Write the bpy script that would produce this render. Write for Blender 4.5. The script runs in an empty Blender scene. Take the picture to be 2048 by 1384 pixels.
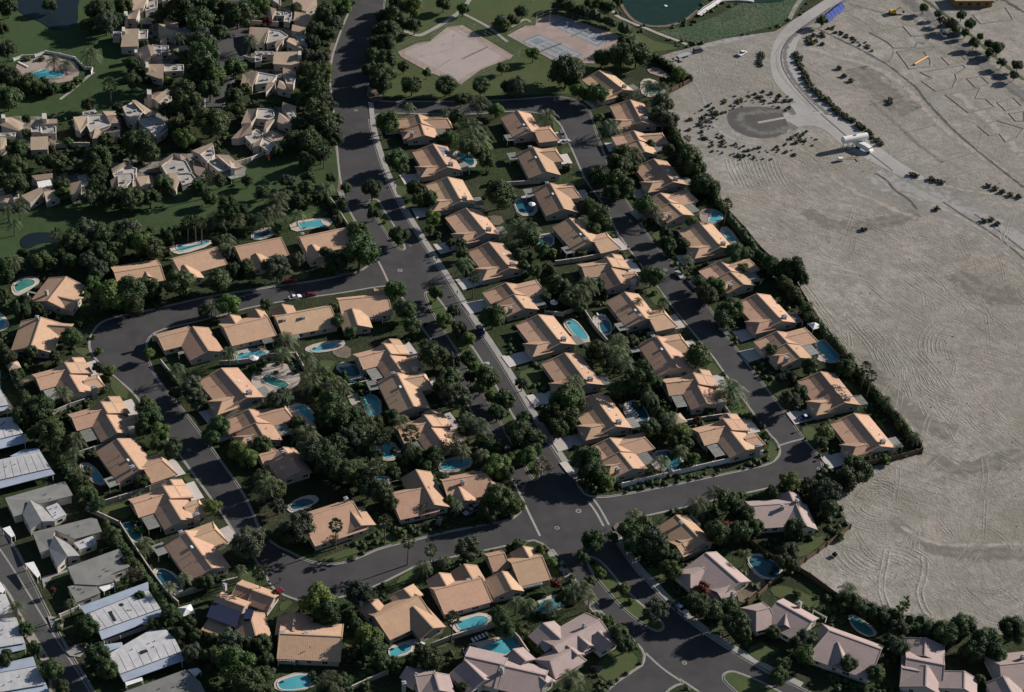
import bpy, bmesh, math, random
from mathutils import Vector, Matrix
from mathutils.geometry import delaunay_2d_cdt
random.seed(7)
R = math.radians
# ---------------------------------------------------------------- camera
CAM_H, FPX, PITCH, ROLL = 400.0, 3855.0, 0.6558, 0.0919
scene = bpy.context.scene
COL = scene.collection
cam_d = bpy.data.cameras.new("camera"); cam = bpy.data.objects.new("camera", cam_d); COL.objects.link(cam)
cam_d.sensor_width = 36.0; cam_d.lens = FPX / 2048 * 36; cam_d.clip_start = 5; cam_d.clip_end = 9000
fw = Vector((0, math.cos(PITCH), -math.sin(PITCH))); up = Vector((0, math.sin(PITCH), math.cos(PITCH))); rt = Vector((1, 0, 0))
cr, sr = math.cos(ROLL), math.sin(ROLL)
# picture right axis = (cr, sr) in (rt, up); picture up axis = (-sr, cr)
cx = rt * cr + up * sr; cy = -rt * sr + up * cr
cam.matrix_world = Matrix(((cx.x, cy.x, -fw.x, 0), (cx.y, cy.y, -fw.y, 0), (cx.z, cy.z, -fw.z, CAM_H), (0, 0, 0, 1)))
scene.camera = cam
# ---------------------------------------------------------------- light
SUN_AZ, SUN_EL = R(33), R(24)          # direction towards the sun, counter-clockwise from +x
w = bpy.data.worlds.new("World"); scene.world = w; w.use_nodes = True
nt = w.node_tree
sky = nt.nodes.new("ShaderNodeTexSky"); sky.sky_type = 'NISHITA'; sky.sun_disc = False
sky.sun_elevation = SUN_EL; sky.sun_rotation = R(90) - SUN_AZ; sky.air_density = 1.0; sky.dust_density = 0.4; sky.altitude = 50
nt.links.new(sky.outputs[0], nt.nodes["Background"].inputs[0]); nt.nodes["Background"].inputs[1].default_value = 0.05
sd = bpy.data.lights.new("sun", 'SUN'); sd.energy = 5.0; sd.angle = R(0.5); sd.color = (1.0, 0.93, 0.84)
so = bpy.data.objects.new("sun", sd); COL.objects.link(so)
so.rotation_euler = Vector((math.cos(SUN_AZ) * math.cos(SUN_EL), math.sin(SUN_AZ) * math.cos(SUN_EL), math.sin(SUN_EL))).to_track_quat('Z', 'Y').to_euler()
so.location = (0, 500, 300)
vs = scene.view_settings; vs.view_transform = 'Standard'; vs.look = 'None'; vs.exposure = 0.6; vs.gamma = 1.0; vs.use_curve_mapping = False
scene.cycles.max_bounces = 5; scene.cycles.diffuse_bounces = 2; scene.cycles.glossy_bounces = 2; scene.cycles.transmission_bounces = 2

def at(x, y, z=0.0):
    """the place on the plane at height z that the photograph's point (x, y) shows"""
    d = fw * FPX + cx * (x - 1024) + cy * (692 - y)
    t = (CAM_H - z) / -d.z
    return Vector((d.x * t, d.y * t, z))
REG = {'R1': (0, 0), 'R2': (512, 0), 'R3': (1024, 0), 'R4': (1536, 0), 'R5': (0, 346), 'R6': (512, 346), 'R7': (1024, 346), 'R8': (1536, 346),
       'L1': (0, 692), 'L2': (512, 692), 'L3': (1024, 692), 'L4': (1536, 692), 'B1': (0, 1038), 'B2': (512, 1038), 'B3': (1024, 1038), 'B4': (1536, 1038)}
def q(r, x, y): return (REG[r][0] + x / 4, REG[r][1] + y / 4)
def pts(r, *xy): return [q(r, xy[i], xy[i + 1]) for i in range(0, len(xy), 2)]
def pp(*xy): return [(xy[i], xy[i + 1]) for i in range(0, len(xy), 2)]

# ---------------------------------------------------------------- materials
def mat(name, color, rough=0.9, noise=None, bump=None, spec=0.3, rnd=0.0, metallic=0.0):
    """noise = [(scale, other colour, amount, detail)...]; bump = (scale, strength, distance)"""
    m = bpy.data.materials.new(name); m.use_nodes = True; n = m.node_tree.nodes; l = m.node_tree.links
    b = n["Principled BSDF"]; b.inputs["Roughness"].default_value = rough; b.inputs["Specular IOR Level"].default_value = spec
    b.inputs["Metallic"].default_value = metallic
    geo = n.new("ShaderNodeNewGeometry")
    rgb = n.new("ShaderNodeRGB"); rgb.outputs[0].default_value = (*color, 1); cur = rgb.outputs[0]
    for sc_, c2, amt, det in (noise or []):
        t = n.new("ShaderNodeTexNoise"); t.inputs["Scale"].default_value = sc_; t.inputs["Detail"].default_value = det
        l.new(geo.outputs["Position"], t.inputs["Vector"])
        r = n.new("ShaderNodeMapRange"); r.inputs[1].default_value = 0.42; r.inputs[2].default_value = 0.62; r.inputs[4].default_value = amt
        l.new(t.outputs[0], r.inputs[0])
        mx = n.new("ShaderNodeMix"); mx.data_type = 'RGBA'; l.new(r.outputs[0], mx.inputs[0]); l.new(cur, mx.inputs[6]); mx.inputs[7].default_value = (*c2, 1)
        cur = mx.outputs[2]
    if rnd:
        oi = n.new("ShaderNodeObjectInfo"); hs = n.new("ShaderNodeHueSaturation")
        a = n.new("ShaderNodeMapRange"); a.inputs[3].default_value = 1 - rnd; a.inputs[4].default_value = 1 + rnd; l.new(oi.outputs["Random"], a.inputs[0])
        l.new(a.outputs[0], hs.inputs["Value"])
        s2 = n.new("ShaderNodeMath"); s2.operation = 'MULTIPLY'; s2.inputs[1].default_value = 7.31; l.new(oi.outputs["Random"], s2.inputs[0])
        fr = n.new("ShaderNodeMath"); fr.operation = 'FRACT'; l.new(s2.outputs[0], fr.inputs[0])
        a2 = n.new("ShaderNodeMapRange"); a2.inputs[3].default_value = 0.5 - rnd * .06; a2.inputs[4].default_value = 0.5 + rnd * .06; l.new(fr.outputs[0], a2.inputs[0]); l.new(a2.outputs[0], hs.inputs["Hue"])
        l.new(cur, hs.inputs["Color"]); cur = hs.outputs[0]
    l.new(cur, b.inputs["Base Color"])
    if bump:
        t = n.new("ShaderNodeTexNoise"); t.inputs["Scale"].default_value = bump[0]; t.inputs["Detail"].default_value = 6
        l.new(geo.outputs["Position"], t.inputs["Vector"])
        bp = n.new("ShaderNodeBump"); bp.inputs["Strength"].default_value = bump[1]; bp.inputs["Distance"].default_value = bump[2]
        l.new(t.outputs[0], bp.inputs["Height"]); l.new(bp.outputs[0], b.inputs["Normal"])
    return m
def soften(name, src):
    """the same ground, blended at its ragged edges into what lies below"""
    m = M[src].copy(); m.name = name; n = m.node_tree.nodes; l = m.node_tree.links
    uv = n.new('ShaderNodeUVMap'); uv.uv_map = 'UVMap'; sp = n.new('ShaderNodeSeparateXYZ'); l.new(uv.outputs[0], sp.inputs[0])
    e = n.new('ShaderNodeMath'); e.operation = 'PINGPONG'; e.inputs[1].default_value = .5; l.new(sp.outputs[1], e.inputs[0])
    geo = n.new('ShaderNodeNewGeometry'); t = n.new('ShaderNodeTexNoise'); t.inputs['Scale'].default_value = .35; t.inputs['Detail'].default_value = 7; l.new(geo.outputs['Position'], t.inputs['Vector'])
    a = n.new('ShaderNodeMath'); a.operation = 'MULTIPLY_ADD'; a.inputs[1].default_value = 1.1; l.new(t.outputs[0], a.inputs[0]); l.new(e.outputs[0], a.inputs[2])
    r = n.new('ShaderNodeMapRange'); r.inputs[1].default_value = .62; r.inputs[2].default_value = 1.0; r.inputs[4].default_value = .92; l.new(a.outputs[0], r.inputs[0])
    tr = n.new('ShaderNodeBsdfTransparent'); mx = n.new('ShaderNodeMixShader'); l.new(r.outputs[0], mx.inputs[0]); l.new(tr.outputs[0], mx.inputs[1]); l.new(n['Principled BSDF'].outputs[0], mx.inputs[2]); l.new(mx.outputs[0], n['Material Output'].inputs[0])
    return m

def roofmat(name, c1, c2, rnd=0.1):
    """clay S-tiles: rows of rounded tiles running down the slope, courses across, weathered patches"""
    m = mat(name, c1, 0.85, [(0.9, c2, 0.65, 5), (0.25, (c1[0] * .8, c1[1] * .8, c1[2] * .82), 0.5, 3), (5.0, (c1[0] * 1.15, c1[1] * 1.1, c1[2] * 1.05), 0.45, 2)], None, 0.15, rnd)
    n = m.node_tree.nodes; l = m.node_tree.links; b = n["Principled BSDF"]
    uv = n.new("ShaderNodeUVMap"); uv.uv_map = "UVMap"
    wv = n.new("ShaderNodeTexWave"); wv.wave_type = 'BANDS'; wv.bands_direction = 'X'; wv.inputs["Scale"].default_value = 0.55; wv.inputs["Distortion"].default_value = 0.3
    w2 = n.new("ShaderNodeTexWave"); w2.wave_type = 'BANDS'; w2.bands_direction = 'Y'; w2.wave_profile = 'SAW'; w2.inputs["Scale"].default_value = 0.35; w2.inputs["Distortion"].default_value = 0.4
    l.new(uv.outputs[0], wv.inputs["Vector"]); l.new(uv.outputs[0], w2.inputs["Vector"])
    ad = n.new("ShaderNodeMath"); ad.operation = 'MULTIPLY_ADD'; ad.inputs[1].default_value = 0.7; l.new(w2.outputs["Fac"], ad.inputs[0]); l.new(wv.outputs["Fac"], ad.inputs[2])
    bp = n.new("ShaderNodeBump"); bp.inputs["Strength"].default_value = 0.5; bp.inputs["Distance"].default_value = 0.02
    l.new(ad.outputs[0], bp.inputs["Height"]); l.new(bp.outputs[0], b.inputs["Normal"])
    return m

M = {}
M['sand'] = mat('sand', (0.285, 0.266, 0.246), 0.95, [(0.008, (0.205, 0.194, 0.175), 0.9, 5), (0.021, (0.30, 0.25, 0.215), 0.7, 5), (0.03, (0.37, 0.35, 0.33), 0.75, 6), (0.16, (0.19, 0.178, 0.152), 0.65, 8), (0.9, (0.33, 0.31, 0.288), 0.5, 4), (0.45, (0.115, 0.108, 0.085), 0.34, 10), (0.06, (0.165, 0.158, 0.128), 0.5, 9)], (1.1, 0.9, 0.24), 0.1)
def streaks(m, amt=0.38):
    """wheel-scuffed streaks in two directions, broken up by patches"""
    n = m.node_tree.nodes; l = m.node_tree.links; b = n["Principled BSDF"]; geo = n.new("ShaderNodeNewGeometry"); col = b.inputs["Base Color"].links[0].from_socket; fac = None; hsum = None
    for ang, sx, sy, sc, seed in ((-52, .05, 1.1, 1.0, 0), (-20, .06, .9, 1.0, 40), (35, .07, .8, 1.2, 90)):
        mp = n.new("ShaderNodeMapping"); mp.inputs["Rotation"].default_value = (0, 0, R(-ang)); mp.vector_type = 'POINT'; l.new(geo.outputs["Position"], mp.inputs["Vector"])
        m2 = n.new("ShaderNodeMapping"); m2.inputs["Scale"].default_value = (sx, sy, 1); m2.inputs["Location"].default_value = (seed, seed, 0); l.new(mp.outputs[0], m2.inputs["Vector"])
        t = n.new("ShaderNodeTexNoise"); t.inputs["Scale"].default_value = sc; t.inputs["Detail"].default_value = 3; t.inputs["Distortion"].default_value = 1.2; l.new(m2.outputs[0], t.inputs["Vector"])
        k = n.new("ShaderNodeTexNoise"); k.inputs["Scale"].default_value = 0.022; k.inputs["Detail"].default_value = 4; m3 = n.new("ShaderNodeMapping"); m3.inputs["Location"].default_value = (seed * 9, 0, seed); l.new(geo.outputs["Position"], m3.inputs["Vector"]); l.new(m3.outputs[0], k.inputs["Vector"])
        kr = n.new("ShaderNodeMapRange"); kr.inputs[1].default_value = .5; kr.inputs[2].default_value = .6; l.new(k.outputs[0], kr.inputs[0])
        tr = n.new("ShaderNodeMapRange"); tr.inputs[1].default_value = .52; tr.inputs[2].default_value = .64; l.new(t.outputs[0], tr.inputs[0])
        mu = n.new("ShaderNodeMath"); mu.operation = 'MULTIPLY'; l.new(kr.outputs[0], mu.inputs[0]); l.new(tr.outputs[0], mu.inputs[1])
        if fac is None: fac = mu.outputs[0]
        else: mx_ = n.new("ShaderNodeMath"); mx_.operation = 'MAXIMUM'; l.new(fac, mx_.inputs[0]); l.new(mu.outputs[0], mx_.inputs[1]); fac = mx_.outputs[0]
    a = n.new("ShaderNodeMath"); a.operation = 'MULTIPLY'; a.inputs[1].default_value = amt; l.new(fac, a.inputs[0])
    mx = n.new("ShaderNodeMix"); mx.data_type = 'RGBA'; l.new(a.outputs[0], mx.inputs[0]); l.new(col, mx.inputs[6]); mx.inputs[7].default_value = (0.13, 0.122, 0.10, 1); l.new(mx.outputs[2], b.inputs["Base Color"])
    bp = b.inputs["Normal"].links[0].from_node; b2 = n.new("ShaderNodeBump"); b2.inputs["Strength"].default_value = .5; b2.inputs["Distance"].default_value = .13; b2.invert = True; l.new(fac, b2.inputs["Height"]); l.new(bp.outputs[0], b2.inputs["Normal"]); l.new(b2.outputs[0], b.inputs["Normal"])
streaks(M['sand'])
M['sand_dark'] = mat('sand_dark', (0.175, 0.165, 0.145), 0.95, [(0.3, (0.25, 0.23, 0.2), 0.7, 4)], (1.2, 0.6, 0.2), 0.1)
M['sand_light'] = mat('sand_light', (0.345, 0.312, 0.28), 0.95, [(0.3, (0.29, 0.265, 0.235), 0.8, 4)], (1.2, 0.6, 0.2), 0.1)
M['dust_road'] = mat('dusty_asphalt', (0.31, 0.30, 0.292), 0.95, [(0.05, (0.235, 0.228, 0.222), 0.8, 7), (0.4, (0.34, 0.325, 0.31), 0.6, 7)], (1.5, 0.3, 0.1), 0.1)
M['site_street'] = mat('site_street', (0.13, 0.128, 0.127), 0.95, [(0.1, (0.17, 0.163, 0.157), 0.8, 6)])
M['turning'] = mat('dark_turning_circle', (0.068, 0.064, 0.063), 0.95, [(0.1, (0.09, 0.086, 0.083), 0.8, 6), (0.8, (0.055, 0.053, 0.052), 0.5, 4)])
M['turning_pale'] = mat('scuffed_turning_ring', (0.15, 0.144, 0.137), 0.95, [(0.3, (0.11, 0.106, 0.102), 0.8, 6)])
M['asphalt'] = mat('asphalt', (0.05, 0.048, 0.051), 0.9, [(0.035, (0.039, 0.037, 0.04), 0.9, 5), (0.25, (0.06, 0.058, 0.06), 0.6, 7), (2.5, (0.045, 0.043, 0.045), 0.5, 3), (0.12, (0.075, 0.072, 0.072), 0.35, 9)], (6, 0.3, 0.03), 0.2)
M['asphalt_old'] = mat('asphalt_old', (0.07, 0.069, 0.069), 0.9, [(0.08, (0.058, 0.057, 0.058), 0.8, 4), (0.7, (0.082, 0.08, 0.08), 0.6, 5)], (6, 0.3, 0.03), 0.2)
M['concrete'] = mat('concrete', (0.27, 0.255, 0.24), 0.9, [(0.3, (0.22, 0.21, 0.2), 0.7, 5), (1.5, (0.31, 0.295, 0.28), 0.5, 3)], (4, 0.2, 0.03), 0.2, 0.12)
M['kerb'] = mat('kerb_concrete', (0.24, 0.225, 0.2), 0.9, [(0.5, (0.17, 0.16, 0.145), 0.7, 5)], None, 0.2)
M['drive'] = mat('driveway_concrete', (0.46, 0.42, 0.40), 0.9, [(0.4, (0.38, 0.35, 0.33), 0.6, 5), (2.0, (0.5, 0.46, 0.44), 0.5, 3)], (4, 0.2, 0.03), 0.2, 0.12)
M['deck'] = mat('pool_deck', (0.44, 0.385, 0.335), 0.85, [(0.6, (0.36, 0.32, 0.28), 0.6, 5)], None, 0.2, 0.15)
M['coping'] = mat('coping', (0.5, 0.44, 0.38), 0.8, [(2, (0.42, 0.38, 0.33), 0.6, 4)], None, 0.2, 0.1)
M['court'] = mat('court_clay', (0.33, 0.275, 0.255), 0.9, [(0.1, (0.29, 0.25, 0.235), 0.7, 4), (0.8, (0.36, 0.3, 0.28), 0.5, 4)], None, 0.2)
M['court_edge'] = mat('court_surround', (0.27, 0.21, 0.185), 0.9, [(0.15, (0.32, 0.26, 0.235), 0.8, 5)], None, 0.2)
M['court_blue'] = mat('court_blue_grey', (0.165, 0.185, 0.21), 0.9, [(0.2, (0.2, 0.215, 0.235), 0.7, 4)], None, 0.2)
M['grass'] = mat('lawn_grass', (0.062, 0.09, 0.034), 0.95, [(0.04, (0.045, 0.07, 0.028), 0.7, 4), (0.12, (0.095, 0.09, 0.045), 0.55, 7), (0.35, (0.08, 0.094, 0.042), 0.55, 6), (2.5, (0.04, 0.06, 0.022), 0.5, 4)], (3, 0.7, 0.1), 0.1, 0.0)
M['golf'] = mat('fairway_grass', (0.045, 0.076, 0.031), 0.95, [(0.02, (0.032, 0.058, 0.023), 0.8, 4), (0.3, (0.058, 0.082, 0.036), 0.5, 6), (2.0, (0.034, 0.054, 0.022), 0.4, 4)], (3, 0.6, 0.1), 0.1)
M['rough'] = mat('rough_grass', (0.055, 0.088, 0.05), 0.95, [(0.08, (0.1, 0.12, 0.08), 0.7, 6), (0.7, (0.02, 0.036, 0.017), 0.7, 6)], (1.5, 1.0, 0.4), 0.1)
M['yard'] = mat('garden_ground', (0.03, 0.04, 0.019), 0.95, [(0.1, (0.07, 0.06, 0.042), 0.75, 6), (0.05, (0.034, 0.058, 0.02), 0.9, 4), (0.9, (0.02, 0.026, 0.013), 0.7, 6)], (2, 0.9, 0.3), 0.1)
M['soil'] = mat('bare_soil', (0.16, 0.13, 0.10), 0.95, [(0.3, (0.11, 0.1, 0.07), 0.7, 6)], (2, 0.7, 0.2), 0.1)
M['roof'] = roofmat('clay_tile_roof', (0.445, 0.288, 0.196), (0.35, 0.24, 0.17), 0.14)
M['roof_rose'] = roofmat('rose_tile_roof', (0.345, 0.27, 0.255), (0.29, 0.235, 0.225), 0.08)
M['roof_tan'] = roofmat('tan_tile_roof', (0.40, 0.305, 0.23), (0.33, 0.26, 0.2), 0.12)
M['ridge'] = mat('ridge_tile', (0.43, 0.3, 0.21), 0.85, [(2, (0.34, 0.23, 0.16), 0.7, 3)], None, 0.15)
M['ridge_rose'] = mat('ridge_tile_rose', (0.36, 0.28, 0.26), 0.85, [(2, (0.3, 0.24, 0.22), 0.7, 3)], None, 0.15)
M['wall'] = mat('stucco', (0.40, 0.355, 0.31), 0.9, [(0.5, (0.34, 0.3, 0.26), 0.6, 5)], None, 0.2, 0.12)
M['wall_w'] = mat('white_stucco', (0.52, 0.47, 0.42), 0.9, [(0.5, (0.44, 0.40, 0.36), 0.6, 5)], None, 0.2, 0.1)
M['bwall'] = mat('block_wall', (0.34, 0.315, 0.28), 0.9, [(0.6, (0.27, 0.25, 0.22), 0.7, 5)], None, 0.2, 0.15)
M['fence'] = mat('brown_fence', (0.11, 0.075, 0.05), 0.9, [(1.0, (0.08, 0.055, 0.04), 0.7, 5)], None, 0.2, 0.15)
M['flat'] = mat('flat_roof', (0.36, 0.33, 0.30), 0.9, [(0.4, (0.27, 0.25, 0.23), 0.8, 6), (2, (0.4, 0.38, 0.36), 0.5, 4)], None, 0.2, 0.12)
M['cover'] = mat('patio_cover', (0.23, 0.23, 0.21), 0.85, [(0.8, (0.18, 0.18, 0.165), 0.7, 5)], None, 0.2, 0.2)
M['white'] = mat('white_paint', (0.7, 0.69, 0.68), 0.6, [(1, (0.58, 0.57, 0.56), 0.5, 4)])
M['mh_white'] = mat('white_metal_roof', (0.44, 0.44, 0.455), 0.8, [(0.25, (0.34, 0.34, 0.36), 0.8, 6), (1.2, (0.54, 0.54, 0.55), 0.5, 5), (0.6, (0.33, 0.32, 0.32), 0.45, 8)], None, 0.3, 0.07)
M['mh_blue'] = mat('pale_blue_awning', (0.32, 0.37, 0.45), 0.55, [(0.3, (0.27, 0.31, 0.39), 0.7, 5)], None, 0.3, 0.07)
M['mh_grey'] = mat('grey_composition_roof', (0.2, 0.2, 0.19), 0.9, [(0.3, (0.145, 0.145, 0.14), 0.7, 5), (1.5, (0.2, 0.2, 0.19), 0.5, 5)], (6, 0.4, 0.05), 0.2, 0.1)
M['mh_light'] = mat('light_grey_roof', (0.27, 0.27, 0.27), 0.85, [(0.5, (0.22, 0.22, 0.22), 0.7, 5)])
M['metal'] = mat('galvanised_metal', (0.35, 0.36, 0.38), 0.5, None, None, 0.5, 0.1, 0.3)
M['dark'] = mat('dark_metal', (0.03, 0.03, 0.033), 0.5)
M['glass'] = mat('window_glass', (0.02, 0.025, 0.03), 0.15, None, None, 0.6)
M['solar'] = mat('solar_panel', (0.012, 0.016, 0.045), 0.45, [(2, (0.02, 0.022, 0.05), 0.5, 2)], None, 0.4)
M['solar_grey'] = mat('solar_heater_panel', (0.11, 0.12, 0.15), 0.5, None, None, 0.4)
M['brick'] = mat('chimney_stucco', (0.36, 0.32, 0.29), 0.9, [(1, (0.3, 0.27, 0.24), 0.6, 4)])
M['trunk'] = mat('bark', (0.11, 0.085, 0.065), 0.95, [(3, (0.07, 0.055, 0.045), 0.8, 4)], (8, 0.6, 0.1), 0.1)
M['palmtrunk'] = mat('palm_bark', (0.15, 0.12, 0.095), 0.95, [(3, (0.09, 0.07, 0.055), 0.8, 4)], (8, 0.6, 0.1), 0.1)
M['blue_tarp'] = mat('blue_tarpaulin', (0.03, 0.055, 0.25), 0.9, [(0.6, (0.03, 0.05, 0.2), 0.6, 5)])
M['yellow'] = mat('yellow_paint', (0.5, 0.3, 0.03), 0.5)
M['orange'] = mat('orange_pipe_paint', (0.55, 0.24, 0.06), 0.5)
M['tyre'] = mat('tyre_rubber', (0.02, 0.02, 0.02), 0.8)
for k_, c_ in dict(car_red=(0.22, 0.012, 0.01), car_maroon=(0.12, 0.008, 0.015), car_white=(0.7, 0.7, 0.7), car_silver=(0.35, 0.36, 0.38), car_grey=(0.12, 0.13, 0.14), car_navy=(0.02, 0.04, 0.12), car_tan=(0.3, 0.26, 0.2), car_black=(0.02, 0.02, 0.022)).items():
    M[k_] = mat(k_, c_, 0.3, None, None, 0.5)

def watermat(name, c, c2, rough=0.08, spec=0.3):
    m = mat(name, c, rough, [(0.25, c2, 0.7, 3)], (1.3, 0.12, 0.06), spec)
    return m
M['pool'] = watermat('pool_water', (0.06, 0.27, 0.33), (0.085, 0.33, 0.38))
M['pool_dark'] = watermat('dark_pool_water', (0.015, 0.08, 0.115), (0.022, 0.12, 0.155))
M['pool_green'] = watermat('green_pool_water', (0.055, 0.2, 0.17), (0.035, 0.14, 0.125))
M['lake'] = watermat('lake_water', (0.013, 0.032, 0.028), (0.016, 0.038, 0.033), 0.5, 0.03)
M['pond'] = watermat('pond_water', (0.010, 0.018, 0.026), (0.012, 0.02, 0.028), 0.35, 0.08)

def leafmat(name, c, c2, rnd=0.34):
    m = bpy.data.materials.new(name); m.use_nodes = True; n = m.node_tree.nodes; l = m.node_tree.links
    b = n["Principled BSDF"]; b.inputs["Roughness"].default_value = 0.7; b.inputs["Specular IOR Level"].default_value = 0.25
    geo = n.new("ShaderNodeNewGeometry"); t = n.new("ShaderNodeTexNoise"); t.inputs["Scale"].default_value = 0.8; t.inputs["Detail"].default_value = 5
    l.new(geo.outputs["Position"], t.inputs["Vector"])
    r = n.new("ShaderNodeMapRange"); r.inputs[1].default_value = 0.38; r.inputs[2].default_value = 0.66; l.new(t.outputs[0], r.inputs[0])
    mx = n.new("ShaderNodeMix"); mx.data_type = 'RGBA'; mx.inputs[6].default_value = (*c, 1); mx.inputs[7].default_value = (*c2, 1); l.new(r.outputs[0], mx.inputs[0])
    oi = n.new("ShaderNodeObjectInfo"); hs = n.new("ShaderNodeHueSaturation")
    a = n.new("ShaderNodeMapRange"); a.inputs[3].default_value = 1 - rnd; a.inputs[4].default_value = 1 + rnd; l.new(oi.outputs["Random"], a.inputs[0]); l.new(a.outputs[0], hs.inputs["Value"])
    s2 = n.new("ShaderNodeMath"); s2.operation = 'MULTIPLY'; s2.inputs[1].default_value = 9.7; l.new(oi.outputs["Random"], s2.inputs[0])
    fr = n.new("ShaderNodeMath"); fr.operation = 'FRACT'; l.new(s2.outputs[0], fr.inputs[0])
    a2 = n.new("ShaderNodeMapRange"); a2.inputs[3].default_value = 0.462; a2.inputs[4].default_value = 0.518; l.new(fr.outputs[0], a2.inputs[0]); l.new(a2.outputs[0], hs.inputs["Hue"])
    l.new(mx.outputs[2], hs.inputs["Color"]); l.new(hs.outputs[0], b.inputs["Base Color"])
    tr = n.new("ShaderNodeBsdfTranslucent"); l.new(hs.outputs[0], tr.inputs[0]); ms = n.new("ShaderNodeMixShader"); ms.inputs[0].default_value = 0.18
    l.new(b.outputs[0], ms.inputs[1]); l.new(tr.outputs[0], ms.inputs[2]); l.new(ms.outputs[0], n["Material Output"].inputs[0])
    return m
M['leaf_D'] = leafmat('dark_leaves', (0.022, 0.043, 0.015), (0.05, 0.08, 0.026))
M['leaf_G'] = leafmat('green_leaves', (0.042, 0.08, 0.018), (0.08, 0.125, 0.032))
M['leaf_O'] = leafmat('olive_leaves', (0.038, 0.055, 0.032), (0.065, 0.082, 0.05))
M['leaf_B'] = leafmat('brown_leaves', (0.07, 0.065, 0.035), (0.1, 0.085, 0.05))
M['leaf_R'] = leafmat('red_blossom', (0.13, 0.02, 0.018), (0.08, 0.035, 0.02))
M['leaf_P'] = leafmat('palm_fronds', (0.055, 0.078, 0.036), (0.1, 0.125, 0.065))
M['leaf_S'] = leafmat('desert_scrub', (0.06, 0.072, 0.035), (0.10, 0.10, 0.055))
M['stem'] = M['trunk']

# ---------------------------------------------------------------- helpers
def tag(o, label=None, cat=None, group=None, kind=None):
    if label: o["label"] = label
    if cat: o["category"] = cat
    if group: o["group"] = group
    if kind: o["kind"] = kind
    return o
def empty(name, loc, rz=0.0):
    o = bpy.data.objects.new(name, None); COL.objects.link(o); o.location = loc; o.rotation_euler = (0, 0, rz); o.empty_display_size = 0.5
    return o
class MB:
    def __init__(s): s.v = []; s.f = []; s.uv = {}
    def face(s, ps, uv=None):
        i = len(s.v); s.v += [tuple(p) for p in ps]; s.f.append(tuple(range(i, i + len(ps))))
        if uv: s.uv[len(s.f) - 1] = uv
    def box(s, x0, y0, z0, x1, y1, z1, m=None):
        c = [Vector((x, y, z)) for z in (z0, z1) for x, y in ((x0, y0), (x1, y0), (x1, y1), (x0, y1))]
        if m is not None: c = [m @ p for p in c]
        i = len(s.v); s.v += [tuple(p) for p in c]
        for a in ((0, 3, 2, 1), (4, 5, 6, 7), (0, 1, 5, 4), (1, 2, 6, 5), (2, 3, 7, 6), (3, 0, 4, 7)): s.f.append(tuple(i + k for k in a))
    def prism(s, top, z0):
        """top: list of 3-D points, sides down to z0 (number) """
        n = len(top); ar = sum(top[i][0] * top[(i + 1) % n][1] - top[(i + 1) % n][0] * top[i][1] for i in range(n))
        if ar < 0: top = top[::-1]
        i = len(s.v); s.v += [tuple(p) for p in top] + [(p[0], p[1], z0) for p in top]
        s.f.append(tuple(range(i, i + n)))
        for k in range(n): s.f.append((i + k, i + n + k, i + n + (k + 1) % n, i + (k + 1) % n))
        s.f.append(tuple(i + n + k for k in reversed(range(n))))
    def tube(s, p0, p1, r0, r1=None, n=6, cap=True):
        r1 = r0 if r1 is None else r1; p0 = Vector(p0); p1 = Vector(p1); d = (p1 - p0).normalized()
        a = d.orthogonal().normalized(); b = d.cross(a); i = len(s.v)
        for p, r in ((p0, r0), (p1, r1)):
            for k in range(n): t = 2 * math.pi * k / n; s.v.append(tuple(p + (a * math.cos(t) + b * math.sin(t)) * r))
        for k in range(n): s.f.append((i + k, i + (k + 1) % n, i + n + (k + 1) % n, i + n + k))
        if cap: s.f.append(tuple(i + n + k for k in range(n))); s.f.append(tuple(i + k for k in reversed(range(n))))
    def build(s, name, material, parent=None, smooth=False, sub=None):
        me = bpy.data.meshes.new(name); off = sub or Vector((0, 0, 0))
        me.from_pydata([(v[0] - off[0], v[1] - off[1], v[2] - off[2]) for v in s.v] if sub is not None else s.v, [], s.f)
        if s.uv:
            ul = me.uv_layers.new(name="UVMap")
            for fi, uv in s.uv.items():
                p = me.polygons[fi]
                for k, li in enumerate(p.loop_indices): ul.data[li].uv = uv[k]
        if smooth: me.polygons.foreach_set("use_smooth", [True] * len(me.polygons))
        me.materials.append(material)
        o = bpy.data.objects.new(name, me); COL.objects.link(o)
        if parent is not None: o.parent = parent
        return o
def chaikin(p, n=2, closed=True):
    for _ in range(n):
        o = []; m_ = len(p)
        if not closed: o.append(p[0])
        for i in range(m_ if closed else m_ - 1):
            a = p[i]; b = p[(i + 1) % m_]; o += [a.lerp(b, .25), a.lerp(b, .75)]
        if not closed: o.append(p[-1])
        p = o
    return p
def wpoly(px, z=0.0, smooth=0, closed=True):
    p = [at(x, y) for x, y in px]
    if smooth: p = chaikin(p, smooth, closed)
    return [Vector((v.x, v.y, z)) for v in p]
def ccw(P):
    return P if sum(P[i - 1].x * P[i].y - P[i].x * P[i - 1].y for i in range(len(P))) > 0 else P[::-1]
def inside(c, P):
    r = False; n = len(P)
    for i in range(n):
        a = P[i]; b = P[i - 1]
        if (a.y > c.y) != (b.y > c.y) and c.x < (b.x - a.x) * (c.y - a.y) / (b.y - a.y) + a.x: r = not r
    return r
def tri_poly(mb, P, z):
    """fill a simple (maybe concave) outline at height z"""
    P = ccw([p.to_2d() for p in P])
    vs_, _, fs, _, _, ids = delaunay_2d_cdt(P, [], [list(range(len(P)))], 0, 1e-5, True)
    fs = [f for f in fs if inside(sum((vs_[k] for k in f), Vector((0, 0))) / len(f), P)]
    i = len(mb.v); mb.v += [(v.x, v.y, z) for v in vs_]; mb.f += [tuple(i + k for k in f) for f in fs]
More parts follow.
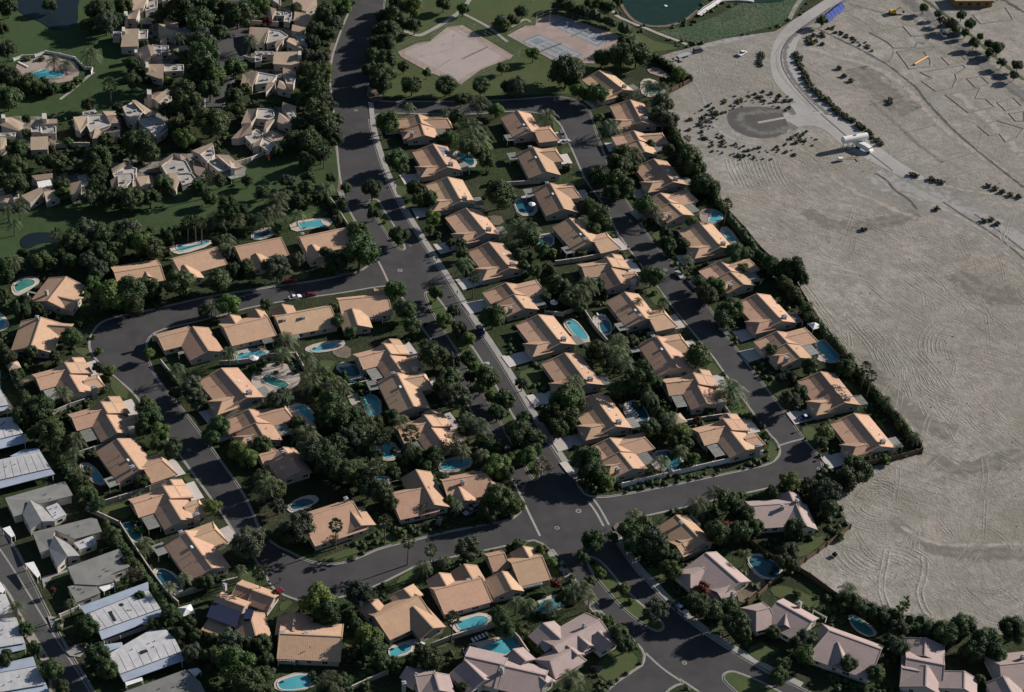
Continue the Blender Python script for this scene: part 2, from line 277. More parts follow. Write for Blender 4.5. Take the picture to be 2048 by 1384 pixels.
def sheet(name, px, z, m, smooth=0, parent=None, kind='structure', skirt=0.0):
    P = wpoly(px, z, smooth); mb = MB(); tri_poly(mb, P, z)
    o = mb.build(name, m, parent)
    if kind: o["kind"] = kind
    # up-facing
    for p in o.data.polygons:
        if p.normal.z < 0: p.flip()
    return o
def offset(P, d, closed=False):
    n = len(P); out = []
    for i in range(n):
        a = P[(i - 1) % n] if (closed or i > 0) else P[i]; b = P[(i + 1) % n] if (closed or i < n - 1) else P[i]
        u = (P[i] - a).to_2d(); v = (b - P[i]).to_2d()
        if u.length < 1e-6: u = v
        if v.length < 1e-6: v = u
        u.normalize(); v.normalize(); t = (u + v)
        if t.length < 0.3: t = v.copy()
        t.normalize(); nn = Vector((-t.y, t.x)); c = max(0.45, nn.dot(Vector((-v.y, v.x))))
        out.append(Vector((P[i].x + nn.x * d / c, P[i].y + nn.y * d / c, P[i].z)))
    return out
def ribbon(mb, P, d0, d1, z0, z1=None, thick=0.0, closed=False, uvs=False):
    """strip between offsets d0 and d1 of the line P; thick gives it a kerb-like body"""
    z1 = z0 if z1 is None else z1
    A = offset(P, d0, closed); B = offset(P, d1, closed); n = len(P); i = len(mb.v)
    for a, b in zip(A, B): mb.v += [(a.x, a.y, z0), (b.x, b.y, z1)]
    m_ = n if closed else n - 1
    for k in range(m_):
        a0 = i + 2 * k; a1 = i + 2 * ((k + 1) % n); f = (a0, a1, a1 + 1, a0 + 1) if d1 > d0 else (a0, a0 + 1, a1 + 1, a1); mb.f.append(f)
        if uvs: w0 = min(1, .25 + k * .5, .25 + (m_ - k) * .5) if not closed else 1; w1 = min(1, .25 + (k + 1) * .5, .25 + (m_ - k - 1) * .5) if not closed else 1; mb.uv[len(mb.f) - 1] = [(0, 0), (1, 0), (1, 1), (0, 1)] if d1 > d0 else [(0, 0), (0, 1), (1, 1), (1, 0)]
    if thick:
        j = len(mb.v)
        for a, b in zip(A, B): mb.v += [(a.x, a.y, z0 - thick), (b.x, b.y, z1 - thick)]
        for k in range(m_):
            k1 = (k + 1) % n
            mb.f.append((j + 2 * k, j + 2 * k1, i + 2 * k1, i + 2 * k)); mb.f.append((j + 2 * k + 1, i + 2 * k + 1, i + 2 * k1 + 1, j + 2 * k1 + 1))
# ---------------------------------------------------------------- the ground
g = MB(); S = 4000
for i in range(8):
    for j in range(8):
        x0 = -S + i * S / 4; y0 = -S + j * S / 4; g.face([(x0, y0, 0), (x0 + S / 4, y0, 0), (x0 + S / 4, y0 + S / 4, 0), (x0, y0 + S / 4, 0)])
o = g.build('sand_ground', M['sand']); o["kind"] = 'structure'

LOTS = pp(-700,1700, -500,-250, 1690,-250, 1665,-10, 1590,38, 1552,62, 1440,78, 1375,97, 1345,104, 1310,116, 1384,164, 1339,188, 1335,215, 1345,250, 1370,300, 1400,345, 1434,396, 1454,426, 1489,463, 1519,501, 1586,563, 1637,646, 1690,710, 1730,760, 1775,813, 1843,900, 1843,906, 1738,935, 1690,962, 1664,985, 1700,1057, 1640,1095, 1590,1138, 1676,1198, 1730,1225, 1800,1245, 1860,1262, 1950,1260, 2100,1290, 2300,1700)
ROADS = {
 'main': pp(712,-60, 699,20, 687,47, 672,87, 662,120, 659,160, 662,190, 668,235, 672,280, 677,340, 684,383, 697,420, 712,446, 735,480, 754,511, 775,545, 800,590, 829,636, 887,715, 925,795, 965,860, 1010,935, 1046,1000, 1086,1080, 1116,1113, 1149,1160, 1184,1203, 1209,1233, 1271,1285, 1289,1303, 1324,1335, 1366,1363, 1420,1400, 1500,1500, 1900,1500,
            1700,1420, 1600,1376, 1536,1345, 1519,1335, 1449,1293, 1414,1270, 1369,1235, 1326,1198, 1301,1168, 1274,1143, 1240,1095, 1222,1065, 1200,1032, 1180,1003, 1157,975, 1136,944, 1096,884, 1061,829, 1022,762, 979,692, 944,643, 912,591, 894,561, 862,513, 824,453, 799,411, 774,358, 762,328, 747,280, 739,246, 735,205, 740,160, 749,112, 755,75, 765,40, 778,-60),
 'loop': pp(800,545, 770,512, 754,511, 745,525, 719,543, 637,561, 559,571, 500,580, 422,592, 360,606, 300,620, 240,632, 205,642, 188,658, 178,680, 178,699, 190,719, 220,747, 262,782, 277,800, 310,845, 360,912, 390,954, 425,1002, 455,1045, 475,1078, 500,1105, 527,1145, 544,1178, 572,1193, 602,1203, 660,1200, 702,1190, 752,1173, 812,1143, 837,1130, 912,1113, 987,1098, 1044,1085, 1075,1080, 1110,1110, 1130,1060, 1080,990,
            1046,1000, 1044,1020, 1022,1040, 955,1052, 887,1065, 827,1080, 762,1095, 722,1113, 692,1124, 662,1129, 629,1125, 607,1118, 584,1105, 549,1090, 520,1060, 500,1010, 475,967, 435,912, 370,824, 335,784, 310,751, 296,715, 293,680, 317,661, 367,650, 430,635, 512,612, 612,596, 687,586, 760,573, 785,573, 800,595, 850,600),
 'east': pp(1140,940, 1165,985, 1184,994, 1224,993, 1324,974, 1524,932, 1545,924, 1556,914, 1560,902, 1555,885, 1534,864, 1499,817, 1456,757, 1421,707, 1385,665, 1341,611, 1316,576, 1274,521, 1249,486, 1234,466, 1216,428, 1199,398, 1171,363, 1159,335, 1146,305, 1129,267, 1121,250, 1108,236, 1080,226, 1024,222, 937,230, 840,228, 800,227, 755,226, 745,240, 720,240, 715,185, 738,190, 748,203, 860,203, 950,203, 1050,198, 1109,192, 1144,197, 1170,210, 1184,230, 1190,257, 1204,295, 1225,350, 1241,386, 1256,406, 1276,436, 1299,476, 1336,518, 1351,533, 1384,571, 1424,621, 1449,668, 1469,692, 1504,739, 1536,780, 1561,812, 1608,877, 1643,917, 1646,935, 1643,952, 1600,962, 1536,977, 1454,995, 1374,1014, 1294,1032, 1256,1040, 1236,1050, 1226,1075, 1190,1060),
 'side': pp(1262,1275, 1289,1305, 1286,1328, 1271,1338, 1219,1373, 1180,1420, 1300,1440, 1325,1395, 1345,1374, 1372,1366, 1330,1310),
 'condo': pp(466,-60, 540,-60, 515,20, 505,60, 500,100, 470,150, 450,215, 420,245, 404,215, 425,150, 437,70, 450,20),
 'court_lane': pp(345,-60, 380,-60, 400,30, 425,60, 440,80, 430,120, 395,80, 372,50),
 'mobile': pp(-60,1000, 0,1052, 30,1092, 65,1160, 95,1222, 130,1288, 177,1364, 240,1470, 150,1500, 100,1400, 100,1320, 60,1270, 25,1200, 0,1163, -60,1130),
 'mobile2': pp(-200,620, -40,700, 0,730, 0,790, -60,800),
}
MEDIANS = [pp(735,405, 745,398, 757,400, 767,421, 785,446, 809,492, 809,500, 795,498, 772,466, 752,433),
 pp(849,588, 855,583, 870,590, 887,611, 912,650, 959,715, 990,770, 1030,840, 1074,912, 1085,950, 1069,962, 1060,950, 1041,917, 1022,882, 957,769, 909,692, 867,631),
 pp(1172,1118, 1182,1113, 1205,1125, 1236,1163, 1264,1193, 1286,1213, 1315,1235, 1327,1250, 1324,1260, 1311,1262, 1289,1250, 1249,1220, 1214,1180, 1186,1148),
 pp(1446,1350, 1459,1343, 1475,1345, 1536,1370, 1620,1420, 1540,1440, 1449,1365)]
V = []; F = []; kinds = []
def addp(P, k):
    P = [Vector((p.x, p.y, 0)) for p in ccw([p.to_2d() for p in P])]
    i = len(V); V.extend([p.to_2d() for p in P]); F.append(list(range(i, i + len(P)))); kinds.append(k)
addp(wpoly(LOTS), 'lot')
for k_, P_ in ROADS.items(): addp(wpoly(P_, 0, 1), 'road_old' if k_ in ('mobile', 'condo', 'mobile2', 'court_lane') else 'road')
for P_ in MEDIANS: addp(wpoly(P_, 0, 2), 'median')
cv, ce, cf, _, _, oid = delaunay_2d_cdt(V, [], F, 0, 1e-4, True)
ZR, ZL = 0.02, 0.15
cls = []
RP = [[V[i] for i in f] for f in F]
for f in cf:
    c_ = sum((cv[k] for k in f), Vector((0, 0))) / len(f)
    ks = {k for P, k in zip(RP, kinds) if inside(c_, P)}
    cls.append('median' if 'median' in ks and 'road' in ks else 'road' if 'road' in ks else 'road_old' if 'road_old' in ks else 'lot' if 'lot' in ks else 'none')
for cname, nm, z, m in (('road', 'asphalt_road', ZR, 'asphalt'), ('road_old', 'worn_asphalt_road', ZR, 'asphalt_old'), ('lot', 'garden_ground', ZL, 'yard'), ('median', 'median_ground', ZL, 'grass')):
    mb = MB(); idx = {}
    for f, c in zip(cf, cls):
        if c != cname: continue
        ff = []
        for k in f:
            if k not in idx: idx[k] = len(mb.v); mb.v.append((cv[k].x, cv[k].y, z))
            ff.append(idx[k])
        mb.f.append(tuple(ff))
    o = mb.build(nm, M[m]); o["kind"] = 'structure'
    for p in o.data.polygons:
        if p.normal.z < 0: p.flip()
# kerbs: chain the edges between raised ground and carriageway
edge = {}
for f, c in zip(cf, cls):
    n_ = len(f)
    a2 = sum(cv[f[i]].x * cv[f[(i + 1) % n_]].y - cv[f[(i + 1) % n_]].x * cv[f[i]].y for i in range(n_))
    ff = list(f) if a2 > 0 else list(f)[::-1]
    for i in range(n_): edge[(ff[i], ff[(i + 1) % n_])] = c
nxt = {}
for (a, b), c in edge.items():
    d = edge.get((b, a))
    if c in ('lot', 'median') and d in ('road', 'road_old'): nxt[a] = b      # raised ground lies to the left of a->b
chains = []; used = set(); heads = set(nxt) - set(nxt.values())
for s0 in list(heads) + list(nxt):
    if s0 in used or s0 not in nxt: continue
    ch = [s0]; used.add(s0); k = nxt[s0]; closed = False
    while True:
        if k == s0: closed = True; break
        ch.append(k)
        if k not in nxt or k in used: break
        used.add(k); k = nxt[k]
    chains.append(([Vector((cv[i].x, cv[i].y, 0)) for i in ch], closed))
kb = MB(); gp = MB()
for P, cl in chains:
    if len(P) < 3: continue
    ribbon(kb, P, 0.32, -0.02, ZL + 0.02, None, 0.2, cl)
    ribbon(gp, P, -0.02, -0.5, ZR + 0.015, None, 0.0, cl)
o = kb.build('kerb', M['kerb']); o["kind"] = 'structure'
o = gp.build('gutter', M['concrete']); o["kind"] = 'structure'

for k_ in ('site_street', 'sand_light', 'sand_dark', 'dust_road', 'asphalt_old', 'sand', 'grass'): M[k_ + '_soft'] = soften(M[k_].name + '_soft', k_)
def strip(name, px, wd, z, m, smooth=2, kind='structure', parent=None, thick=0.0):
    P = wpoly(px, 0, smooth, False); mb = MB(); soft_ = m.endswith('_soft'); ribbon(mb, P, -wd / 2 * (1.25 if soft_ else 1), wd / 2 * (1.25 if soft_ else 1), z, None, thick, False, soft_)
    o = mb.build(name, M[m], parent)
    if kind: o["kind"] = kind
    return o
def side(name, px, d0, d1, z, m, smooth=1):
    P = wpoly(px, 0, smooth, False); mb = MB(); ribbon(mb, P, d0, d1, z); o = mb.build(name, M[m]); o["kind"] = 'structure'
    for p in o.data.polygons:
        if p.normal.z < 0: p.flip()
    return o
EASTK = pp(735,205, 739,246, 747,280, 762,328, 774,358, 799,411, 824,453, 862,513, 894,561, 912,591, 944,643, 979,692, 1022,762, 1061,829, 1096,884, 1136,944, 1152,968)
side('pavement', EASTK, 0.35, 2.3, ZL + 0.012, 'concrete')
side('pavement', pp(1222,1065, 1240,1095, 1274,1143, 1301,1168, 1326,1198, 1369,1235, 1414,1270, 1449,1293, 1519,1335, 1600,1376), 0.35, 2.3, ZL + 0.012, 'concrete')
side('pavement', pp(684,383, 677,340, 672,280, 668,235), 0.35, 1.9, ZL + 0.012, 'soil')
side('pavement', pp(735,480, 712,446, 697,420, 684,383), 0.35, 1.6, ZL + 0.012, 'concrete')
side('pavement', pp(1271,1285, 1209,1233, 1184,1203, 1149,1160, 1116,1113, 1092,1088), 0.35, 2.2, ZL + 0.012, 'concrete')
side('pavement', pp(672,87, 662,120, 659,160), -0.35, -2.0, ZL + 0.012, 'soil')
# valley gutters across the side streets
for P_ in (pp(1176,1003, 1191,1022, 1207,1052), pp(1186,997, 1201,1018, 1218,1050), pp(757,523, 768,545, 778,568), pp(1050,1010, 1062,1035, 1080,1072), pp(1556,892, 1580,884, 1609,877), pp(1291,1306, 1325,1338, 1368,1366)):
    strip('valley_gutter', P_, 0.7, ZR + 0.03, 'concrete')
# centre gutter of the mobile-home road
strip('valley_gutter', pp(-30,1060, 4,1103, 56,1185, 107,1270, 160,1350, 200,1420), 0.5, ZR + 0.02, 'concrete')

# lawns
LZ = ZL + 0.02
LAWNS = [('golf', pp(-400,-150, 300,-150, 290,60, 255,120, 300,170, 285,215, 160,238, -400,260), 2), ('golf', pp(-400,420, 0,415, 190,395, 330,352, 480,322, 560,285, 625,275, 660,260, 672,300, 680,385, 640,432, 570,442, 450,475, 330,480, 150,500, 0,535, -400,560), 2),
 ('grass', pp(785,-60, 1240,-60, 1222,20, 1290,78, 1362,95, 1340,101, 1300,104, 1260,150, 1180,187, 1100,188, 742,200, 742,165, 765,60), 1),
 ('rough', pp(1297,66, 1400,48, 1480,10, 1600,-60, 1655,-60, 1590,33, 1560,50, 1480,68, 1420,85, 1385,85, 1335,72), 2),
 ('grass', q, 0)]
LAWNS = LAWNS[:-1]
for P_ in (pts('R6',1110,100,1180,110,1230,150,1140,200), pts('R6',1190,250,1290,240,1310,290,1200,300), pts('R6',660,300,730,290,790,400,740,430), pts('R6',260,370,550,290,590,350,270,380), pts('R6',300,770,420,780,420,850,300,860),
           pts('R7',480,10,550,0,600,90,500,120), pts('R7',730,440,800,410,840,500,770,510), pts('R7',1100,490,1230,450,1290,520,1180,560), pts('R7',1510,220,1560,240,1580,280,1530,270), pts('R7',1060,900,1160,900,1230,1010,1180,1090,1090,1000), pts('R7',890,650,930,660,1000,710,920,700), pts('R7',230,890,330,900,350,960,250,950), pts('R7',400,800,470,790,560,990,520,1000),
           pts('R3',320,980,360,990,440,1090,350,1090), pts('R3',390,1190,460,1180,480,1220,400,1240), pts('R3',1230,1130,1280,1130,1300,1230,1250,1240),
           pts('L3',30,220,180,170,260,230,120,380), pts('L3',1540,190,1590,110,1720,270,1650,290), pts('L3',1740,520,1850,450,1960,590,1800,560), pts('L3',640,130,740,130,760,240,660,230), pts('L3',440,880,560,840,580,900,500,920), pts('L3',1480,920,1560,910,1560,980,1500,990),
           pts('L4',0,300,80,250,190,330,80,420,0,350), pts('L4',240,660,380,640,420,830,380,820), pts('L4',0,770,40,770,80,850,50,920,0,940), pts('L4',570,260,630,280,730,380,700,400), pts('L4',840,570,900,600,960,700,930,700), pts('L4',1040,850,1220,820,1150,860,1050,870),
           pts('L1',590,20,700,10,740,120,610,60), pts('L1',880,230,920,250,1040,370,1000,440,890,370), pts('L1',1450,1050,1530,1040,1590,1110,1520,1120), pts('L1',1340,890,1420,880,1450,900,1370,920), pts('L1',800,1300,1030,1250,1060,1384,850,1384), pts('B1',1900,400,2040,390,2040,590,1920,570), pts('B1',960,90,1000,100,1060,200,1020,210),
           pts('B2',460,340,800,220,830,280,740,330,600,350), pts('B2',980,110,1050,120,1250,150,1050,225), pts('B2',1100,500,1300,380,1330,470,1180,540), pts('B2',180,680,280,650,290,680,200,760), pts('B2',0,500,40,570,130,540,80,610,30,600), pts('B2',700,970,800,970,780,1020,710,1030), pts('B2',1320,960,1560,960,1500,1050,1330,1000), pts('B2',700,1380,1040,1250,1060,1260,760,1384),
           pts('B3',1050,400,1160,390,1220,480,1160,500), pts('B3',700,1120,880,1040,1000,1090,1000,1190,780,1320,680,1240), pts('B3',280,380,370,400,390,450,300,460), pts('B3',1850,1050,2048,960,2048,1160,1990,1150), pts('B3',1560,850,1690,860,1700,900,1600,940),
           pts('B4',200,250,420,130,480,170,260,330), pts('B4',0,550,150,530,500,700,480,740,60,640), pts('B4',1080,920,1150,930,1140,1040,1090,1060), pts('B4',0,1000,110,1050,40,1100,0,1090), pts('L2',1560,520,1650,480,1660,560,1580,580), pts('L2',480,120,640,120,620,160,560,200), pts('L2',740,370,950,340,960,370,850,390), pts('L2',1700,740,1800,740,1760,820,1720,800),
           pts('L2',300,560,360,560,380,600,320,620), pts('B4',560,800,620,800,600,860,560,830), pts('L1',330,1380,400,1380,400,1384,330,1384)):
    LAWNS.append(('grass', P_, 1))
for i_, (m_, P_, s_) in enumerate(LAWNS): sheet('lawn' if m_ == 'grass' else 'fairway' if m_ == 'golf' else 'rough_grass', P_, LZ + 0.0015 * i_, M[m_], s_)
# bare earth by the fences and in the courtyards
for P_ in (pts('L1',150,290,220,260,250,300,180,330), pts('R2',880,770,930,690,1040,780,940,830), pts('B3',800,50,930,0,940,60,830,110), pts('B3',620,1180,700,1170,760,1210,650,1230), pts('B4',150,0,200,0,200,40,160,50), pts('R7',1530,290,1600,280,1560,400,1500,380), pts('B3',1880,380,2048,500,1980,600,1820,700,1790,560), pts('R6',1740,380,1960,330,1990,420,1800,420), pts('L2',600,0,760,0,760,110,620,90)):
    sheet('bare_soil', P_, ZL + 0.14, M['soil'], 1)
# ---------------------------------------------------------------- water, courts, paths
sheet('lake', pts('R3',870,-80,870,0,890,60,960,150,1050,195,1140,210,1250,203,1330,180,1410,140,1480,80,1520,20,1540,-80), ZL + 0.15, M['lake'], 2)
sheet('lake', pts('R3',1640,-80,1650,0,1700,14,1800,22,1900,24,2048,28,2200,10,2200,-80), ZL + 0.15, M['lake'], 2)
strip('lake_bank', pts('R3',860,0,880,60,950,156,1045,203,1140,218,1255,211,1340,186,1420,145,1490,84), 1.6, ZL + 0.16, 'soil')
sheet('lake', pts('R1',155,-300,155,0,120,60,200,135,330,180,420,250,560,235,630,190,620,60,640,0,640,-300), ZL + 0.15, M['pond'], 2)
sheet('pond', pts('R5',160,560,180,510,270,478,430,480,480,510,480,560,370,560,300,575,240,610,180,605), ZL + 0.15, M['pond'], 2)
sheet('tennis_court_surround', pts('R2',1135,420,1300,345,1390,335,1530,220,1650,205,2060,450,2040,470,1800,560,1640,680,1380,580,1160,460), ZL + 0.16, M['court_edge'])
sheet('tennis_court', pts('R2',1190,420,1420,330,1560,250,1640,250,1960,450,1920,500,1700,590,1620,650,1450,560,1190,440), ZL + 0.17, M['court'])
sheet('tennis_court_surround', pp(1014,72, 1050,53, 1070,52, 1073,42, 1098,31, 1115,31, 1256,78, 1240,90, 1186,128, 1115,127), ZL + 0.16, M['court_edge'])
for P_ in (pp(1040,83, 1077,69, 1168,111, 1128,126), pp(1102,51, 1128,37, 1222,78, 1196,95)):
    sheet('tennis_court', P_, ZL + 0.18, M['court_blue'])
    a_, b_, c_, d_ = [at(*p) for p in P_]
    lm = MB()
    def ln(u0, v0, u1, v1):
        f_ = lambda u, v: a_.lerp(b_, u).lerp(d_.lerp(c_, u), v)
        ribbon(lm, [f_(u0, v0), f_(u1, v1)], -0.07, 0.07, ZL + 0.19)
    for s_ in ((.12,.08,.12,.92), (.88,.08,.88,.92), (.12,.08,.88,.08), (.12,.92,.88,.92), (.22,.08,.22,.92), (.78,.08,.78,.92), (.22,.3,.78,.3), (.22,.7,.78,.7), (.5,.3,.5,.7)): ln(*s_)
    o = lm.build('court_line', M['white']); o["kind"] = 'structure'
lm = MB()
for P_ in (pp(830,106, 920,66), pp(920,66, 975,94), pp(865,125, 862,90), pp(853,90, 915,120), pp(915,120, 985,86), pp(880,141, 950,105), pp(940,150, 1010,116), pp(830,106, 905,146)):
    ribbon(lm, [at(*p) for p in P_], -0.07, 0.07, ZL + 0.18)
o = lm.build('court_line', M['concrete']); o["kind"] = 'structure'
for P_, w_, m_ in ((pts('R2',1180,250,1280,290,1340,280,1500,190,1620,110,1700,20,1740,-80), 2.0, 'concrete'), (pts('R2',1660,115,1760,165,1870,225,1950,290,2010,340), 1.6, 'concrete'), (pts('R3',800,85,830,130,950,185,1060,225,1200,285,1330,330,1400,360), 1.8, 'sand_light'),
                   (pts('R3',0,220,100,150,150,180), 1.2, 'concrete'), (pts('R4',260,0,210,70,170,160), 2.0, 'sand'), (pts('R1',0,540,60,545), 1.5, 'concrete'), (pts('R1',480,800,560,740,700,620,750,580), 1.2, 'concrete')):
    strip('footpath', P_, w_, ZL + 0.13, m_)

# ---------------------------------------------------------------- the building site: dirt roads, turning circle, tracks
strip('dirt_road', pts('R8',850,0,1000,90,1250,180,1500,260,1800,420,2048,560,2400,760), 25, 0.008, 'dust_road_soft')
strip('dirt_road_edge', pts('R8',830,-20,960,110,1200,210,1450,300,1700,450,2048,640), 3, 0.01, 'sand_light_soft')
strip('dirt_road_edge', pts('R8',1100,-20,1400,100,1700,160,2048,180), 3, 0.011, 'sand_light_soft')
DR = pts('R4',500,-60,430,0,180,170,60,300,10,450,30,620,100,720,190,800,330,900,420,960,540,1130,760,1260,1000,1384,1120,1440,1300,1440,1100,1330,900,1190,760,1070,560,900,330,700,230,560,210,420,250,300,350,200,570,30,640,-60)
sheet('dusty_road', DR, 0.045, M['dust_road'], 2)
TC = [(1420 + x / 8, 180 + y / 8) for x, y in ((255,430),(290,345),(380,290),(520,265),(800,262),(1000,278),(1230,292),(1350,180),(1700,300),(1900,560),(1990,780),(1950,740),(1850,640),(1620,560),(1400,590),(1250,670),(1100,740),(880,778),(700,765),(520,715),(400,650),(310,560))]
sheet('turning_circle', TC, 0.06, M['dust_road'], 2)
M['turning_pale_soft'] = soften('turning_pale_soft', 'turning_pale')
sheet('turning_circle_bulb', [(1420 + x / 8, 180 + y / 8) for x, y in ((262,430),(295,345),(385,295),(520,269),(800,266),(1000,282),(1120,300),(1180,420),(1260,560),(1240,665),(1100,738),(880,776),(700,763),(520,713),(400,648),(310,558))], 0.066, M['turning'], 2)
strip('turning_circle_ring', [(1420 + x / 8, 180 + y / 8) for x, y in ((1350,330),(1000,345),(740,345),(600,370),(500,420),(470,480),(520,560),(640,640),(800,690),(960,690),(1150,640),(1350,560))], 6.5, 0.07, 'turning_pale_soft')
strip('valley_gutter', [(1420 + x / 8, 180 + y / 8) for x, y in ((765,525),(1060,470),(1400,410),(1780,360))], 1.4, 0.09, 'sand_light')
strip('road_centre_line', pts('R4',500,60,300,200,160,310,100,420,110,540,200,680,330,820,430,920,640,1100,700,1150,850,1250,1000,1370), 0.55, 0.07, 'asphalt_old')
strip('road_edge', pts('R4',330,200,200,280,90,360,60,470,100,600,200,720,330,850), 1.2, 0.065, 'sand_light_soft')
strip('road_stain', pts('R4',620,0,400,150,230,260,150,350,130,450,150,560,230,680,350,800,480,920), 2.2, 0.067, 'site_street_soft')
for P_, w_, m_ in ((pts('R4',330,380,500,440,700,490,900,560,1000,620,1100,690,1200,800,1330,960,1500,1100,1700,1230,1900,1384), 7, 'sand_light'), (pts('R4',400,230,560,310,750,400,980,530,1080,620,1190,700,1240,780,1330,880,1480,1040,1700,1230,2048,1500), 1.6, 'asphalt_old'),
                   (pts('R4',640,110,820,210,850,270,990,370,1010,420,960,500), 1.0, 'sand_dark'), (pts('R4',820,800,900,880,1060,1020,1200,1160,1400,1300), 2.0, 'sand_dark'), (pts('R8',850,0,960,60,1000,130,1130,210,1190,290), 1.4, 'asphalt_old'),
                   (pts('R8',1400,230,1560,340,1700,420,1900,560,2048,690), 1.2, 'asphalt_old'), (pts('R8',1650,330,1800,430,2048,620), 1.0, 'asphalt_old'), (pts('R8',1520,350,1700,500,1900,640,2048,740), 1.5, 'sand_light'), (pts('R4',640,30,900,100,1150,130,1300,260,1600,460,1900,680,2048,800), 2.5, 'sand_dark'), (pts('R4',1080,-40,1300,150,1500,310,1700,490,1900,660,2048,770,2300,950), 7.5, 'site_street'),
                   (pts('R4',1200,-30,1500,170,1800,440,2048,640), 2.6, 'grass'), (pts('R4',1850,-20,1990,60,2048,100), 3, 'asphalt_old'), (pts('R3',1300,380,1450,360,1560,370,1700,330,1900,290,2048,220), 6, 'dust_road'),
                   (pts('R8',1500,800,1700,950,1900,1000,2048,980), 12, 'sand_dark'), (pts('L4',700,100,850,260,1000,450,1200,600,1500,700), 10, 'sand_dark'), (pts('L4',1300,900,1500,1000,1700,960,2048,860), 7, 'sand_dark'), (pts('R8',300,300,500,420,700,430,1000,380,1200,320), 7, 'sand_dark'), (pts('R4',700,540,900,700,1000,820,1150,900), 13, 'sand_dark'), (pts('R4',1500,740,1700,900,1900,1100,2048,1250), 9, 'sand_light'), (pts('R8',380,470,390,560,450,640,560,700,700,715,810,700), 2.0, 'sand_light'), (pts('L4',1250,160,1330,280,1450,350,1600,390,1760,390), 2.0, 'sand_light'), (pts('B4',1000,0,1150,120,1280,220,1500,270,1750,290,2048,270), 6, 'sand_dark'), (pts('B4',1060,60,1300,190,1500,215,2048,200), 3, 'sand_light'),
                   (pts('R3',1370,560,1500,700,1560,860,1600,980,1700,1080,1800,1130,2048,1170), 2.6, 'dust_road'), (pts('R8',500,0,540,60,700,150,1000,290,1190,360), 5, 'sand_light'),
                   (pts('L4',560,0,700,150,860,340,1000,520,1130,660,1250,800), 5, 'sand_light')):
    strip('dirt_track', P_, w_, 0.012 + 0.001 * (len(bpy.data.objects) % 17), m_ + '_soft')
# tyre ruts: low twin ridges of pushed-up sand
rb = MB(); rnd = random.Random(3)
def rut(px, h=0.14, wd=0.45, gap=1.7, jit=0.0):
    px = [(x + rnd.uniform(-1.2, 1.2), y + rnd.uniform(-1.0, 1.0)) for x, y in px]; h *= .62
    P = wpoly(px, 0, 2, False)
    for d in (-gap / 2, gap / 2):
        ribbon(rb, P, d - wd, d, 0.004, h); ribbon(rb, P, d, d + wd, h, 0.004)
rnd = random.Random(3)
def fan(cx_, cy_, rx, ry, a0, a1, n, step, h=0.13, gap=1.7):
    for k in range(n):
        s_ = 1 + k * step; P = []
        e0 = rnd.uniform(0, .3); e1 = rnd.uniform(.65, 1)
        for i in range(9):
            a = R(a0 + (a1 - a0) * (e0 + (e1 - e0) * i / 8)) + rnd.uniform(-.01, .01); P.append((cx_ + rx * s_ * math.cos(a), cy_ - ry * s_ * math.sin(a)))
        rut(P, h * rnd.uniform(.5, 1.2), .4, gap * rnd.uniform(.7, 1.3))
fan(1790,1085, 62,40, 185, 262, 8, .17); fan(1690,1130, 45,28, 270, 350, 9, .22); fan(1760,1150, 50,28, 15, 95, 7, .22); fan(1750,1010, 26,20, 40, 150, 7, .28, .16); fan(1770,1000, 60,40, 200, 280, 6, .12)
fan(1930,740, 70,46, 190, 320, 6, .09); fan(1945,690, 60,40, 100, 230, 6, .14); fan(1560,320, 70,45, 180, 300, 4, .12, .1)
for k in range(13): x = 1455 + k * 8; rut([(x + rnd.uniform(-2, 2), 318 + rnd.uniform(-4, 4)), (x + 4, 335), (x + 12, 352), (x + 22 + rnd.uniform(-3, 3), 370 + rnd.uniform(-5, 5))], .12, .4, 1.5)
for k in range(16): x = 1690 + k * 11; y = 640 + k * 5 + rnd.uniform(-10, 10); rut([(x, y), (x + 18, y + 18), (x + 40, y + 44), (x + 56 + rnd.uniform(-8, 8), y + 70)], .13, .35, 1.6)
for k in range(12): x = 1600 + k * 12; y = 560 + k * 20 + rnd.uniform(-10, 10); rut([(x, y), (x + 22, y + 30), (x + 44, y + 60), (x + 70, y + 90)], .12, .35, 1.6)
for k in range(60):
    x = rnd.uniform(1640, 1850); y = rnd.uniform(600, 800) + (x - 1640) * .5; a = rnd.choice((.9, .75, 1.1, -.6, 1.5)) + rnd.uniform(-.15, .15); L_ = rnd.uniform(6, 18)
    if x < 1640 + (y - 600) * .85: continue
    rut([(x, y), (x + L_ * math.cos(a), y + L_ * math.sin(a)), (x + 2 * L_ * math.cos(a + .1), y + 2 * L_ * math.sin(a + .1))], .12, .3, rnd.uniform(.8, 1.6))
rut(pts('B4',950,250,930,380,905,480,905,600,960,730), .18, .5); rut(pts('B4',1250,300,1260,400,1240,500,1200,590,1250,720,1290,770), .16, .5)
for k in range(95):
    x = rnd.uniform(1640, 2040); y = rnd.uniform(420, 1180)
    if x < 1640 + (y - 420) * .32 + 30 and y < 920: x += 170
    a = rnd.uniform(0.2, 1.3) + (0 if rnd.random() < .7 else 1.2); L_ = rnd.uniform(8, 40); b_ = rnd.uniform(-.4, .4)
    rut([(x, y), (x + L_ * math.cos(a), y + L_ * math.sin(a)), (x + L_ * math.cos(a) + L_ * math.cos(a + b_), y + L_ * math.sin(a) + L_ * math.sin(a + b_))], .09, .3, rnd.uniform(.8, 1.8))
for k in range(14): x = rnd.uniform(1390, 1560); y = rnd.uniform(80, 190); a = rnd.uniform(-.3, 1.3); rut([(x, y), (x + 20 * math.cos(a), y + 9 * math.sin(a)), (x + 42 * math.cos(a + .3), y + 19 * math.sin(a + .3))], .08, .35, 1.6)
o = rb.build('tyre_tracks', M['sand']); tag(o, kind='stuff')
o["label"] = 'curving tyre ruts pressed into the pale sand lot'
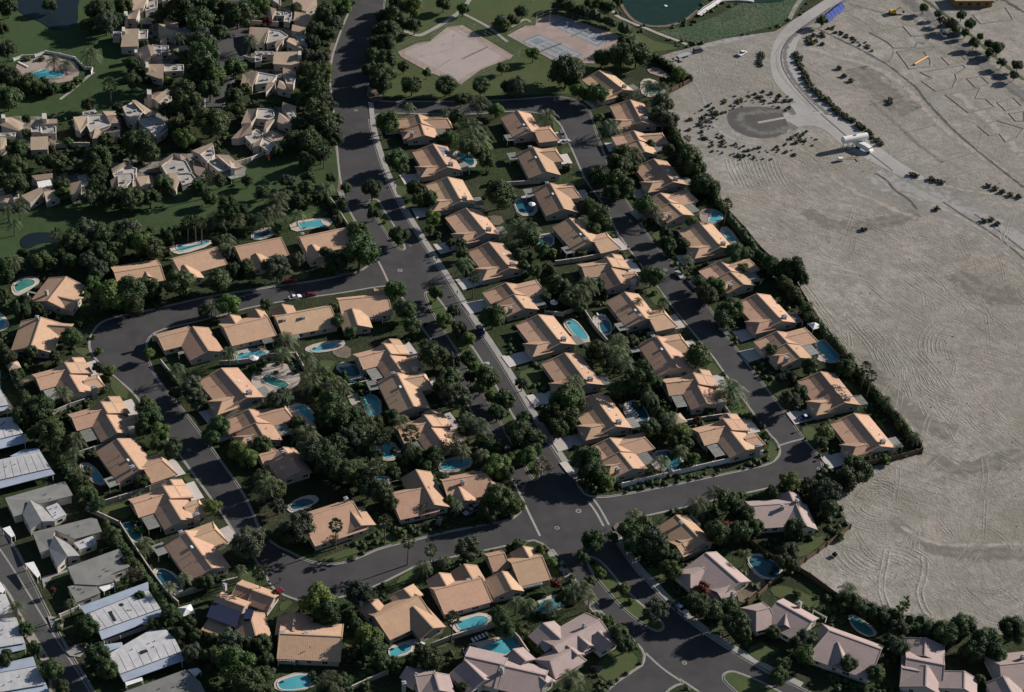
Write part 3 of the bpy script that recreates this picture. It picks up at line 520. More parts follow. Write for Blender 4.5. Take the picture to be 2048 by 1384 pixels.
# foundation trenches of the houses to be built
tr = MB()
for P_ in (pts('R4',815,262,1080,210,1150,290,1290,280,1310,300,1250,350,1200,340,1180,380,1010,385,960,340,815,262), pts('R4',1030,415,1320,370,1340,380,1250,420,1300,480,1300,530,1130,552,1110,520,1030,415), pts('R4',1220,580,1560,520,1580,545,1500,600,1510,640,1480,700,1340,730,1230,650,1310,625,1220,580),
           pts('R4',1390,460,1530,425,1590,485,1450,520,1390,460), pts('R4',1590,630,1700,608,1770,670,1660,700,1590,630), pts('R4',1420,760,1700,700,1660,790,1740,790,1810,855,1600,900,1420,760), pts('R4',1830,820,1960,780,2030,850,1900,885,1830,820), pts('R4',1680,1010,1830,965,2048,1030,1990,1100,1900,1135,1850,1070,1770,1085,1680,1010), pts('R4',1640,120,1900,60,1960,155,1700,190,1640,120), pts('R4',1930,910,2048,890,2048,970,1980,970,1930,910)):
    P = [at(*p) for p in P_]; ribbon(tr, P, -.55, 0, 0.01, .22); ribbon(tr, P, 0, .55, .22, 0.01)
tag(tr.build('trench_spoil', M['sand_dark']), 'dark lines of trench spoil marking out plots on the building site', None, None, 'stuff')
# ---------------------------------------------------------------- houses
UV = lambda a, b, c: None
DRV = []
class House:
    def __init__(s, name, label, cat, origin, ang, group, roof='roof', wall='wall', ridge='ridge'):
        s.o = empty(name, (origin.x, origin.y, ZL), ang); tag(s.o, label, cat, group)
        s.r = Vector((math.cos(ang), math.sin(ang))); s.e = Vector((-s.r.y, s.r.x)); s.org = origin.to_2d(); s.ang = ang
        s.wm = MB(); s.wallm = wall; s.roofm = roof; s.ridgem = ridge; s.nw = 0
    def loc(s, x, y, z):
        p = at(x, y, z).to_2d() - s.org; return (p.dot(s.r), p.dot(s.e))
    def wing(s, a0, b0, a1, b1, hl, hr, zr, zl, zr2, h0=0, h1=0, brk=None, wins=True, cap=True, m=None):
        z0 = -ZL
        P0 = Vector((a0, b0)); P1 = Vector((a1, b1)); L = (P1 - P0).length; d = (P1 - P0) / L; n = Vector((-d.y, d.x))
        zr -= ZL; zl -= ZL; zr2 -= ZL
        def W(u, v, z): p = P0 + d * u + n * v; return Vector((p.x, p.y, z))
        pl = [(-hl, zl)]
        if brk: pl.append((-brk[0], brk[1] - ZL))
        prof = pl + [(0, zr), (hr, zr2)]
        faces = []
        for k in range(len(prof) - 1):
            (v0, y0), (v1, y1) = prof[k], prof[k + 1]
            u0a = u1a = 0; u0b = u1b = L
            if v1 == 0 or v0 == 0:
                if v1 == 0: u1a = h0; u1b = L - h1
                if v0 == 0: u0a = h0; u0b = L - h1
            # eave ends of hip roofs stay at full length, the ridge is pulled in
            faces.append([(u0a, v0, y0), (u0b, v0, y0), (u1b, v1, y1), (u1a, v1, y1)])
        if h0: faces.append([(0, hr, zr2), (h0, 0, zr), (0, -hl, zl)])
        if h1: faces.append([(L, -hl, zl), (L - h1, 0, zr), (L, hr, zr2)])
        mb = MB(); T = 0.24
        for f in faces:
            P = [W(*p) for p in f]; nn = (P[1] - P[0]).cross(P[2] - P[1])
            if nn.z < 0: P = P[::-1]; f = f[::-1]; nn = -nn
            nn.normalize(); ev = Vector((nn.y, -nn.x, 0)); ev = ev.normalized() if ev.length > 1e-4 else Vector((1, 0, 0)); dn = nn.cross(ev)
            mb.face(P, [(p.dot(ev), p.dot(dn)) for p in P]); mb.face([p - Vector((0, 0, T)) for p in P][::-1])
            for i in range(len(P)):
                a, b = P[i], P[(i + 1) % len(P)]
                mb.face([a, a - Vector((0, 0, T)), b - Vector((0, 0, T)), b])
        ro = mb.build('roof', M[m or s.roofm], s.o)
        if cap:
            cb = MB()
            def capline(p, q_, w_=0.2):
                dd = (q_ - p); ll = dd.length; 
                if ll < .3: return
                x = dd.normalized(); y = Vector((0, 0, 1)).cross(x).normalized(); zz = x.cross(y)
                mt = Matrix((x, y, zz)).transposed().to_4x4(); mt.translation = p
                cb.box(0, -w_, -.03, ll, w_, .11, mt)
            capline(W(h0, 0, zr), W(L - h1, 0, zr))
            if h0: capline(W(0, -hl, zl), W(h0, 0, zr), .14); capline(W(0, hr, zr2), W(h0, 0, zr), .14)
            else: capline(W(0.12, -hl, zl), W(0.12, 0, zr), .12); capline(W(0.12, hr, zr2), W(0.12, 0, zr), .12)
            if h1: capline(W(L, -hl, zl), W(L - h1, 0, zr), .14); capline(W(L, hr, zr2), W(L - h1, 0, zr), .14)
            else: capline(W(L - .12, -hl, zl), W(L - .12, 0, zr), .12); capline(W(L - .12, hr, zr2), W(L - .12, 0, zr), .12)
            cb.build('ridge_cap', M[s.ridgem], ro)
        # walls
        i_ = 0.55
        if h0 or h1:
            z1 = min(zl, zr2) - 0.05; mm = [W(i_, -hl + i_, 0), W(L - i_, -hl + i_, 0), W(L - i_, hr - i_, 0), W(i_, hr - i_, 0)]
            s.wm.prism([Vector((p.x, p.y, z1)) for p in mm], z0)
        else:
            def zat(v):
                for k in range(len(prof) - 1):
                    (v0, y0), (v1, y1) = prof[k], prof[k + 1]
                    if v0 <= v <= v1: return y0 + (y1 - y0) * (v - v0) / (v1 - v0)
            pr = [(-hl + i_, zat(-hl + i_))] + [p for p in prof[1:-1]] + [(hr - i_, zat(hr - i_))]
            pr = [(v, z - .13) for v, z in pr]; ring = pr + [(hr - i_, z0), (-hl + i_, z0)]
            A = [W(i_, v, z) for v, z in ring]; B = [W(L - i_, v, z) for v, z in ring]; k0 = len(s.wm.v); nn_ = len(ring)
            s.wm.v += [tuple(p) for p in A + B]; s.wm.f.append(tuple(range(k0, k0 + nn_))[::-1]); s.wm.f.append(tuple(range(k0 + nn_, k0 + 2 * nn_)))
            for k in range(nn_): s.wm.f.append((k0 + k, k0 + (k + 1) % nn_, k0 + nn_ + (k + 1) % nn_, k0 + nn_ + k))
        if wins:
            rr = random.Random(int(L * 97 + hl * 13 + s.ang * 50))
            def place(p, out, wd, hh, zc):
                wo = Vector((out.x * s.r.x + out.y * s.e.x, out.x * s.r.y + out.y * s.e.y))
                if wo.y > 0.35: return
                s.window(p, out, wd, hh, zc)
            for sgn, hw in ((-1, hl), (1, hr)):
                u = 2.0 + rr.random() * 1.5
                while u < L - 2: place(P0 + d * u + n * sgn * (hw - i_), n * sgn, rr.choice((1.1, 1.5, 2.0)), 1.1, 1.35); u += rr.uniform(3.2, 5)
            for end, uu in ((-1, i_), (1, L - i_)):
                if (h0 if end < 0 else h1): continue
                for v in ((-hl * .5), (hr * .5)): place(P0 + d * uu + n * v, d * end, rr.choice((1.2, 1.7)), 1.1, 1.4)
        return ro
    def window(s, p, out, wd, hh, zc):
        ang = math.atan2(out.y, out.x); m = Matrix.Translation((p.x, p.y, zc)) @ Matrix.Rotation(ang, 4, 'Z')
        f = MB(); t = .07
        f.box(-.02, -wd / 2 - t, -hh / 2 - t, .05, wd / 2 + t, -hh / 2, m); f.box(-.02, -wd / 2 - t, hh / 2, .05, wd / 2 + t, hh / 2 + t, m)
        f.box(-.02, -wd / 2 - t, -hh / 2, .05, -wd / 2, hh / 2, m); f.box(-.02, wd / 2, -hh / 2, .05, wd / 2 + t, hh / 2, m); f.box(-.02, -.03, -hh / 2, .045, .03, hh / 2, m)
        wo = f.build('window', M['white'], s.o); g_ = MB(); g_.box(-.03, -wd / 2, -hh / 2, .02, wd / 2, hh / 2, m); g_.build('pane', M['glass'], wo)
    def garage(s, p, out, wd=4.8):
        ang = math.atan2(out[1], out[0]); m = Matrix.Translation((p[0], p[1], 0)) @ Matrix.Rotation(ang, 4, 'Z'); f = MB()
        for k in range(4): f.box(-.05, -wd / 2, -.02 + k * .54, .06 - .012 * (k % 2), wd / 2, .5 + k * .54, m)
        f.build('garage_door', M['wall_w'], s.o)
    def chimney(s, a, b, zb, zt, w_=0.55, l_=0.8):
        f = MB(); f.box(a - w_, b - l_, zb, a + w_, b + l_, zt); c = f.build('chimney', M['brick'], s.o)
        f = MB(); f.box(a - w_ - .12, b - l_ - .12, zt, a + w_ + .12, b + l_ + .12, zt + .14); f.box(a - w_ * .5, b - l_ * .5, zt + .14, a + w_ * .5, b + l_ * .5, zt + .4); f.build('chimney_cap', M['metal'], c)
    def vent(s, a, b, z, kind=0):
        f = MB()
        if kind == 0: f.tube((a, b, z - .1), (a, b, z + .45), .12)
        elif kind == 1: f.box(a - .55, b - .55, z - .35, a + .55, b + .55, z + .65); f.box(a - .65, b - .65, z + .65, a + .65, b + .65, z + .75)
        else: f.box(a - .6, b - .4, z - .2, a + .6, b + .4, z + .1)
        f.build(('roof_vent', 'roof_cooler', 'skylight')[kind], M[('dark', 'metal', 'white')[kind]], s.o)
    def patio(s, a0, b0, a1, b1, z=2.35, m='cover'):
        f = MB(); f.box(a0, b0, z - .1, a1, b1, z + .08)
        k = a0 + .7
        while k < a1 - .3: f.box(k - .05, b0 + .05, z + .08, k + .05, b1 - .05, z + .16); k += .8
        c = f.build('patio_cover', M[m], s.o)
        for x, y in ((a0 + .2, b0 + .2), (a1 - .2, b0 + .2), (a0 + .2, b1 - .2), (a1 - .2, b1 - .2)):
            g_ = MB(); g_.box(x - .08, y - .08, -.05, x + .08, y + .08, z - .1); g_.build('post', M['white'], c)
    def drive(s, P, m='drive'):
        DRV.append([Vector((s.org.x + x * s.r.x + y * s.e.x, s.org.y + x * s.r.y + y * s.e.y)) for x, y in P])
        mb = MB(); Q = [Vector((x, y, 0)) for x, y in P]; tri_poly(mb, Q, LZ + 0.13 - ZL + 0.002 * (len(bpy.data.objects) % 13)); o = mb.build('driveway', M[m], None); o.location = s.o.location; o.rotation_euler = s.o.rotation_euler
        o["kind"] = 'structure'
        for p in o.data.polygons:
            if p.normal.z < 0: p.flip()
    def done(s): s.wm.build('wall', M[s.wallm], s.o)

HOUSES = []      # (object, world xy, short name) for the labels of what stands beside them
def tmpl(kind, R0, R1, row, k, n, zr=5.05, mirror=False, dl=7.0, L=None, roof='roof', extra=None, adj=(0, 0)):
    A = at(*R0, zr); B = at(*R1, zr); d = (B - A).to_2d(); ang = math.atan2(d.y, d.x); L0 = d.length
    Lt = {'A': 17.4, 'AP': 17.0, 'B': 15.6, 'C': 18.0, 'D': 15.7}[kind]
    mid = (A + B) * .5; r = Vector((math.cos(ang), math.sin(ang), 0))
    org = (mid - r * Lt / 2) if abs(L0 - Lt) < 2.2 else A
    nm = ORD[k] + ' ' + SHORT[row] + ' house'
    H = House('house', 'orange clay-tiled house, ' + ORD[k] + ' from the top of ' + row, 'house', Vector((org.x, org.y, 0)), ang, 'tile-roofed houses in ' + row, roof)
    HOUSES.append((H.o, org.to_2d() + r.to_2d() * 8, nm))
    rr = random.Random(k * 31 + n); j = lambda v: v
    if kind == 'A':
        H.wing(0, 0, 17.4, 0, 8.6, 6.1, 5.05, 2.75, 2.75, 0, 0, (4.4, 3.4))
        H.wing(14.3, -3, 14.3, -10.9, 3.9, 3.7, 4.2, 2.75, 2.75, 0, 3.7, wins=False)
        H.garage((14.3, -10.4), (0, -1)); H.chimney(15.6, 1.7, 3.6, 5.6)
        H.vent(8, 2.2, 4.2, 2); H.vent(5.5, -3.2, 3.9); H.vent(11, 3.5, 3.7)
        H.patio(12.2, 5.9, 17.3, 9.2)
        H.drive([(11.6, -10.2), (17, -10.2), (17.6, -10.2 - dl), (11.0, -10.2 - dl)])
    elif kind == 'AP':
        H.wing(0, 0, 16.4, 0, 7.2, 5.8, 5.1, 2.7, 2.85)
        H.wing(15.2, 1.5, 15.2, 10.2, 6.2, 5.0, 4.55, 2.7, 2.7, 0, 2.2, wins=False)
        H.garage((16.2, 9.7), (0, 1)); H.chimney(14.6, -1.6, 3.6, 5.5, .5, .6)
        H.vent(7, -2.5, 4.1); H.vent(9.5, -4, 3.7); H.vent(10.5, -1, 4.7, 2)
        H.patio(12.6, -10.2, 17.0, -6.6)
        H.drive([(12.0, 9.6), (19.5, 9.6), (19.8, 9.6 + dl), (11.6, 9.6 + dl)])
    elif kind == 'C':
        H.wing(0, 0, 18, 0, 6.9, 5.9, 5.1, 2.7, 2.8)
        H.wing(3.2, 1.2, 3.2, 10.0, 5.1, 5.1, 4.5, 2.65, 2.65, 0, 1.8, wins=False)
        H.garage((3.2, 9.5), (0, 1)); H.vent(9, -2.8, 4); H.vent(12, -4, 3.7); H.vent(7, -1, 4.7, 2); H.chimney(.6, -1.5, 3.8, 5.6, .45, .6)
        H.patio(-1.2, -10.3, 3.6, -6.7)
        H.drive([(0, 9.4), (6.6, 9.4), (6.8, 9.4 + dl), (-.4, 9.4 + dl)])
    elif kind == 'D':
        H.wing(-.2, 0, 6.0, 0, 5.6, 7.2, 5.15, 2.9, 2.75, wins=False)
        H.wing(-3.2, 3.4, 5.4, 3.4, 3.0, 3.8, 3.95, 3.0, 2.72, wins=False)
        H.wing(5.2, -.5, 15.8, -.5, 5.4, 5.8, 4.85, 2.8, 2.6)
        H.wing(3.1, -.8, 3.1, -10.8, 4.6, 4.4, 4.75, 2.7, 2.8)
        H.wing(10.2, 2.5, 10.2, 8.4, 3.4, 3.0, 4.0, 2.75, 2.75, 0, 1.2, wins=False)
        H.garage((-2.6, 4.5), (-1, 0), 4.2); H.chimney(15.4, 4.2, -.2, 4.9, .5, .9); H.vent(9, -3, 3.9); H.vent(3.2, -5, 4.6)
        H.patio(7.7, -10.0, 13.4, -6.0)
        H.drive([(-3.2, 7.0), (4.6, 7.0), (4.9, 7.0 + dl), (-3.4, 7.0 + dl)])
    elif kind == 'B':
        H.wing(0, 0, 7.2, 0, 9.2, 5.4, 5.0, 3.0, 2.8, 0, 0, (4.4, 3.5))
        H.wing(6.8, -.3, 15.6, -.3, 6.8, 5.7, 4.75, 2.75, 2.65)
        H.wing(3.7, .8, 3.7, 12.4, 4.4, 4.4, 4.5, 2.7, 2.7, 0, 1.5)
        H.wing(11.2, -2.0, 11.2, -8.6, 2.9, 2.9, 4.05, 2.72, 2.72, 0, 2.9, wins=False)
        H.garage((3.0, -8.7), (0, -1)); H.chimney(14.0, -5.2, -.2, 5.0, .5, .6); H.vent(10, 2, 3.9); H.vent(3, -3, 3.9)
        H.patio(8.2, 5.5, 13.5, 9.3)
        H.drive([(.4, -8.8), (6.2, -8.8), (6.6, -8.8 - dl), (0, -8.8 - dl)])
    if extra: extra(H)
    H.done(); return H
ORD = ['', 'first', 'second', 'third', 'fourth', 'fifth', 'sixth', 'seventh', 'eighth', 'ninth', 'tenth', 'eleventh', 'twelfth']
SHORT = {'the row backing on the desert': 'desert-side', 'the row west of the desert street': 'desert-street', 'the row east of the boulevard': 'east boulevard', 'the row west of the boulevard': 'west boulevard', 'the inner row of the loop': 'inner-loop', 'the row by the mobile homes': 'outer-loop'}
ROWS = {'D': 'the row backing on the desert', 'M': 'the row west of the desert street', 'L': 'the row east of the boulevard', 'W': 'the row west of the boulevard', 'I': 'the inner row of the loop', 'K': 'the row by the mobile homes'}
def solar(H):
    for k in range(3):
        f = MB(); a = 1.2 + k * 2.6
        for (b0, z0_), (b1, z1_) in (((.8, 4.62), (5.0, 3.12)),): f.face([(a, b0, z0_ - ZL + .12), (a + 2.3, b0, z0_ - ZL + .12), (a + 2.3, b1, z1_ - ZL + .12), (a, b1, z1_ - ZL + .12)]); f.face([(a, b0, z0_ - ZL + .05), (a, b1, z1_ - ZL + .05), (a + 2.3, b1, z1_ - ZL + .05), (a + 2.3, b0, z0_ - ZL + .05)])
        f.build('solar_panel', M['solar_grey'], H.o)
T = [('A','D',1,(1198,141),(1246.5,179),5),('A','D',2,(1261,200),(1284,243),3),('B','D',3,(1266.5,259),(1293,304),3),('A','D',4,(1309,319),(1346,363),5),('B','D',5,(1322,387),(1366,426),5),('A','D',6,(1399,445),(1441,493),5),('B','D',7,(1440,521),(1464,543.5),5),
     ('A','D',8,(1516.5,590),(1562,639),6),('B','D',9,(1553.5,662),(1603,714),6),('A','D',10,(1641,743),(1691,806),8),('A','D',11,(1708,827),(1761,892),8),
     ('AP','M',1,(1035,221),(1069,272),5),('C','M',2,(1066.5,294),(1097,350),5),('C','M',3,(1099,363.5),(1130,421),5),('AP','M',4,(1136.5,433.5),(1186,488),5),('D','M',5,(1213,514),(1246,566),5),('AP','M',6,(1249,583.5),(1294,640),5),('C','M',7,(1313,672),(1356,735),5),('D','M',8,(1386.5,746),(1418,806),5),('D','M',9,(1446.5,838),(1486.5,888),5),
     ('B','L',1,(836,225),(852,272),5),('A','L',2,(866,287.5),(896,335),7),('A','L',3,(896,355),(922,402),7),('A','L',4,(934.5,418.5),(971,463.5),8),('A','L',5,(979.5,486),(1018,534),8),('B','L',6,(1012,565),(1052,615),8),('A','L',7,(1079,632),(1120,683.5),9),('A','L',8,(1131.5,708),(1174,764.5),9),('A','L',9,(1186.5,789.5),(1231.5,852),10),('B','L',10,(1219,874.5),(1269,936),9),
     ('D','W',2,(768,688),(799,731),4),('C','W',3,(796,749.5),(826,809),4),('D','W',4,(849.5,831),(881,874),4),
     ('A','I',2,(442.5,736),(487,787),4),('B','I',3,(497,817),(534,878),4),
     ('D','K',1,(130,726),(163,782),4),('D','K',2,(202.5,804.5),(238,864),4),('AP','K',3,(234,877),(281,942),4),('D','K',4,(327.5,974.5),(365,1036),4),('C','K',5,(370,1062),(424,1136),5)]
for i_, (kd, row, k, R0, R1, dl) in enumerate(T):
    tmpl(kd, R0, R1, ROWS[row], k, i_, dl=dl, extra=solar if (row, k) == ('L', 2) else None)

def custom(name, label, short, wings, patios=(), chim=(), vents=(), group=None, roof='roof', ridge='ridge', wall='wall', flip=None, cat='house', garages=()):
    """wings: (x0, y0, x1, y1, zr, hl, hr, ze, hip0, hip1) - ridge drawn by two places on the roof; hl is the side to the right of the walk from first to second"""
    w0 = wings[0]; A = at(w0[0], w0[1], w0[4]); B = at(w0[2], w0[3], w0[4]); d = (B - A).to_2d(); ang = math.atan2(d.y, d.x)
    H = House(name, label, cat, Vector((A.x, A.y, 0)), ang, group, roof, wall, ridge); HOUSES.append((H.o, (A + B).to_2d() * .5, short))
    for w_ in wings:
        x0, y0, x1, y1, zr, hl, hr, ze = w_[:8]; h0 = w_[8] if len(w_) > 8 else 0; h1 = w_[9] if len(w_) > 9 else 0
        a0, b0 = H.loc(x0, y0, zr); a1, b1 = H.loc(x1, y1, zr)
        # square the wing to the house
        da, db = a1 - a0, b1 - b0
        if abs(da) > abs(db) * 2.2: b1 = b0
        elif abs(db) > abs(da) * 2.2: a1 = a0
        dd = Vector((a1 - a0, b1 - b0)).normalized()
        a0 -= dd.x * h0; b0 -= dd.y * h0; a1 += dd.x * h1; b1 += dd.y * h1
        H.wing(a0, b0, a1, b1, hl, hr, zr, ze, ze, h0, h1)
    for x0, y0, x1, y1 in patios:
        a0, b0 = H.loc(x0, y0, 2.4); a1, b1 = H.loc(x1, y1, 2.4); H.patio(min(a0, a1), min(b0, b1), max(a0, a1), max(b0, b1))
    for x, y, z in chim:
        a, b = H.loc(x, y, z); H.chimney(a, b, 2.2, z, .5, .5)
    for v in vents:
        a, b = H.loc(v[0], v[1], 4.3); H.vent(a, b, 4.3 - ZL, v[2] if len(v) > 2 else 0)
    H.done(); return H
def house(label, short, *a, **k): return custom('house', label, short, *a, **k)
GL = 'the golf-side row'; LI = 'the row below the top leg of the loop street'
house('orange-tiled house nearest the golf pond, half hidden behind big round trees', 'tree-hidden golf house', [(228,545, 322,530,4.7,6.5,6.5,2.7), (290,538, 300,552,4.2,3,3,2.7,0,0)], group='tile-roofed houses on the golf side')
house('orange-tiled house, third from the boulevard on the golf side of the loop', 'third golf-side house', [(345,518, 436,494,4.9,8.2,3.5,2.7), (368,529, 398,552,4.2,4,4,2.7,0,0)], chim=(), vents=((385,512,2),), group='tile-roofed houses on the golf side')
house('orange-tiled house, second from the boulevard on the golf side of the loop', 'second golf-side house', [(470,494, 563,475,4.9,8.2,3.5,2.7), (512,506, 531,530,4.2,4,4,2.7,0,0)], vents=((520,488,2),), group='tile-roofed houses on the golf side')
house('orange-tiled corner house with its pool behind, on the golf side by the boulevard', 'golf-side corner house', [(599,475, 692,456,4.9,8.6,3.5,2.7), (624,488, 637,514,4.3,4,4,2.7,0,0)], chim=((605,468,5.2),), vents=((642,470,2),), group='tile-roofed houses on the golf side')
house('orange-tiled corner house inside the first bend of the loop street', 'corner house inside the loop bend', [(386,653, 418,702,4.8,6.5,5.5,2.7), (316,675, 384,657,4.3,5.5,4,2.7)], patios=((358,710, 388,697),), chim=((308,670,4.6),), group='tile-roofed houses inside the loop')
house('orange-tiled house, second from the bend below the top leg of the loop', 'second house below the loop', [(447,655, 537,634,4.8,8.0,5,2.7), (460,629, 470,652,4.3,3.6,3.6,2.7), (511,618, 520,640,4.3,3.2,3.2,2.7)], patios=((518,672, 548,684),), group='tile-roofed houses inside the loop')
house('orange-tiled house with two white coolers on its roof, below the loop street', 'house with two white roof coolers', [(550,633, 662,612,4.9,8.8,3.5,2.7), (564,608, 576,633,4.3,4,4,2.7)], vents=((568,641,1), (606,636,1)), patios=((600,676, 560,672),), group='tile-roofed houses inside the loop')
house('orange-tiled corner house between the loop street and the boulevard median', 'corner house facing the boulevard median', [(676,600, 776,590,4.8,8.6,4,2.7), (704,616, 722,650,4.5,5.0,5.2,2.7), (748,577, 754,597,4.3,3.4,3.4,2.7)], patios=((738,640, 766,634),), group='tile-roofed houses inside the loop')
house('orange-tiled house crowded by trees at the bottom of the inner row', 'bottom house of the inner row', [(566,894, 600,942,4.8,6.5,4.2,2.7), (519,912, 556,902,4.3,3,3.8,2.7)], chim=((566,904,5.4),), group='tile-roofed houses inside the loop')
house('big orange-tiled house with a white driveway inside the lower loop corner', 'house with the white driveway', [(600,1037, 707,1003,5.1,10.5,4,2.7), (697,1015, 730,1049,4.4,5,5,2.7)], chim=((692,997,5.6),), vents=((655,1020,2),), group='tile-roofed houses inside the loop')
house('orange-tiled house with a long bright east slope above the lower loop street', 'house with the long bright slope', [(832,939, 870,1010,5.0,5,5.0,2.7), (780,990, 858,972,4.6,9.5,3,2.7)], patios=((780,965, 815,957),), group='tile-roofed houses inside the loop')
house('orange-tiled corner house beside the huge round tree at the boulevard junction', 'house beside the junction tree', [(884,962, 972,947,4.9,7.5,4,2.7,0,2), (917,972, 936,1000,4.3,4,4,2.7), (982,963, 992,982,4.2,3,3,2.7)], chim=((925,962,5.6),), group='tile-roofed houses inside the loop')
house('orange-tiled house with its ridge toward the viewer, upper one left of the loop', 'upper house beyond the bend', [(133,553, 95,602,4.9,6.8,6.8,2.7), (112,592, 152,606,4.3,4,4.4,2.7,0,0)], patios=((55,582, 78,590),), chim=((93,583,5.6),), group='tile-roofed houses left of the loop')
house('orange-tiled house with its ridge toward the viewer, lower one left of the loop', 'lower house beyond the bend', [(82,634, 62,694,4.9,6.8,7.2,2.7), (97,650, 143,652,4.3,3.5,3.5,2.7,0,0)], chim=((74,634,5.6),), group='tile-roofed houses left of the loop')
# bottom row
Hs = house('orange-tiled house with dark solar panels covering its roof', 'house with the dark solar panels', [(432,1192, 490,1213,5.2,3.6,3.6,3.6), (505,1180, 540,1208,4.6,4,4,2.7,0,0), (498,1222, 512,1272,4.6,5,4.5,2.7), (535,1190, 470,1172,4.2,3.5,3.5,2.7), (425,1225, 470,1240,3.6,6.5,6.5,2.7)], chim=((449,1170,4.8),), group='tile-roofed houses of the bottom row')
f = MB(); P_ = [at(*p, 4.45) for p in pts('B1',1705,650,1930,725,1890,870,1650,780)]; f.prism(P_, 4.3); so_ = f.build('solar_panel', M['solar'], None)
so_.parent = Hs.o; bpy.context.view_layer.update(); so_.matrix_parent_inverse = Hs.o.matrix_world.inverted()
f = MB(); P_ = [at(*p, 5.0) for p in pts('B1',1965,715,2030,730,2010,800,1950,800)]; f.prism(P_, 4.3); so_ = f.build('solar_panel', M['solar'], None)
so_.parent = Hs.o; so_.matrix_parent_inverse = Hs.o.matrix_world.inverted()
f = MB(); P_ = [at(*p, 2.5) for p in pts('B1',1660,785,1740,810,1800,900,1700,870)]; f.prism(P_, 2.35); so_ = f.build('patio_cover', M['cover'], None)
so_.parent = Hs.o; so_.matrix_parent_inverse = Hs.o.matrix_world.inverted()
house('wide orange-tiled house with ribbed tiles showing, centre of the bottom row', 'wide house in the bottom row', [(558,1267, 685,1273,5.0,7.4,7.0,2.7), (590,1224, 585,1262,4.7,5,5.2,2.7)], vents=((565,1268,1), (612,1270,1), (620,1295,0)), patios=((555,1322, 592,1308),), group='tile-roofed houses of the bottom row')
house('orange-tiled house with a bright gable and a small pool below it', 'house above the small pool', [(748,1233, 839,1191,5.0,8.2,4,2.7), (826,1212, 872,1254,4.7,4.3,4.5,2.7), (808,1178, 822,1195,4.4,4.5,4.5,2.7,1.5,0), (735,1198, 756,1222,4.3,3.5,3.5,2.7)], patios=((790,1262, 828,1252),), chim=((722,1205,4.6),), group='tile-roofed houses of the bottom row')
house('orange-tiled house with two front gables and a long grey patio cover', 'house with two front gables', [(868,1180, 965,1155,5.0,8.0,3.5,2.7), (878,1145, 895,1174,4.5,4,4,2.7), (928,1128, 946,1160,4.6,4.3,4.3,2.7)], vents=((937,1163,1),), patios=((893,1222, 980,1196),), group='tile-roofed houses of the bottom row')
house('orange-tiled house nearest the boulevard in the bottom row', 'last bottom-row house', [(1022,1126, 1085,1112,4.9,7.8,4,2.7), (1004,1142, 1030,1178,4.6,5.5,4,2.7), (1046,1092, 1060,1118,4.4,4,3.6,2.7), (975,1113, 1010,1106,4.4,5,3,2.7)], patios=((1046,1178, 1083,1164),), group='tile-roofed houses of the bottom row')
house('orange-tiled house below the cross street, among the rose-roofed ones', 'orange house below the cross street', [(1352,1030, 1407,1085,4.9,7.5,4.6,2.7), (1388,1075, 1368,1090,4.3,4,4,2.7,0,0), (1352,1091, 1388,1077,4.2,4,3.6,2.7)], patios=((1378,1032, 1402,1048),), chim=((1363,1045,5.4),), group='tile-roofed houses below the cross street')
RG = 'rose-roofed houses in the lower corner'
K_ = dict(roof='roof_rose', ridge='ridge_rose', wall='wall_w', group=RG)
house('rose-roofed house beside the red-leaved tree, uppermost of the rose roofs', 'uppermost rose-roofed house', [(1500,1012, 1597,1005,4.9,8,4.5,2.7), (1590,1002, 1638,1050,4.8,6,4.2,2.7), (1578,982, 1596,1008,4.5,3.5,3.5,2.7)], chim=((1565,1012,5.6), (1594,1001,5.4)), **K_)
house('rose-roofed house with a long pale pink east slope', 'rose house with the pale pink slope', [(1411,1105, 1480,1165,5.0,9.0,5.0,2.7), (1408,1134, 1372,1140,4.3,4,3.6,2.7,0,3), (1462,1170, 1440,1190,4.2,3.6,3.2,2.7)], chim=((1466,1186,4.8),), **K_)
house('rose-roofed house behind the fence below the sand corner', 'rose house below the sand corner', [(1553,1203, 1625,1243,4.9,8.0,4.6,2.7), (1513,1222, 1540,1215,4.3,6,4,2.7,3,0), (1573,1224, 1570,1250,4.3,3,3,2.7)], patios=((1625,1222, 1655,1235),), chim=((1600,1206,4.8),), **K_)
house('rose-roofed house with a dark green kidney pool behind', 'rose house with the dark kidney pool', [(1659,1261, 1764,1299,5.0,11,4.0,2.7,3,0), (1676,1284, 1688,1322,4.6,3.6,3.2,2.7)], vents=((1700,1285,0),), **K_)
house('rose-roofed house with three gables near the lower right corner', 'three-gabled rose house', [(1812,1315, 1890,1330,4.9,6,6,2.7), (1851,1275, 1852,1312,4.6,6.5,6,2.7), (1853,1330, 1876,1378,4.8,7,4.5,2.7), (1929,1342, 1950,1382,4.7,8,4,2.7), (1803,1335, 1850,1350,4.3,5,5,2.7)], **K_)
house('rose-roofed house cut by the lower right corner of the view', 'corner rose house', [(2000,1330, 2090,1320,4.9,8,6,2.7,2,0), (2006,1352, 2030,1392,4.6,5,4.5,2.7)], chim=((2046,1312,5.4),), **K_)
house('rose-roofed house with four small gables beside the boulevard', 'four-gabled rose house', [(1107,1292, 1200,1238,4.9,5.5,6,2.7), (1086,1246, 1120,1279,4.6,5.5,4.5,2.7), (1153,1268, 1180,1290,4.5,2.6,2.6,2.7), (1196,1262, 1228,1283,4.6,3.8,3.2,2.7), (1134,1290, 1155,1310,4.4,3,3,2.7), (1100,1322, 1155,1310,4.6,4.8,4.2,2.7,2,2)], chim=((1169,1250,5.8),), **K_)
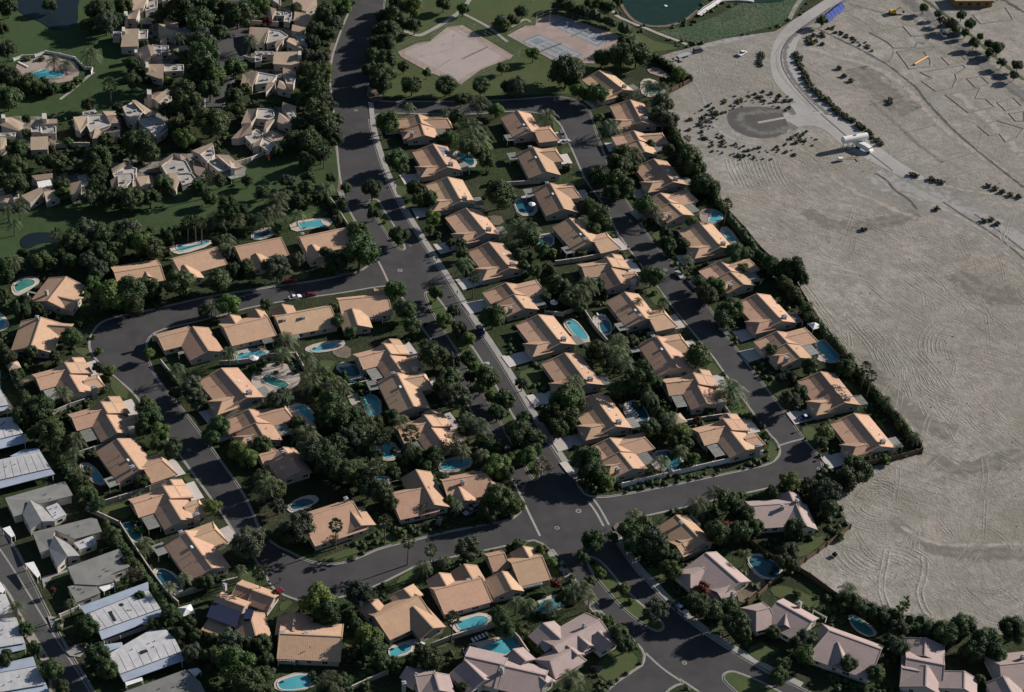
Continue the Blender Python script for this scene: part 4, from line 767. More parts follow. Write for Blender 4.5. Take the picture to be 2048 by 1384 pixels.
house('rose-roofed house wrapped round the bright rectangular pool, bottom edge of view', 'rose house by the rectangular pool', [(930,1312, 1010,1330,4.9,7,6,2.7), (930,1320, 970,1360,4.9,5.5,4,2.7), (1026,1298, 1052,1322,4.5,4,4,2.7), (1000,1330, 1090,1362,4.8,7,5,2.7), (1065,1342, 1095,1366,4.5,4,3.6,2.7)], chim=((1004,1338,5.6),), **K_)
house('rose-roofed house at the bottom edge below the small pool', 'bottom-edge rose house', [(830,1352, 872,1346,4.7,6,5,2.7), (812,1334, 842,1352,4.5,2.8,2.8,2.7), (868,1344, 900,1378,4.7,6,4.5,2.7)], chim=((808,1366,5.4),), **K_)
# ---------------------------------------------------------------- condominiums (upper left) and mobile homes (lower left)
M['court_yard'] = mat('courtyard_paving', (0.2, 0.185, 0.165), 0.95, [(0.25, (0.07, 0.075, 0.045), 1.0, 7), (1.2, (0.24, 0.22, 0.2), 0.5, 4)])
GZ = ZL
def block_home(name, label, short, cat, group, parts, wall='wall'):
    """parts: (kind, region, xy..., z or z list) - each a roof piece seen in the photograph with a body below it"""
    allp = []
    for kd, r, xy, zs in parts:
        n = len(xy) // 2; z = zs if isinstance(zs, (list, tuple)) else [zs] * n
        allp.append((kd, [at(*q(r, xy[2 * i], xy[2 * i + 1]), z[i]) for i in range(n)]))
    c = sum((p for _, P in allp for p in P), Vector()) / sum(len(P) for _, P in allp)
    o = empty(name, (c.x, c.y, ZL)); tag(o, label, cat, group); off = Vector((c.x, c.y, ZL))
    wb = MB(); MM = {'tile': ('roof', 'roof_tan'), 'flat': ('flat_roof', 'flat'), 'para': ('parapet', 'wall_w'), 'chim': ('chimney', 'wall_w'), 'cover': ('patio_cover', 'cover'), 'mhw': ('roof', 'mh_white'), 'mhb': ('awning', 'mh_blue'), 'mhg': ('roof', 'mh_grey'), 'mhl': ('dormer_roof', 'mh_light'), 'white': ('patio_cover', 'white'), 'skyl': ('skylight', 'glass'), 'rose': ('roof', 'roof_rose')}
    for kd, P in allp:
        nm, m = MM[kd]; P = [p - off for p in P]; mb = MB()
        n = len(P); ar = sum(P[i].x * P[(i + 1) % n].y - P[(i + 1) % n].x * P[i].y for i in range(n)); P = P if ar > 0 else P[::-1]
        T = .28 if kd in ('tile', 'mhg') else .2
        if kd == 'chim':
            mb.prism(P, 0); ch = mb.build(nm, M[m], o); continue
        if kd == 'skyl':
            mb.prism(P, P[0].z - .3); mb.build(nm, M[m], o); continue
        if n == 4 or True:
            e_ = max(((P[(i + 1) % n] - P[i]) for i in range(n)), key=lambda v: v.length - 4 * abs(v.z)); e_ = Vector((e_.x, e_.y, 0)).normalized(); f_ = Vector((-e_.y, e_.x, 0))
            mb.face(P, [(p.dot(e_), p.dot(f_)) for p in P])
        mb.face([p - Vector((0, 0, T)) for p in P][::-1])
        for i in range(n):
            a, b = P[i], P[(i + 1) % n]; mb.face([a, a - Vector((0, 0, T)), b - Vector((0, 0, T)), b])
        rf = mb.build(nm, M[m], o)
        if kd == 'flat':       # parapet round the flat roof
            pb = MB(); ribbon(pb, P, 0.0, 0.28, 0, None, 0, True); 
            pb = MB(); Z = P[0].z
            ribbon(pb, P, 0.02, 0.3, Z + .3, None, .45, True); pb.build('parapet', M['wall_w'], rf)
            rr = random.Random(int(P[0].x * 10)); cc = sum(P, Vector()) / n
            for k in range(2):
                u = cc.lerp(P[rr.randrange(n)], rr.uniform(.1, .55)); cb = MB(); s_ = rr.uniform(.35, .7); cb.box(u.x - s_, u.y - s_ * .8, Z, u.x + s_, u.y + s_ * .8, Z + .7); cb.build('roof_cooler', M['metal'], rf)
        if kd in ('mhw', 'mhg'):
            rr = random.Random(int(P[0].y * 7)); cc = sum(P, Vector()) / n
            for k in range(4):
                u = cc.lerp(P[rr.randrange(n)], rr.uniform(.1, .6)); cb = MB(); cb.tube((u.x, u.y, u.z - .6), (u.x, u.y, u.z + .35), .14); cb.build('roof_vent', M['dark'], rf)
        if kd == 'mhw':        # standing seams across the roof
            sb = MB(); A, B, C, D = P[0], P[1], P[2], P[-1]; L_ = (B - A).length; k = 1
            while k * 2.4 < L_:
                t = k * 2.4 / L_; a = A.lerp(B, t); b = D.lerp(C if n == 4 else P[2], t); ribbon(sb, [Vector((a.x, a.y, 0)), Vector((b.x, b.y, 0))], -.03, .03, max(a.z, b.z) + .015, None, .04); k += 1
            sb.build('roof_seam', M['mh_white'], rf)
        if kd in ('cover', 'white', 'mhb'):
            for p in P[:4]:
                q_ = p.lerp(sum(P, Vector()) / n, .06); pb = MB(); pb.box(q_.x - .07, q_.y - .07, -.05, q_.x + .07, q_.y + .07, q_.z - T); pb.build('post', M['white'], rf)
            continue
        cc = sum(P, Vector()) / n; Q = [p.lerp(Vector((cc.x, cc.y, p.z)), .05) - Vector((0, 0, T - .02)) for p in P]; wb.prism(Q, -.1)
        # windows on the sides that face the street
        for i in range(n):
            a, b = Q[i], Q[(i + 1) % n]; d = (b - a); d.z = 0; out = Vector((d.y, -d.x, 0)).normalized() if d.length > 3 else None
            if out and out.y < -.3 and min(a.z, b.z) > 2:
                mdl = a.lerp(b, .5); ang = math.atan2(out.y, out.x); mt = Matrix.Translation((mdl.x, mdl.y, 1.3)) @ Matrix.Rotation(ang, 4, 'Z')
                fb = MB(); fb.box(-.04, -.85, -.6, .05, .85, .6, mt); wo = fb.build('window', M['white'], o); fb = MB(); fb.box(-.02, -.75, -.5, .07, .75, .5, mt); fb.build('pane', M['glass'], wo)
    wb.build('wall', M[wall], o); HOUSES.append((o, c.to_2d(), short)); return o
CG = 'condominiums round the golf lawn'
def condo(look, short, *parts): return block_home('condominium', look, short, 'condominium', CG, parts, 'wall')
condo('condominium with round white chimney at the top by the dark lake', 'top condominium by the dark lake', ('tile','R1',(1060,-40,1190,-40,1150,60,1060,85),(3.2,3.2,5,5)), ('tile','R1',(1040,80,1120,60,1090,150,990,150),(3.4,5.2,5.2,3.4)), ('flat','R1',(1180,20,1260,0,1260,60,1160,90),3.2), ('chim','R1',(992,90,1020,90,1022,125,994,125),5.8), ('cover','R1',(1130,150,1190,150,1220,190,1130,190),2.6))
condo('condominium at the very top edge between dark trees', 'condominium at the top edge', ('flat','R1',(1290,-30,1390,-30,1385,20,1300,10),3.2), ('tile','R1',(1340,-40,1400,-40,1395,40,1350,25),(3.4,3.4,4.6,4.6)))
condo('condominium with one large square brown roof facing the lawn', 'large square-roofed condominium', ('tile','R1',(985,230,1110,228,1105,370,965,375),(4.6,5.4,4.4,3.6)), ('flat','R1',(1110,235,1185,240,1180,310,1108,315),3.0), ('chim','R1',(975,215,1000,215,1002,250,977,250),5.8), ('flat','R1',(905,255,975,260,960,300,900,300),2.8))
condo('condominium with curved parapet above a courtyard by the shaded road', 'condominium with curved parapet', ('tile','R1',(1267,190,1320,195,1325,225,1420,245,1410,300,1265,255),(5,5,5,4.6,3.4,3.6)), ('tile','R1',(1320,140,1425,180,1420,205,1310,170),(4.2,4.2,5,5)), ('flat','R1',(1425,240,1500,215,1530,240,1420,300),2.8), ('tile','R1',(1285,300,1335,305,1335,345,1280,345),(3.6,3.6,3,3)))
condo('condominium with coolers on a small flat roof beside a palm', 'condominium with rooftop coolers', ('tile','R1',(1180,355,1210,360,1260,450,1210,450),(5.2,5.2,3.8,3.8)), ('tile','R1',(1090,400,1180,355,1210,450,1150,490),(3.2,5.2,4.6,3.2)), ('flat','R1',(1215,360,1290,370,1300,470,1260,470),3.4), ('flat','R1',(1285,370,1350,370,1348,415,1285,420),3.6), ('chim','R1',(1075,395,1097,395,1098,420,1076,420),5.2))
condo('condominium with a tan pentagon roof beside the big green tree', 'condominium beside the big green tree', ('tile','R1',(1430,370,1490,360,1530,400,1510,430,1430,405),(3.6,4.6,4.6,3.6,3.4)))
condo('condominium with a brown roof and white blocks in front, beside the lawn', 'condominium with the blue-grey court', ('tile','R1',(1185,512,1310,512,1305,640,1165,590),(4.8,4.8,3.4,3.4)), ('flat','R1',(1312,515,1470,520,1470,570,1312,575),2.6), ('chim','R1',(1163,495,1187,495,1188,540,1165,540),5.4))
condo('condominium with a slanting plank-like roof and round white chimney', 'condominium with the slanting roof', ('tile','R1',(1230,790,1340,705,1372,738,1262,815),(4.2,5.4,5.0,3.8)), ('tile','R1',(1150,790,1210,740,1300,730,1230,790),(3.4,4.2,5.4,4.2)), ('flat','R1',(1262,815,1372,738,1375,800,1300,850),2.9), ('chim','R1',(1175,712,1210,712,1212,755,1177,755),6.2))
condo('white-walled condominium with angular parapets and a dark shaded roof', 'white angular condominium', ('flat','R1',(980,860,1065,815,1160,890,1080,960,1010,925),5.2), ('tile','R1',(1055,800,1085,800,1250,910,1190,930,1150,905),(6.8,6.8,4.6,4.6,5.4)), ('flat','R1',(1090,960,1160,895,1300,960,1330,1010,1240,1090),3.6), ('para','R1',(1240,1085,1340,1020,1345,1040,1250,1105),3.0))
condo('condominium with pale flat centre and tan gables below the golf lawn', 'condominium with pale flat centre', ('tile','R1',(585,935,700,925,700,985,640,1050,605,1040),(5,4.6,4.2,3.2,3.2)), ('flat','R1',(700,925,830,920,890,1000,720,1060,690,1000),3.2), ('tile','R1',(850,925,920,930,960,985,880,985),(4.8,4.8,3.4,3.6)), ('tile','R1',(760,1025,830,1045,800,1100,740,1110,730,1060),(4.8,3.6,3,3,3.6)), ('tile','R1',(820,890,925,880,930,920,850,925),(3.2,3.2,4.6,4.6)), ('tile','R1',(830,1045,960,1040,960,1095,830,1075),(3.6,3.6,3,3)), ('flat','R1',(660,900,760,880,775,900,665,925),2.6))
condo('condominium with tan roof wrapped round a rectangular roof well, by the lawn', 'condominium with the roof well', ('tile','R1',(245,960,455,950,460,985,245,1000),(5.2,5.2,4.4,4.4)), ('flat','R1',(330,1010,450,1015,450,1070,330,1070),3.0), ('flat','R1',(248,1000,330,1000,330,1060,248,1060),3.4), ('tile','R1',(245,1095,385,1090,385,1195,245,1200),(4.8,4.8,3,3)), ('chim','R1',(335,905,370,905,372,950,337,950),6.4), ('tile','R1',(395,1105,445,1125,445,1160,395,1130),(3.4,3.4,3,3)))
condo('condominium with a tapering tan roof at the left edge of view', 'condominium at the left edge', ('tile','R1',(5,945,90,935,190,985,185,1060,5,1005),(4.8,4.8,3.8,3.2,3.6)), ('chim','R1',(10,915,40,915,42,945,12,945),6), ('tile','R1',(0,1095,50,1100,50,1180,0,1200),(4,4,3,3)), ('flat','R1',(0,1070,130,1065,120,1095,0,1095),2.8))
condo('condominium with a thin bright gable half buried in trees, left of centre lawn', 'condominium with the thin bright gable', ('tile','R1',(1000,1290,1060,1325,1060,1345,1010,1320),(4.4,4.2,3.2,3.2)), ('tile','R1',(890,1350,1000,1290,1010,1320,900,1384),(3,4.4,4,3)), ('flat','R1',(1010,1330,1095,1350,1090,1400,900,1400),3.0))
condo('condominium with a bright gable over a broad pale flat roof', 'condominium with broad pale roof', ('tile','R1',(1270,1300,1385,1225,1385,1250,1290,1330),(3.2,4.9,4.6,3)), ('tile','R1',(1385,1225,1440,1230,1490,1270,1450,1280),(4.9,4.9,3.6,3.6)), ('flat','R1',(1290,1330,1385,1255,1490,1290,1540,1384,1330,1400),3.3), ('cover','R1',(1500,1260,1545,1255,1550,1280,1510,1285),2.5), ('tile','R5',(1085,30,1190,20,1210,110,1140,140,1085,80),(4.4,4.4,3,3,3)))
condo('condominium with a slanted brown roof and grey-blue gable wall', 'condominium with the grey-blue gable', ('tile','R1',(1535,1205,1700,1140,1708,1160,1600,1235),(3.2,4.6,4.8,4)), ('flat','R1',(1600,1240,1708,1165,1720,1240,1660,1300),3.8), ('tile','R1',(1725,1235,1830,1240,1940,1330,1900,1345,1850,1345),(5,5,3.6,3.4,4.2)), ('cover','R1',(1720,1340,1860,1330,1960,1360,1960,1400,1800,1400),2.6), ('flat','R1',(1660,1300,1740,1270,1860,1345,1760,1384),3.1), ('chim','R1',(1845,1305,1875,1305,1877,1345,1847,1345),5.6))
condo('condominium with triangular tan roof and white parapet at the tree line', 'condominium with white triangular parapet', ('tile','R2',(-100,1010,-40,1000,-30,1060,-140,1105,-200,1110),(3.2,4.6,4.6,3.6,3)), ('flat','R2',(-90,1100,0,1035,60,1065,40,1110,-40,1150),3.4), ('tile','R2',(0,1080,60,1085,30,1160,-30,1180),(3.4,4,4,3)), ('tile','R2',(110,1040,220,1090,180,1160,60,1080),(4.6,3.6,3.2,3.6)), ('flat','R2',(60,1100,180,1165,110,1220,20,1160),3.0))
condo('condominium with tan roof pair and large pale roof deck, second up from lawn', 'second condominium up from lawn', ('tile','R2',(-70,870,0,870,0,930,-40,980,-120,990),(3.6,4.8,4.8,3.8,3.2)), ('flat','R2',(10,870,140,880,150,940,100,960,-10,950),3.4), ('tile','R2',(80,970,150,950,80,1030,60,1040),(3.8,4.2,3.2,3)), ('tile','R2',(215,815,325,850,305,895,205,860),(4.4,4,3.2,3.4)), ('tile','R2',(185,900,220,920,290,965,320,1030,170,975),(4.8,4.4,4,3.2,3.6)), ('flat','R2',(220,880,290,890,340,960,290,970),2.9))
condo('condominium with tan roof pair and cracked pale roof, third up from lawn', 'third condominium up from lawn', ('tile','R2',(-100,590,5,565,20,580,-30,690,-130,700),(3.2,4.8,4.8,3.8,3)), ('flat','R2',(20,580,170,610,130,660,-10,680),3.4), ('tile','R2',(90,665,160,655,80,735,75,720),(3.8,4.2,3.2,3)), ('tile','R2',(215,540,320,570,320,600,215,590),(4.4,4,3.2,3.4)), ('tile','R2',(185,640,220,655,260,700,280,735,170,700),(4.8,4.4,4,3.2,3.6)), ('flat','R2',(230,610,320,630,300,680,240,670),2.9))
condo('condominium with a broad shaded brown roof and lone square chimney', 'condominium with the broad brown roof', ('tile','R2',(145,415,330,412,350,500,280,520,135,510),(4.8,4.8,3.6,3.4,3.6)), ('flat','R2',(-10,415,140,415,140,440,0,440),3.0), ('chim','R2',(335,407,362,407,363,440,336,440),6), ('flat','R2',(-10,440,45,430,45,490,-10,500),2.8))
condo('condominium with white parapet line and small shaded cooler courts', 'condominium with white parapet line', ('tile','R2',(-50,215,100,222,70,330,10,360,-60,300),(3.4,4.8,4.8,3.6,3)), ('flat','R2',(105,235,200,250,260,290,200,320,80,350),3.4), ('tile','R2',(165,320,225,310,165,390,150,370),(3.8,4.2,3.2,3)), ('tile','R2',(290,195,400,220,380,260,285,245),(4.4,4,3.2,3.4)), ('tile','R2',(245,330,265,300,310,310,380,395,300,370),(4.6,4.8,4.6,3.2,3.4)), ('flat','R2',(320,285,410,290,410,380,330,340),2.9))
condo('condominium with a tan roof block beside the red-leaved bush', 'condominium beside the red bush', ('tile','R2',(115,55,160,70,160,110,130,140,95,110),(4.4,4.4,3.6,3.2,3.2)), ('flat','R2',(160,95,225,100,222,130,155,128),3.0), ('tile','R2',(310,90,430,115,440,150,420,195,300,165),(4.4,4.4,4.2,3.2,3.4)), ('flat','R2',(235,80,290,95,270,180,220,175),3.0))
condo('condominium with brown roofs at the top edge beside the boulevard trees', 'top-edge condominium by the boulevard', ('tile','R2',(290,-40,480,-40,490,40,400,90,300,60),(4.8,4.8,3.6,3.2,3.6)), ('flat','R2',(110,-30,200,-40,200,50,140,10),3.1))
condo('condominium with cluttered pale roof hidden in trees above the fairway', 'condominium with cluttered pale roof', ('flat','R5',(900,10,1065,0,1075,50,1050,70,960,160,930,60),3.2), ('tile','R5',(880,60,940,20,950,150,900,130),(3.2,4.2,4,3)))
condo('condominium with oval brown roof and slatted patio above the fairway', 'condominium with the oval brown roof', ('tile','R5',(1345,0,1410,0,1435,60,1400,140,1345,100),(4.4,4.4,3.8,3.2,3.2)), ('flat','R5',(1410,0,1540,10,1580,60,1460,100,1430,50),3.0), ('tile','R5',(1545,-60,1640,-40,1640,60,1560,0),(3.4,4.4,4.2,3.4)), ('cover','R5',(1780,0,1900,-10,1960,20,1850,50),2.5))
condo('condominium with dark shed roof and white patio left of the bright palm', 'condominium left of the bright palm', ('tile','R5',(250,20,420,0,420,40,290,60),(4.6,4.4,3,3)), ('white','R5',(295,70,400,50,430,110,310,125),2.6))
condo('condominium with small tan shed roof at the left edge above the fairway', 'left-edge condominium above the fairway', ('tile','R5',(-10,190,95,165,110,215,60,240,-10,235),(4.2,4.4,4,3,3)), ('flat','R5',(95,170,150,165,155,200,105,215),3), ('flat','R5',(-10,100,50,90,70,150,0,165),2.8))
condo('condominium with dark brown shed roof beside a tan lean-to above the fairway', 'condominium with tan lean-to', ('tile','R5',(170,180,330,110,350,150,240,240),(3.4,4.8,4.6,3.2)), ('tile','R5',(350,150,470,130,480,190,370,230),(4.6,4.4,3,3)), ('flat','R5',(620,30,700,10,730,80,650,110),2.9), ('tile','R5',(530,90,650,60,650,150,580,200),(3.2,4.6,4.4,3)))
MG = 'mobile homes along the lower left lane'
def mobile(look, short, *parts): return block_home('mobile_home', look, short, 'mobile home', MG, parts, 'wall_w')
mobile('white-roofed mobile home cut by the left edge, uppermost of its row', 'uppermost mobile home', ('mhw','L1',(-120,350,0,340,70,470,-120,500),(3.2,3.2,3.2,3.2)), ('mhb','L1',(-120,500,60,470,60,510,-120,545),2.8))
mobile('white-roofed mobile home with ribbed awning, second down its row', 'second mobile home of its row', ('mhw','L1',(-200,600,95,565,185,695,-200,790),(3.3,3.3,3.2,3.2)), ('mhb','L1',(-200,795,190,705,212,770,-200,870),2.8))
mobile('long speckled-roofed mobile home with pale blue awnings on both sides', 'long speckled mobile home', ('mhw','L1',(-200,950,320,840,405,975,-200,1115),(3.4,3.4,3.2,3.2)), ('mhb','L1',(80,880,180,830,310,815,320,838,100,885),2.8), ('mhb','L1',(-200,1125,408,980,440,1025,-200,1190),2.8))
mobile('grey-roofed mobile home with a white dormer gable, upper one of the pair', 'upper dormer mobile home', ('mhg','L1',(40,1215,520,1080,585,1195,330,1260,240,1240,170,1345,110,1365),(3.6,3.6,3.1,3.1,3.6,3.1,3.1)), ('mhl','L1',(235,1228,335,1400,245,1465,180,1345),(4.2,4.2,3.1,3.1)), ('mhl','L1',(237,1228,345,1290,440,1400,337,1402),(4.2,3.3,3.2,4.2)), ('mhw','L1',(365,1290,460,1252,530,1345,435,1390),2.9))
mobile('grey-roofed mobile home with a white dormer gable, lower one of the pair', 'lower dormer mobile home', ('mhg','B1',(260,105,730,-10,775,0,815,100,600,160,440,90,390,240,320,270),(3.1,3.6,3.6,3.1,3.1,3.6,3.1,3.1)), ('mhl','B1',(430,130,540,297,460,385,390,235),(4.2,4.2,3.1,3.1)), ('mhl','B1',(432,130,560,205,640,292,542,299),(4.2,3.4,3.3,4.2)), ('mhw','B1',(590,190,740,133,775,190,640,243),2.9), ('white','B1',(20,75,80,55,120,130,90,145),2.6))
mobile('plain grey-roofed mobile home with lower carport roof beside the lane', 'plain grey mobile home', ('mhg','B1',(540,385,950,238,1040,380,890,440,915,500,780,530,600,520),(3.5,3.5,3.1,3.1,3.1,3.1,3.1)), ('mhg','B1',(540,540,750,492,805,590,612,668),2.8), ('white','B1',(790,545,905,500,920,535,830,580),2.5), ('white','B1',(200,355,270,340,322,440,300,470),2.6))
mobile('white-roofed mobile home with pale blue awnings and two dark skylights', 'mobile home with two dark skylights', ('mhw','B1',(685,765,1185,565,1285,715,790,890),(3.4,3.4,3.3,3.3)), ('mhb','B1',(640,700,1185,502,1190,560,680,760),2.9), ('mhb','B1',(790,898,1286,722,1320,770,815,965),2.9), ('skyl','B1',(952,678,980,670,992,690,966,698),3.5), ('skyl','B1',(868,740,890,735,932,810,915,815),3.5))
mobile('white-roofed mobile home with a curved end and long lower awning', 'mobile home with curved end', ('mhw','B1',(865,1080,1170,905,1330,885,1400,960,1450,1060,960,1238),(3.4,3.4,3.4,3.3,3.2,3.2)), ('mhb','B1',(960,1245,1452,1065,1470,1130,990,1302),2.8), ('mhb','B1',(830,1005,975,985,985,1015,850,1065),2.8), ('mhb','B1',(1185,890,1290,850,1320,875,1210,930),2.8), ('skyl','B1',(1120,1055,1170,1042,1185,1055,1140,1075),3.6), ('white','B1',(1000,1305,1135,1265,1145,1290,1010,1335),2.5))
mobile('grey-roofed mobile home at the bottom edge with a white lean-to', 'bottom-edge grey mobile home', ('mhg','B1',(970,1390,1480,1205,1600,1300,1660,1420,1000,1450),(3.1,3.5,3.4,3.1,3.1)), ('white','B1',(1500,1205,1580,1190,1610,1215,1560,1260),2.5))
mobile('small white-roofed mobile home left of the lane, uppermost there', 'small white mobile home left of the lane', ('mhw','B1',(-100,600,45,600,105,745,-100,790),3.2), ('white','B1',(0,500,40,560,20,590,-60,560),2.6))
mobile('white-roofed mobile home with blue-grey edge, middle one left of the lane', 'middle mobile home left of the lane', ('mhw','B1',(-100,800,130,785,200,990,-100,1040),3.3), ('mhb','B1',(-100,1045,200,992,210,1040,-100,1110),2.8))
mobile('pale-roofed mobile home left of the lane at the bottom corner', 'corner mobile home left of the lane', ('mhw','B1',(-100,1250,290,1180,370,1320,-100,1400),3.3), ('mhb','B1',(-100,1180,265,1100,290,1175,-100,1245),2.8), ('mhb','B1',(-100,1405,372,1325,395,1400,-100,1480),2.8))
for P_ in (pts('B1',330,470,540,410,540,430,420,470,350,560), pts('B1',380,780,520,800,500,880,420,900), pts('B1',510,1050,630,1005,690,1060,640,1110,560,1100), pts('B1',190,930,270,910,400,1130,330,1140), pts('B1',300,1230,390,1384,340,1384,250,1300), pts('L1',360,1340,540,1350,460,1440,380,1420), pts('B1',900,470,1000,430,1040,460,930,510), pts('L1',0,340,110,500,90,520,60,500,-10,360)):
    sheet('concrete_pad', P_, ZL + 0.15, M['concrete'], 0)

for P_ in (pts('R2',-110,860,320,870,340,1020,200,1040,-100,1000), pts('R2',-110,560,320,560,330,730,100,760,-120,720), pts('R2',-40,410,140,410,140,490,-40,500), pts('R2',-50,215,400,240,400,390,0,370), pts('R2',-200,1010,220,1030,230,1190,0,1200), pts('R2',60,60,440,70,430,190,90,140),
           pts('R1',880,240,1190,230,1190,320,900,320), pts('R1',1180,180,1500,200,1480,300,1200,350), pts('R1',1180,350,1480,360,1500,600,1180,600), pts('R1',560,920,960,900,980,1090,600,1080), pts('R1',0,930,460,940,450,1200,0,1200), pts('R1',960,850,1380,800,1360,1090,1000,1000), pts('R1',880,1280,1560,1210,1980,1330,1960,1384,880,1384), pts('R5',240,0,720,0,700,200,260,240), pts('R5',880,0,1240,0,1220,150,900,160), pts('R5',1300,0,1800,0,1640,70,1400,130), pts('R5',0,80,160,160,140,240,0,240)):
    sheet('courtyard_paving', P_, ZL + 0.12, M['court_yard'], 1)
# ---------------------------------------------------------------- pools
def near_house(p):
    return min(HOUSES, key=lambda h: (h[1] - p).length)
used_lab = {}
def uniq(base, extra=('', ' nearer the viewer', ' farther off', ' on the street side', ' on the garden side')):
    return base
def ring_of(P, d): return offset(P if sum(P[i - 1].x * P[i].y - P[i].x * P[i - 1].y for i in range(len(P))) > 0 else P[::-1], -d, True)
POOLS = []
def pool(look, water, deck=None, m='pool', smooth=2, coping=0.35, dm='deck'):
    W_ = wpoly(water, 0, smooth); c = sum(W_, Vector()) / len(W_); o = empty('swimming_pool', (c.x, c.y, ZL)); tag(o, look, 'swimming pool', 'garden swimming pools')
    POOLS.append((c.to_2d(), max((p - c).length for p in W_))); W_ = [p - Vector((c.x, c.y, 0)) for p in W_]; W_ = W_ if sum(W_[i - 1].x * W_[i].y - W_[i].x * W_[i - 1].y for i in range(len(W_))) > 0 else W_[::-1]
    mb = MB(); tri_poly(mb, W_, .22); w_ = mb.build('water', M[m], o)
    for p in w_.data.polygons:
        if p.normal.z < 0: p.flip()
    mb = MB(); ribbon(mb, W_, 0.02, -coping, .3, None, .3, True); mb.build('coping', M['coping'], o)
    D_ = wpoly(deck, 0, 1) if deck else None
    D_ = [p - Vector((c.x, c.y, 0)) for p in D_] if D_ else offset(W_, -0.95, True)
    mb = MB(); tri_poly(mb, D_, .19); dk = mb.build('deck', M[dm], o)
    for p in dk.data.polygons:
        if p.normal.z < 0: p.flip()
    # steps and a ladder rail at one end
    mb = MB(); a = W_[0].lerp(W_[len(W_) // 2], .12); mb.box(a.x - .5, a.y - .04, .2, a.x + .5, a.y + .04, .75); mb.build('handrail', M['metal'], o)
    return o
pool('large free-form pool in a round paved terrace on the golf lawn', pts('R1',205,610,225,590,310,580,340,555,400,570,510,575,520,600,470,630,350,630,260,635), pts('R1',110,530,200,490,290,470,370,440,480,450,600,490,640,560,620,640,480,670,260,690,170,620), dm='court_edge')
pool('turquoise pool under palms behind the uppermost house by the site', pts('R3',1060,655,1110,645,1130,690,1200,720,1190,750,1100,750,1050,735,1080,700), pts('R3',1030,640,1120,630,1220,700,1230,760,1090,790,1020,740), 'pool_green')
pool('L-shaped blue pool beside a pink terrace, fifth house along the desert row', pts('R7',1585,300,1600,345,1560,395,1640,402,1690,360,1660,315), pts('R7',1500,300,1600,280,1720,350,1640,420,1560,410,1500,385), dm='court_edge')
pool('blue pool behind the sixth house along the desert row', pts('R7',1675,470,1725,458,1812,558,1742,556), pts('R7',1650,440,1740,430,1850,600,1780,625,1690,560))
pool('long blue rectangular pool against the desert fence behind the ninth house', [(1500 + x / 8, 600 + y / 8) for x, y in ((1045,692),(1190,650),(1440,930),(1290,1010),(1120,850))], [(1500 + x / 8, 600 + y / 8) for x, y in ((1000,670),(1130,640),(1450,930),(1470,1010),(1280,1030),(1050,970),(1100,900))], smooth=0)
pool('dark blue pool behind the house with solar heater panels', pts('R2',1590,1232,1675,1218,1755,1290,1725,1345,1650,1290), pts('R2',1560,1220,1680,1200,1780,1290,1740,1360,1610,1300), 'pool_dark')
pool('blue pool with a pale step shelf behind the seventh house east of the boulevard', pts('R7',430,1192,500,1172,622,1332,562,1342,500,1300,455,1240), pts('R7',400,1190,500,1155,650,1350,550,1370,430,1260))
pool('dark pool between white loungers on the west side of the desert street', pts('R7',690,1205,740,1175,790,1200,795,1290,720,1292), pts('R7',640,1140,760,1130,810,1290,710,1320,650,1230), 'pool_dark')
pool('small dark garden pool beside the fourth house west of the desert street', pts('R7',205,520,330,508,325,590,225,582), pts('R7',180,500,340,480,340,600,210,600), 'pool_dark')
pool('dark shaded pool behind the third house west of the desert street', pts('R7',20,240,80,205,170,205,190,330,60,330,40,290), pts('R7',0,230,90,180,200,190,210,345,50,350), 'pool_dark')
pool('dark pool with a row of loungers behind the ninth boulevard house', pts('L3',905,470,1010,440,1092,560,1080,612,1015,592), pts('L3',870,460,1020,425,1100,560,1090,640,980,690,930,640), 'pool_dark', 1)
pool('dark L-shaped pool by the white wall at the east street corner', pts('L3',1130,860,1280,840,1375,950,1250,1005,1180,930), pts('L3',1100,850,1290,825,1400,960,1250,1020,1120,990), 'pool_dark', 1)
pool('pool with a spa corner behind the corner house on the golf side', pts('R6',335,408,520,378,525,405,560,430,370,455), pts('R6',258,400,580,350,625,425,430,455,290,480), smooth=0)
pool('small shaded pool and spa behind the second golf-side house', pts('R6',-20,495,60,480,110,468,120,490,40,530,-20,535), pts('R6',-40,480,70,440,130,440,165,490,60,540,-40,540), 'pool_dark')
pool('shaded pool behind the third golf-side house', pts('R5',1400,585,1500,600,1660,545,1680,570,1520,610,1440,640), pts('R5',1350,590,1500,570,1680,530,1700,580,1450,660,1370,640), 'pool')
pool('green kidney pool in a cream surround beside the golf pond', pts('R5',108,910,150,870,230,852,285,870,270,905,200,930,135,965), pts('R5',85,900,170,840,290,830,330,880,240,940,160,990,100,980), 'pool_green')
pool('round-ended blue pool cut by the left edge of view', pts('R5',-60,1130,0,1155,45,1195,25,1250,-60,1270), pts('R5',-80,1100,10,1120,80,1200,70,1250,-60,1290))
pool('pool with a white umbrella beside it under the loop corner house', pts('L1',1895,65,1990,60,2050,40,2140,60,2100,90,2000,110,1895,130), pts('L1',1860,40,1990,20,2150,30,2160,100,1990,130,1880,150))
pool('bright blue pool behind the house with two roof coolers', pts('L2',430,35,500,10,600,-20,660,-10,600,30,470,55), pts('L2',370,30,480,-20,700,-50,720,0,620,45,450,65))
pool('dark green kidney pool ringed with boulders in a pale courtyard', pts('L2',45,255,90,232,150,260,250,300,270,330,200,345,120,320,60,290), pts('L2',-30,220,60,150,250,140,340,200,360,300,260,360,100,400,-40,320), 'pool_green')
pool('rectangular pool with slab stepping stones inside the loop', pts('L2',300,500,385,478,515,620,470,632), pts('L2',220,495,380,450,530,600,500,650,420,640,290,590), smooth=0)
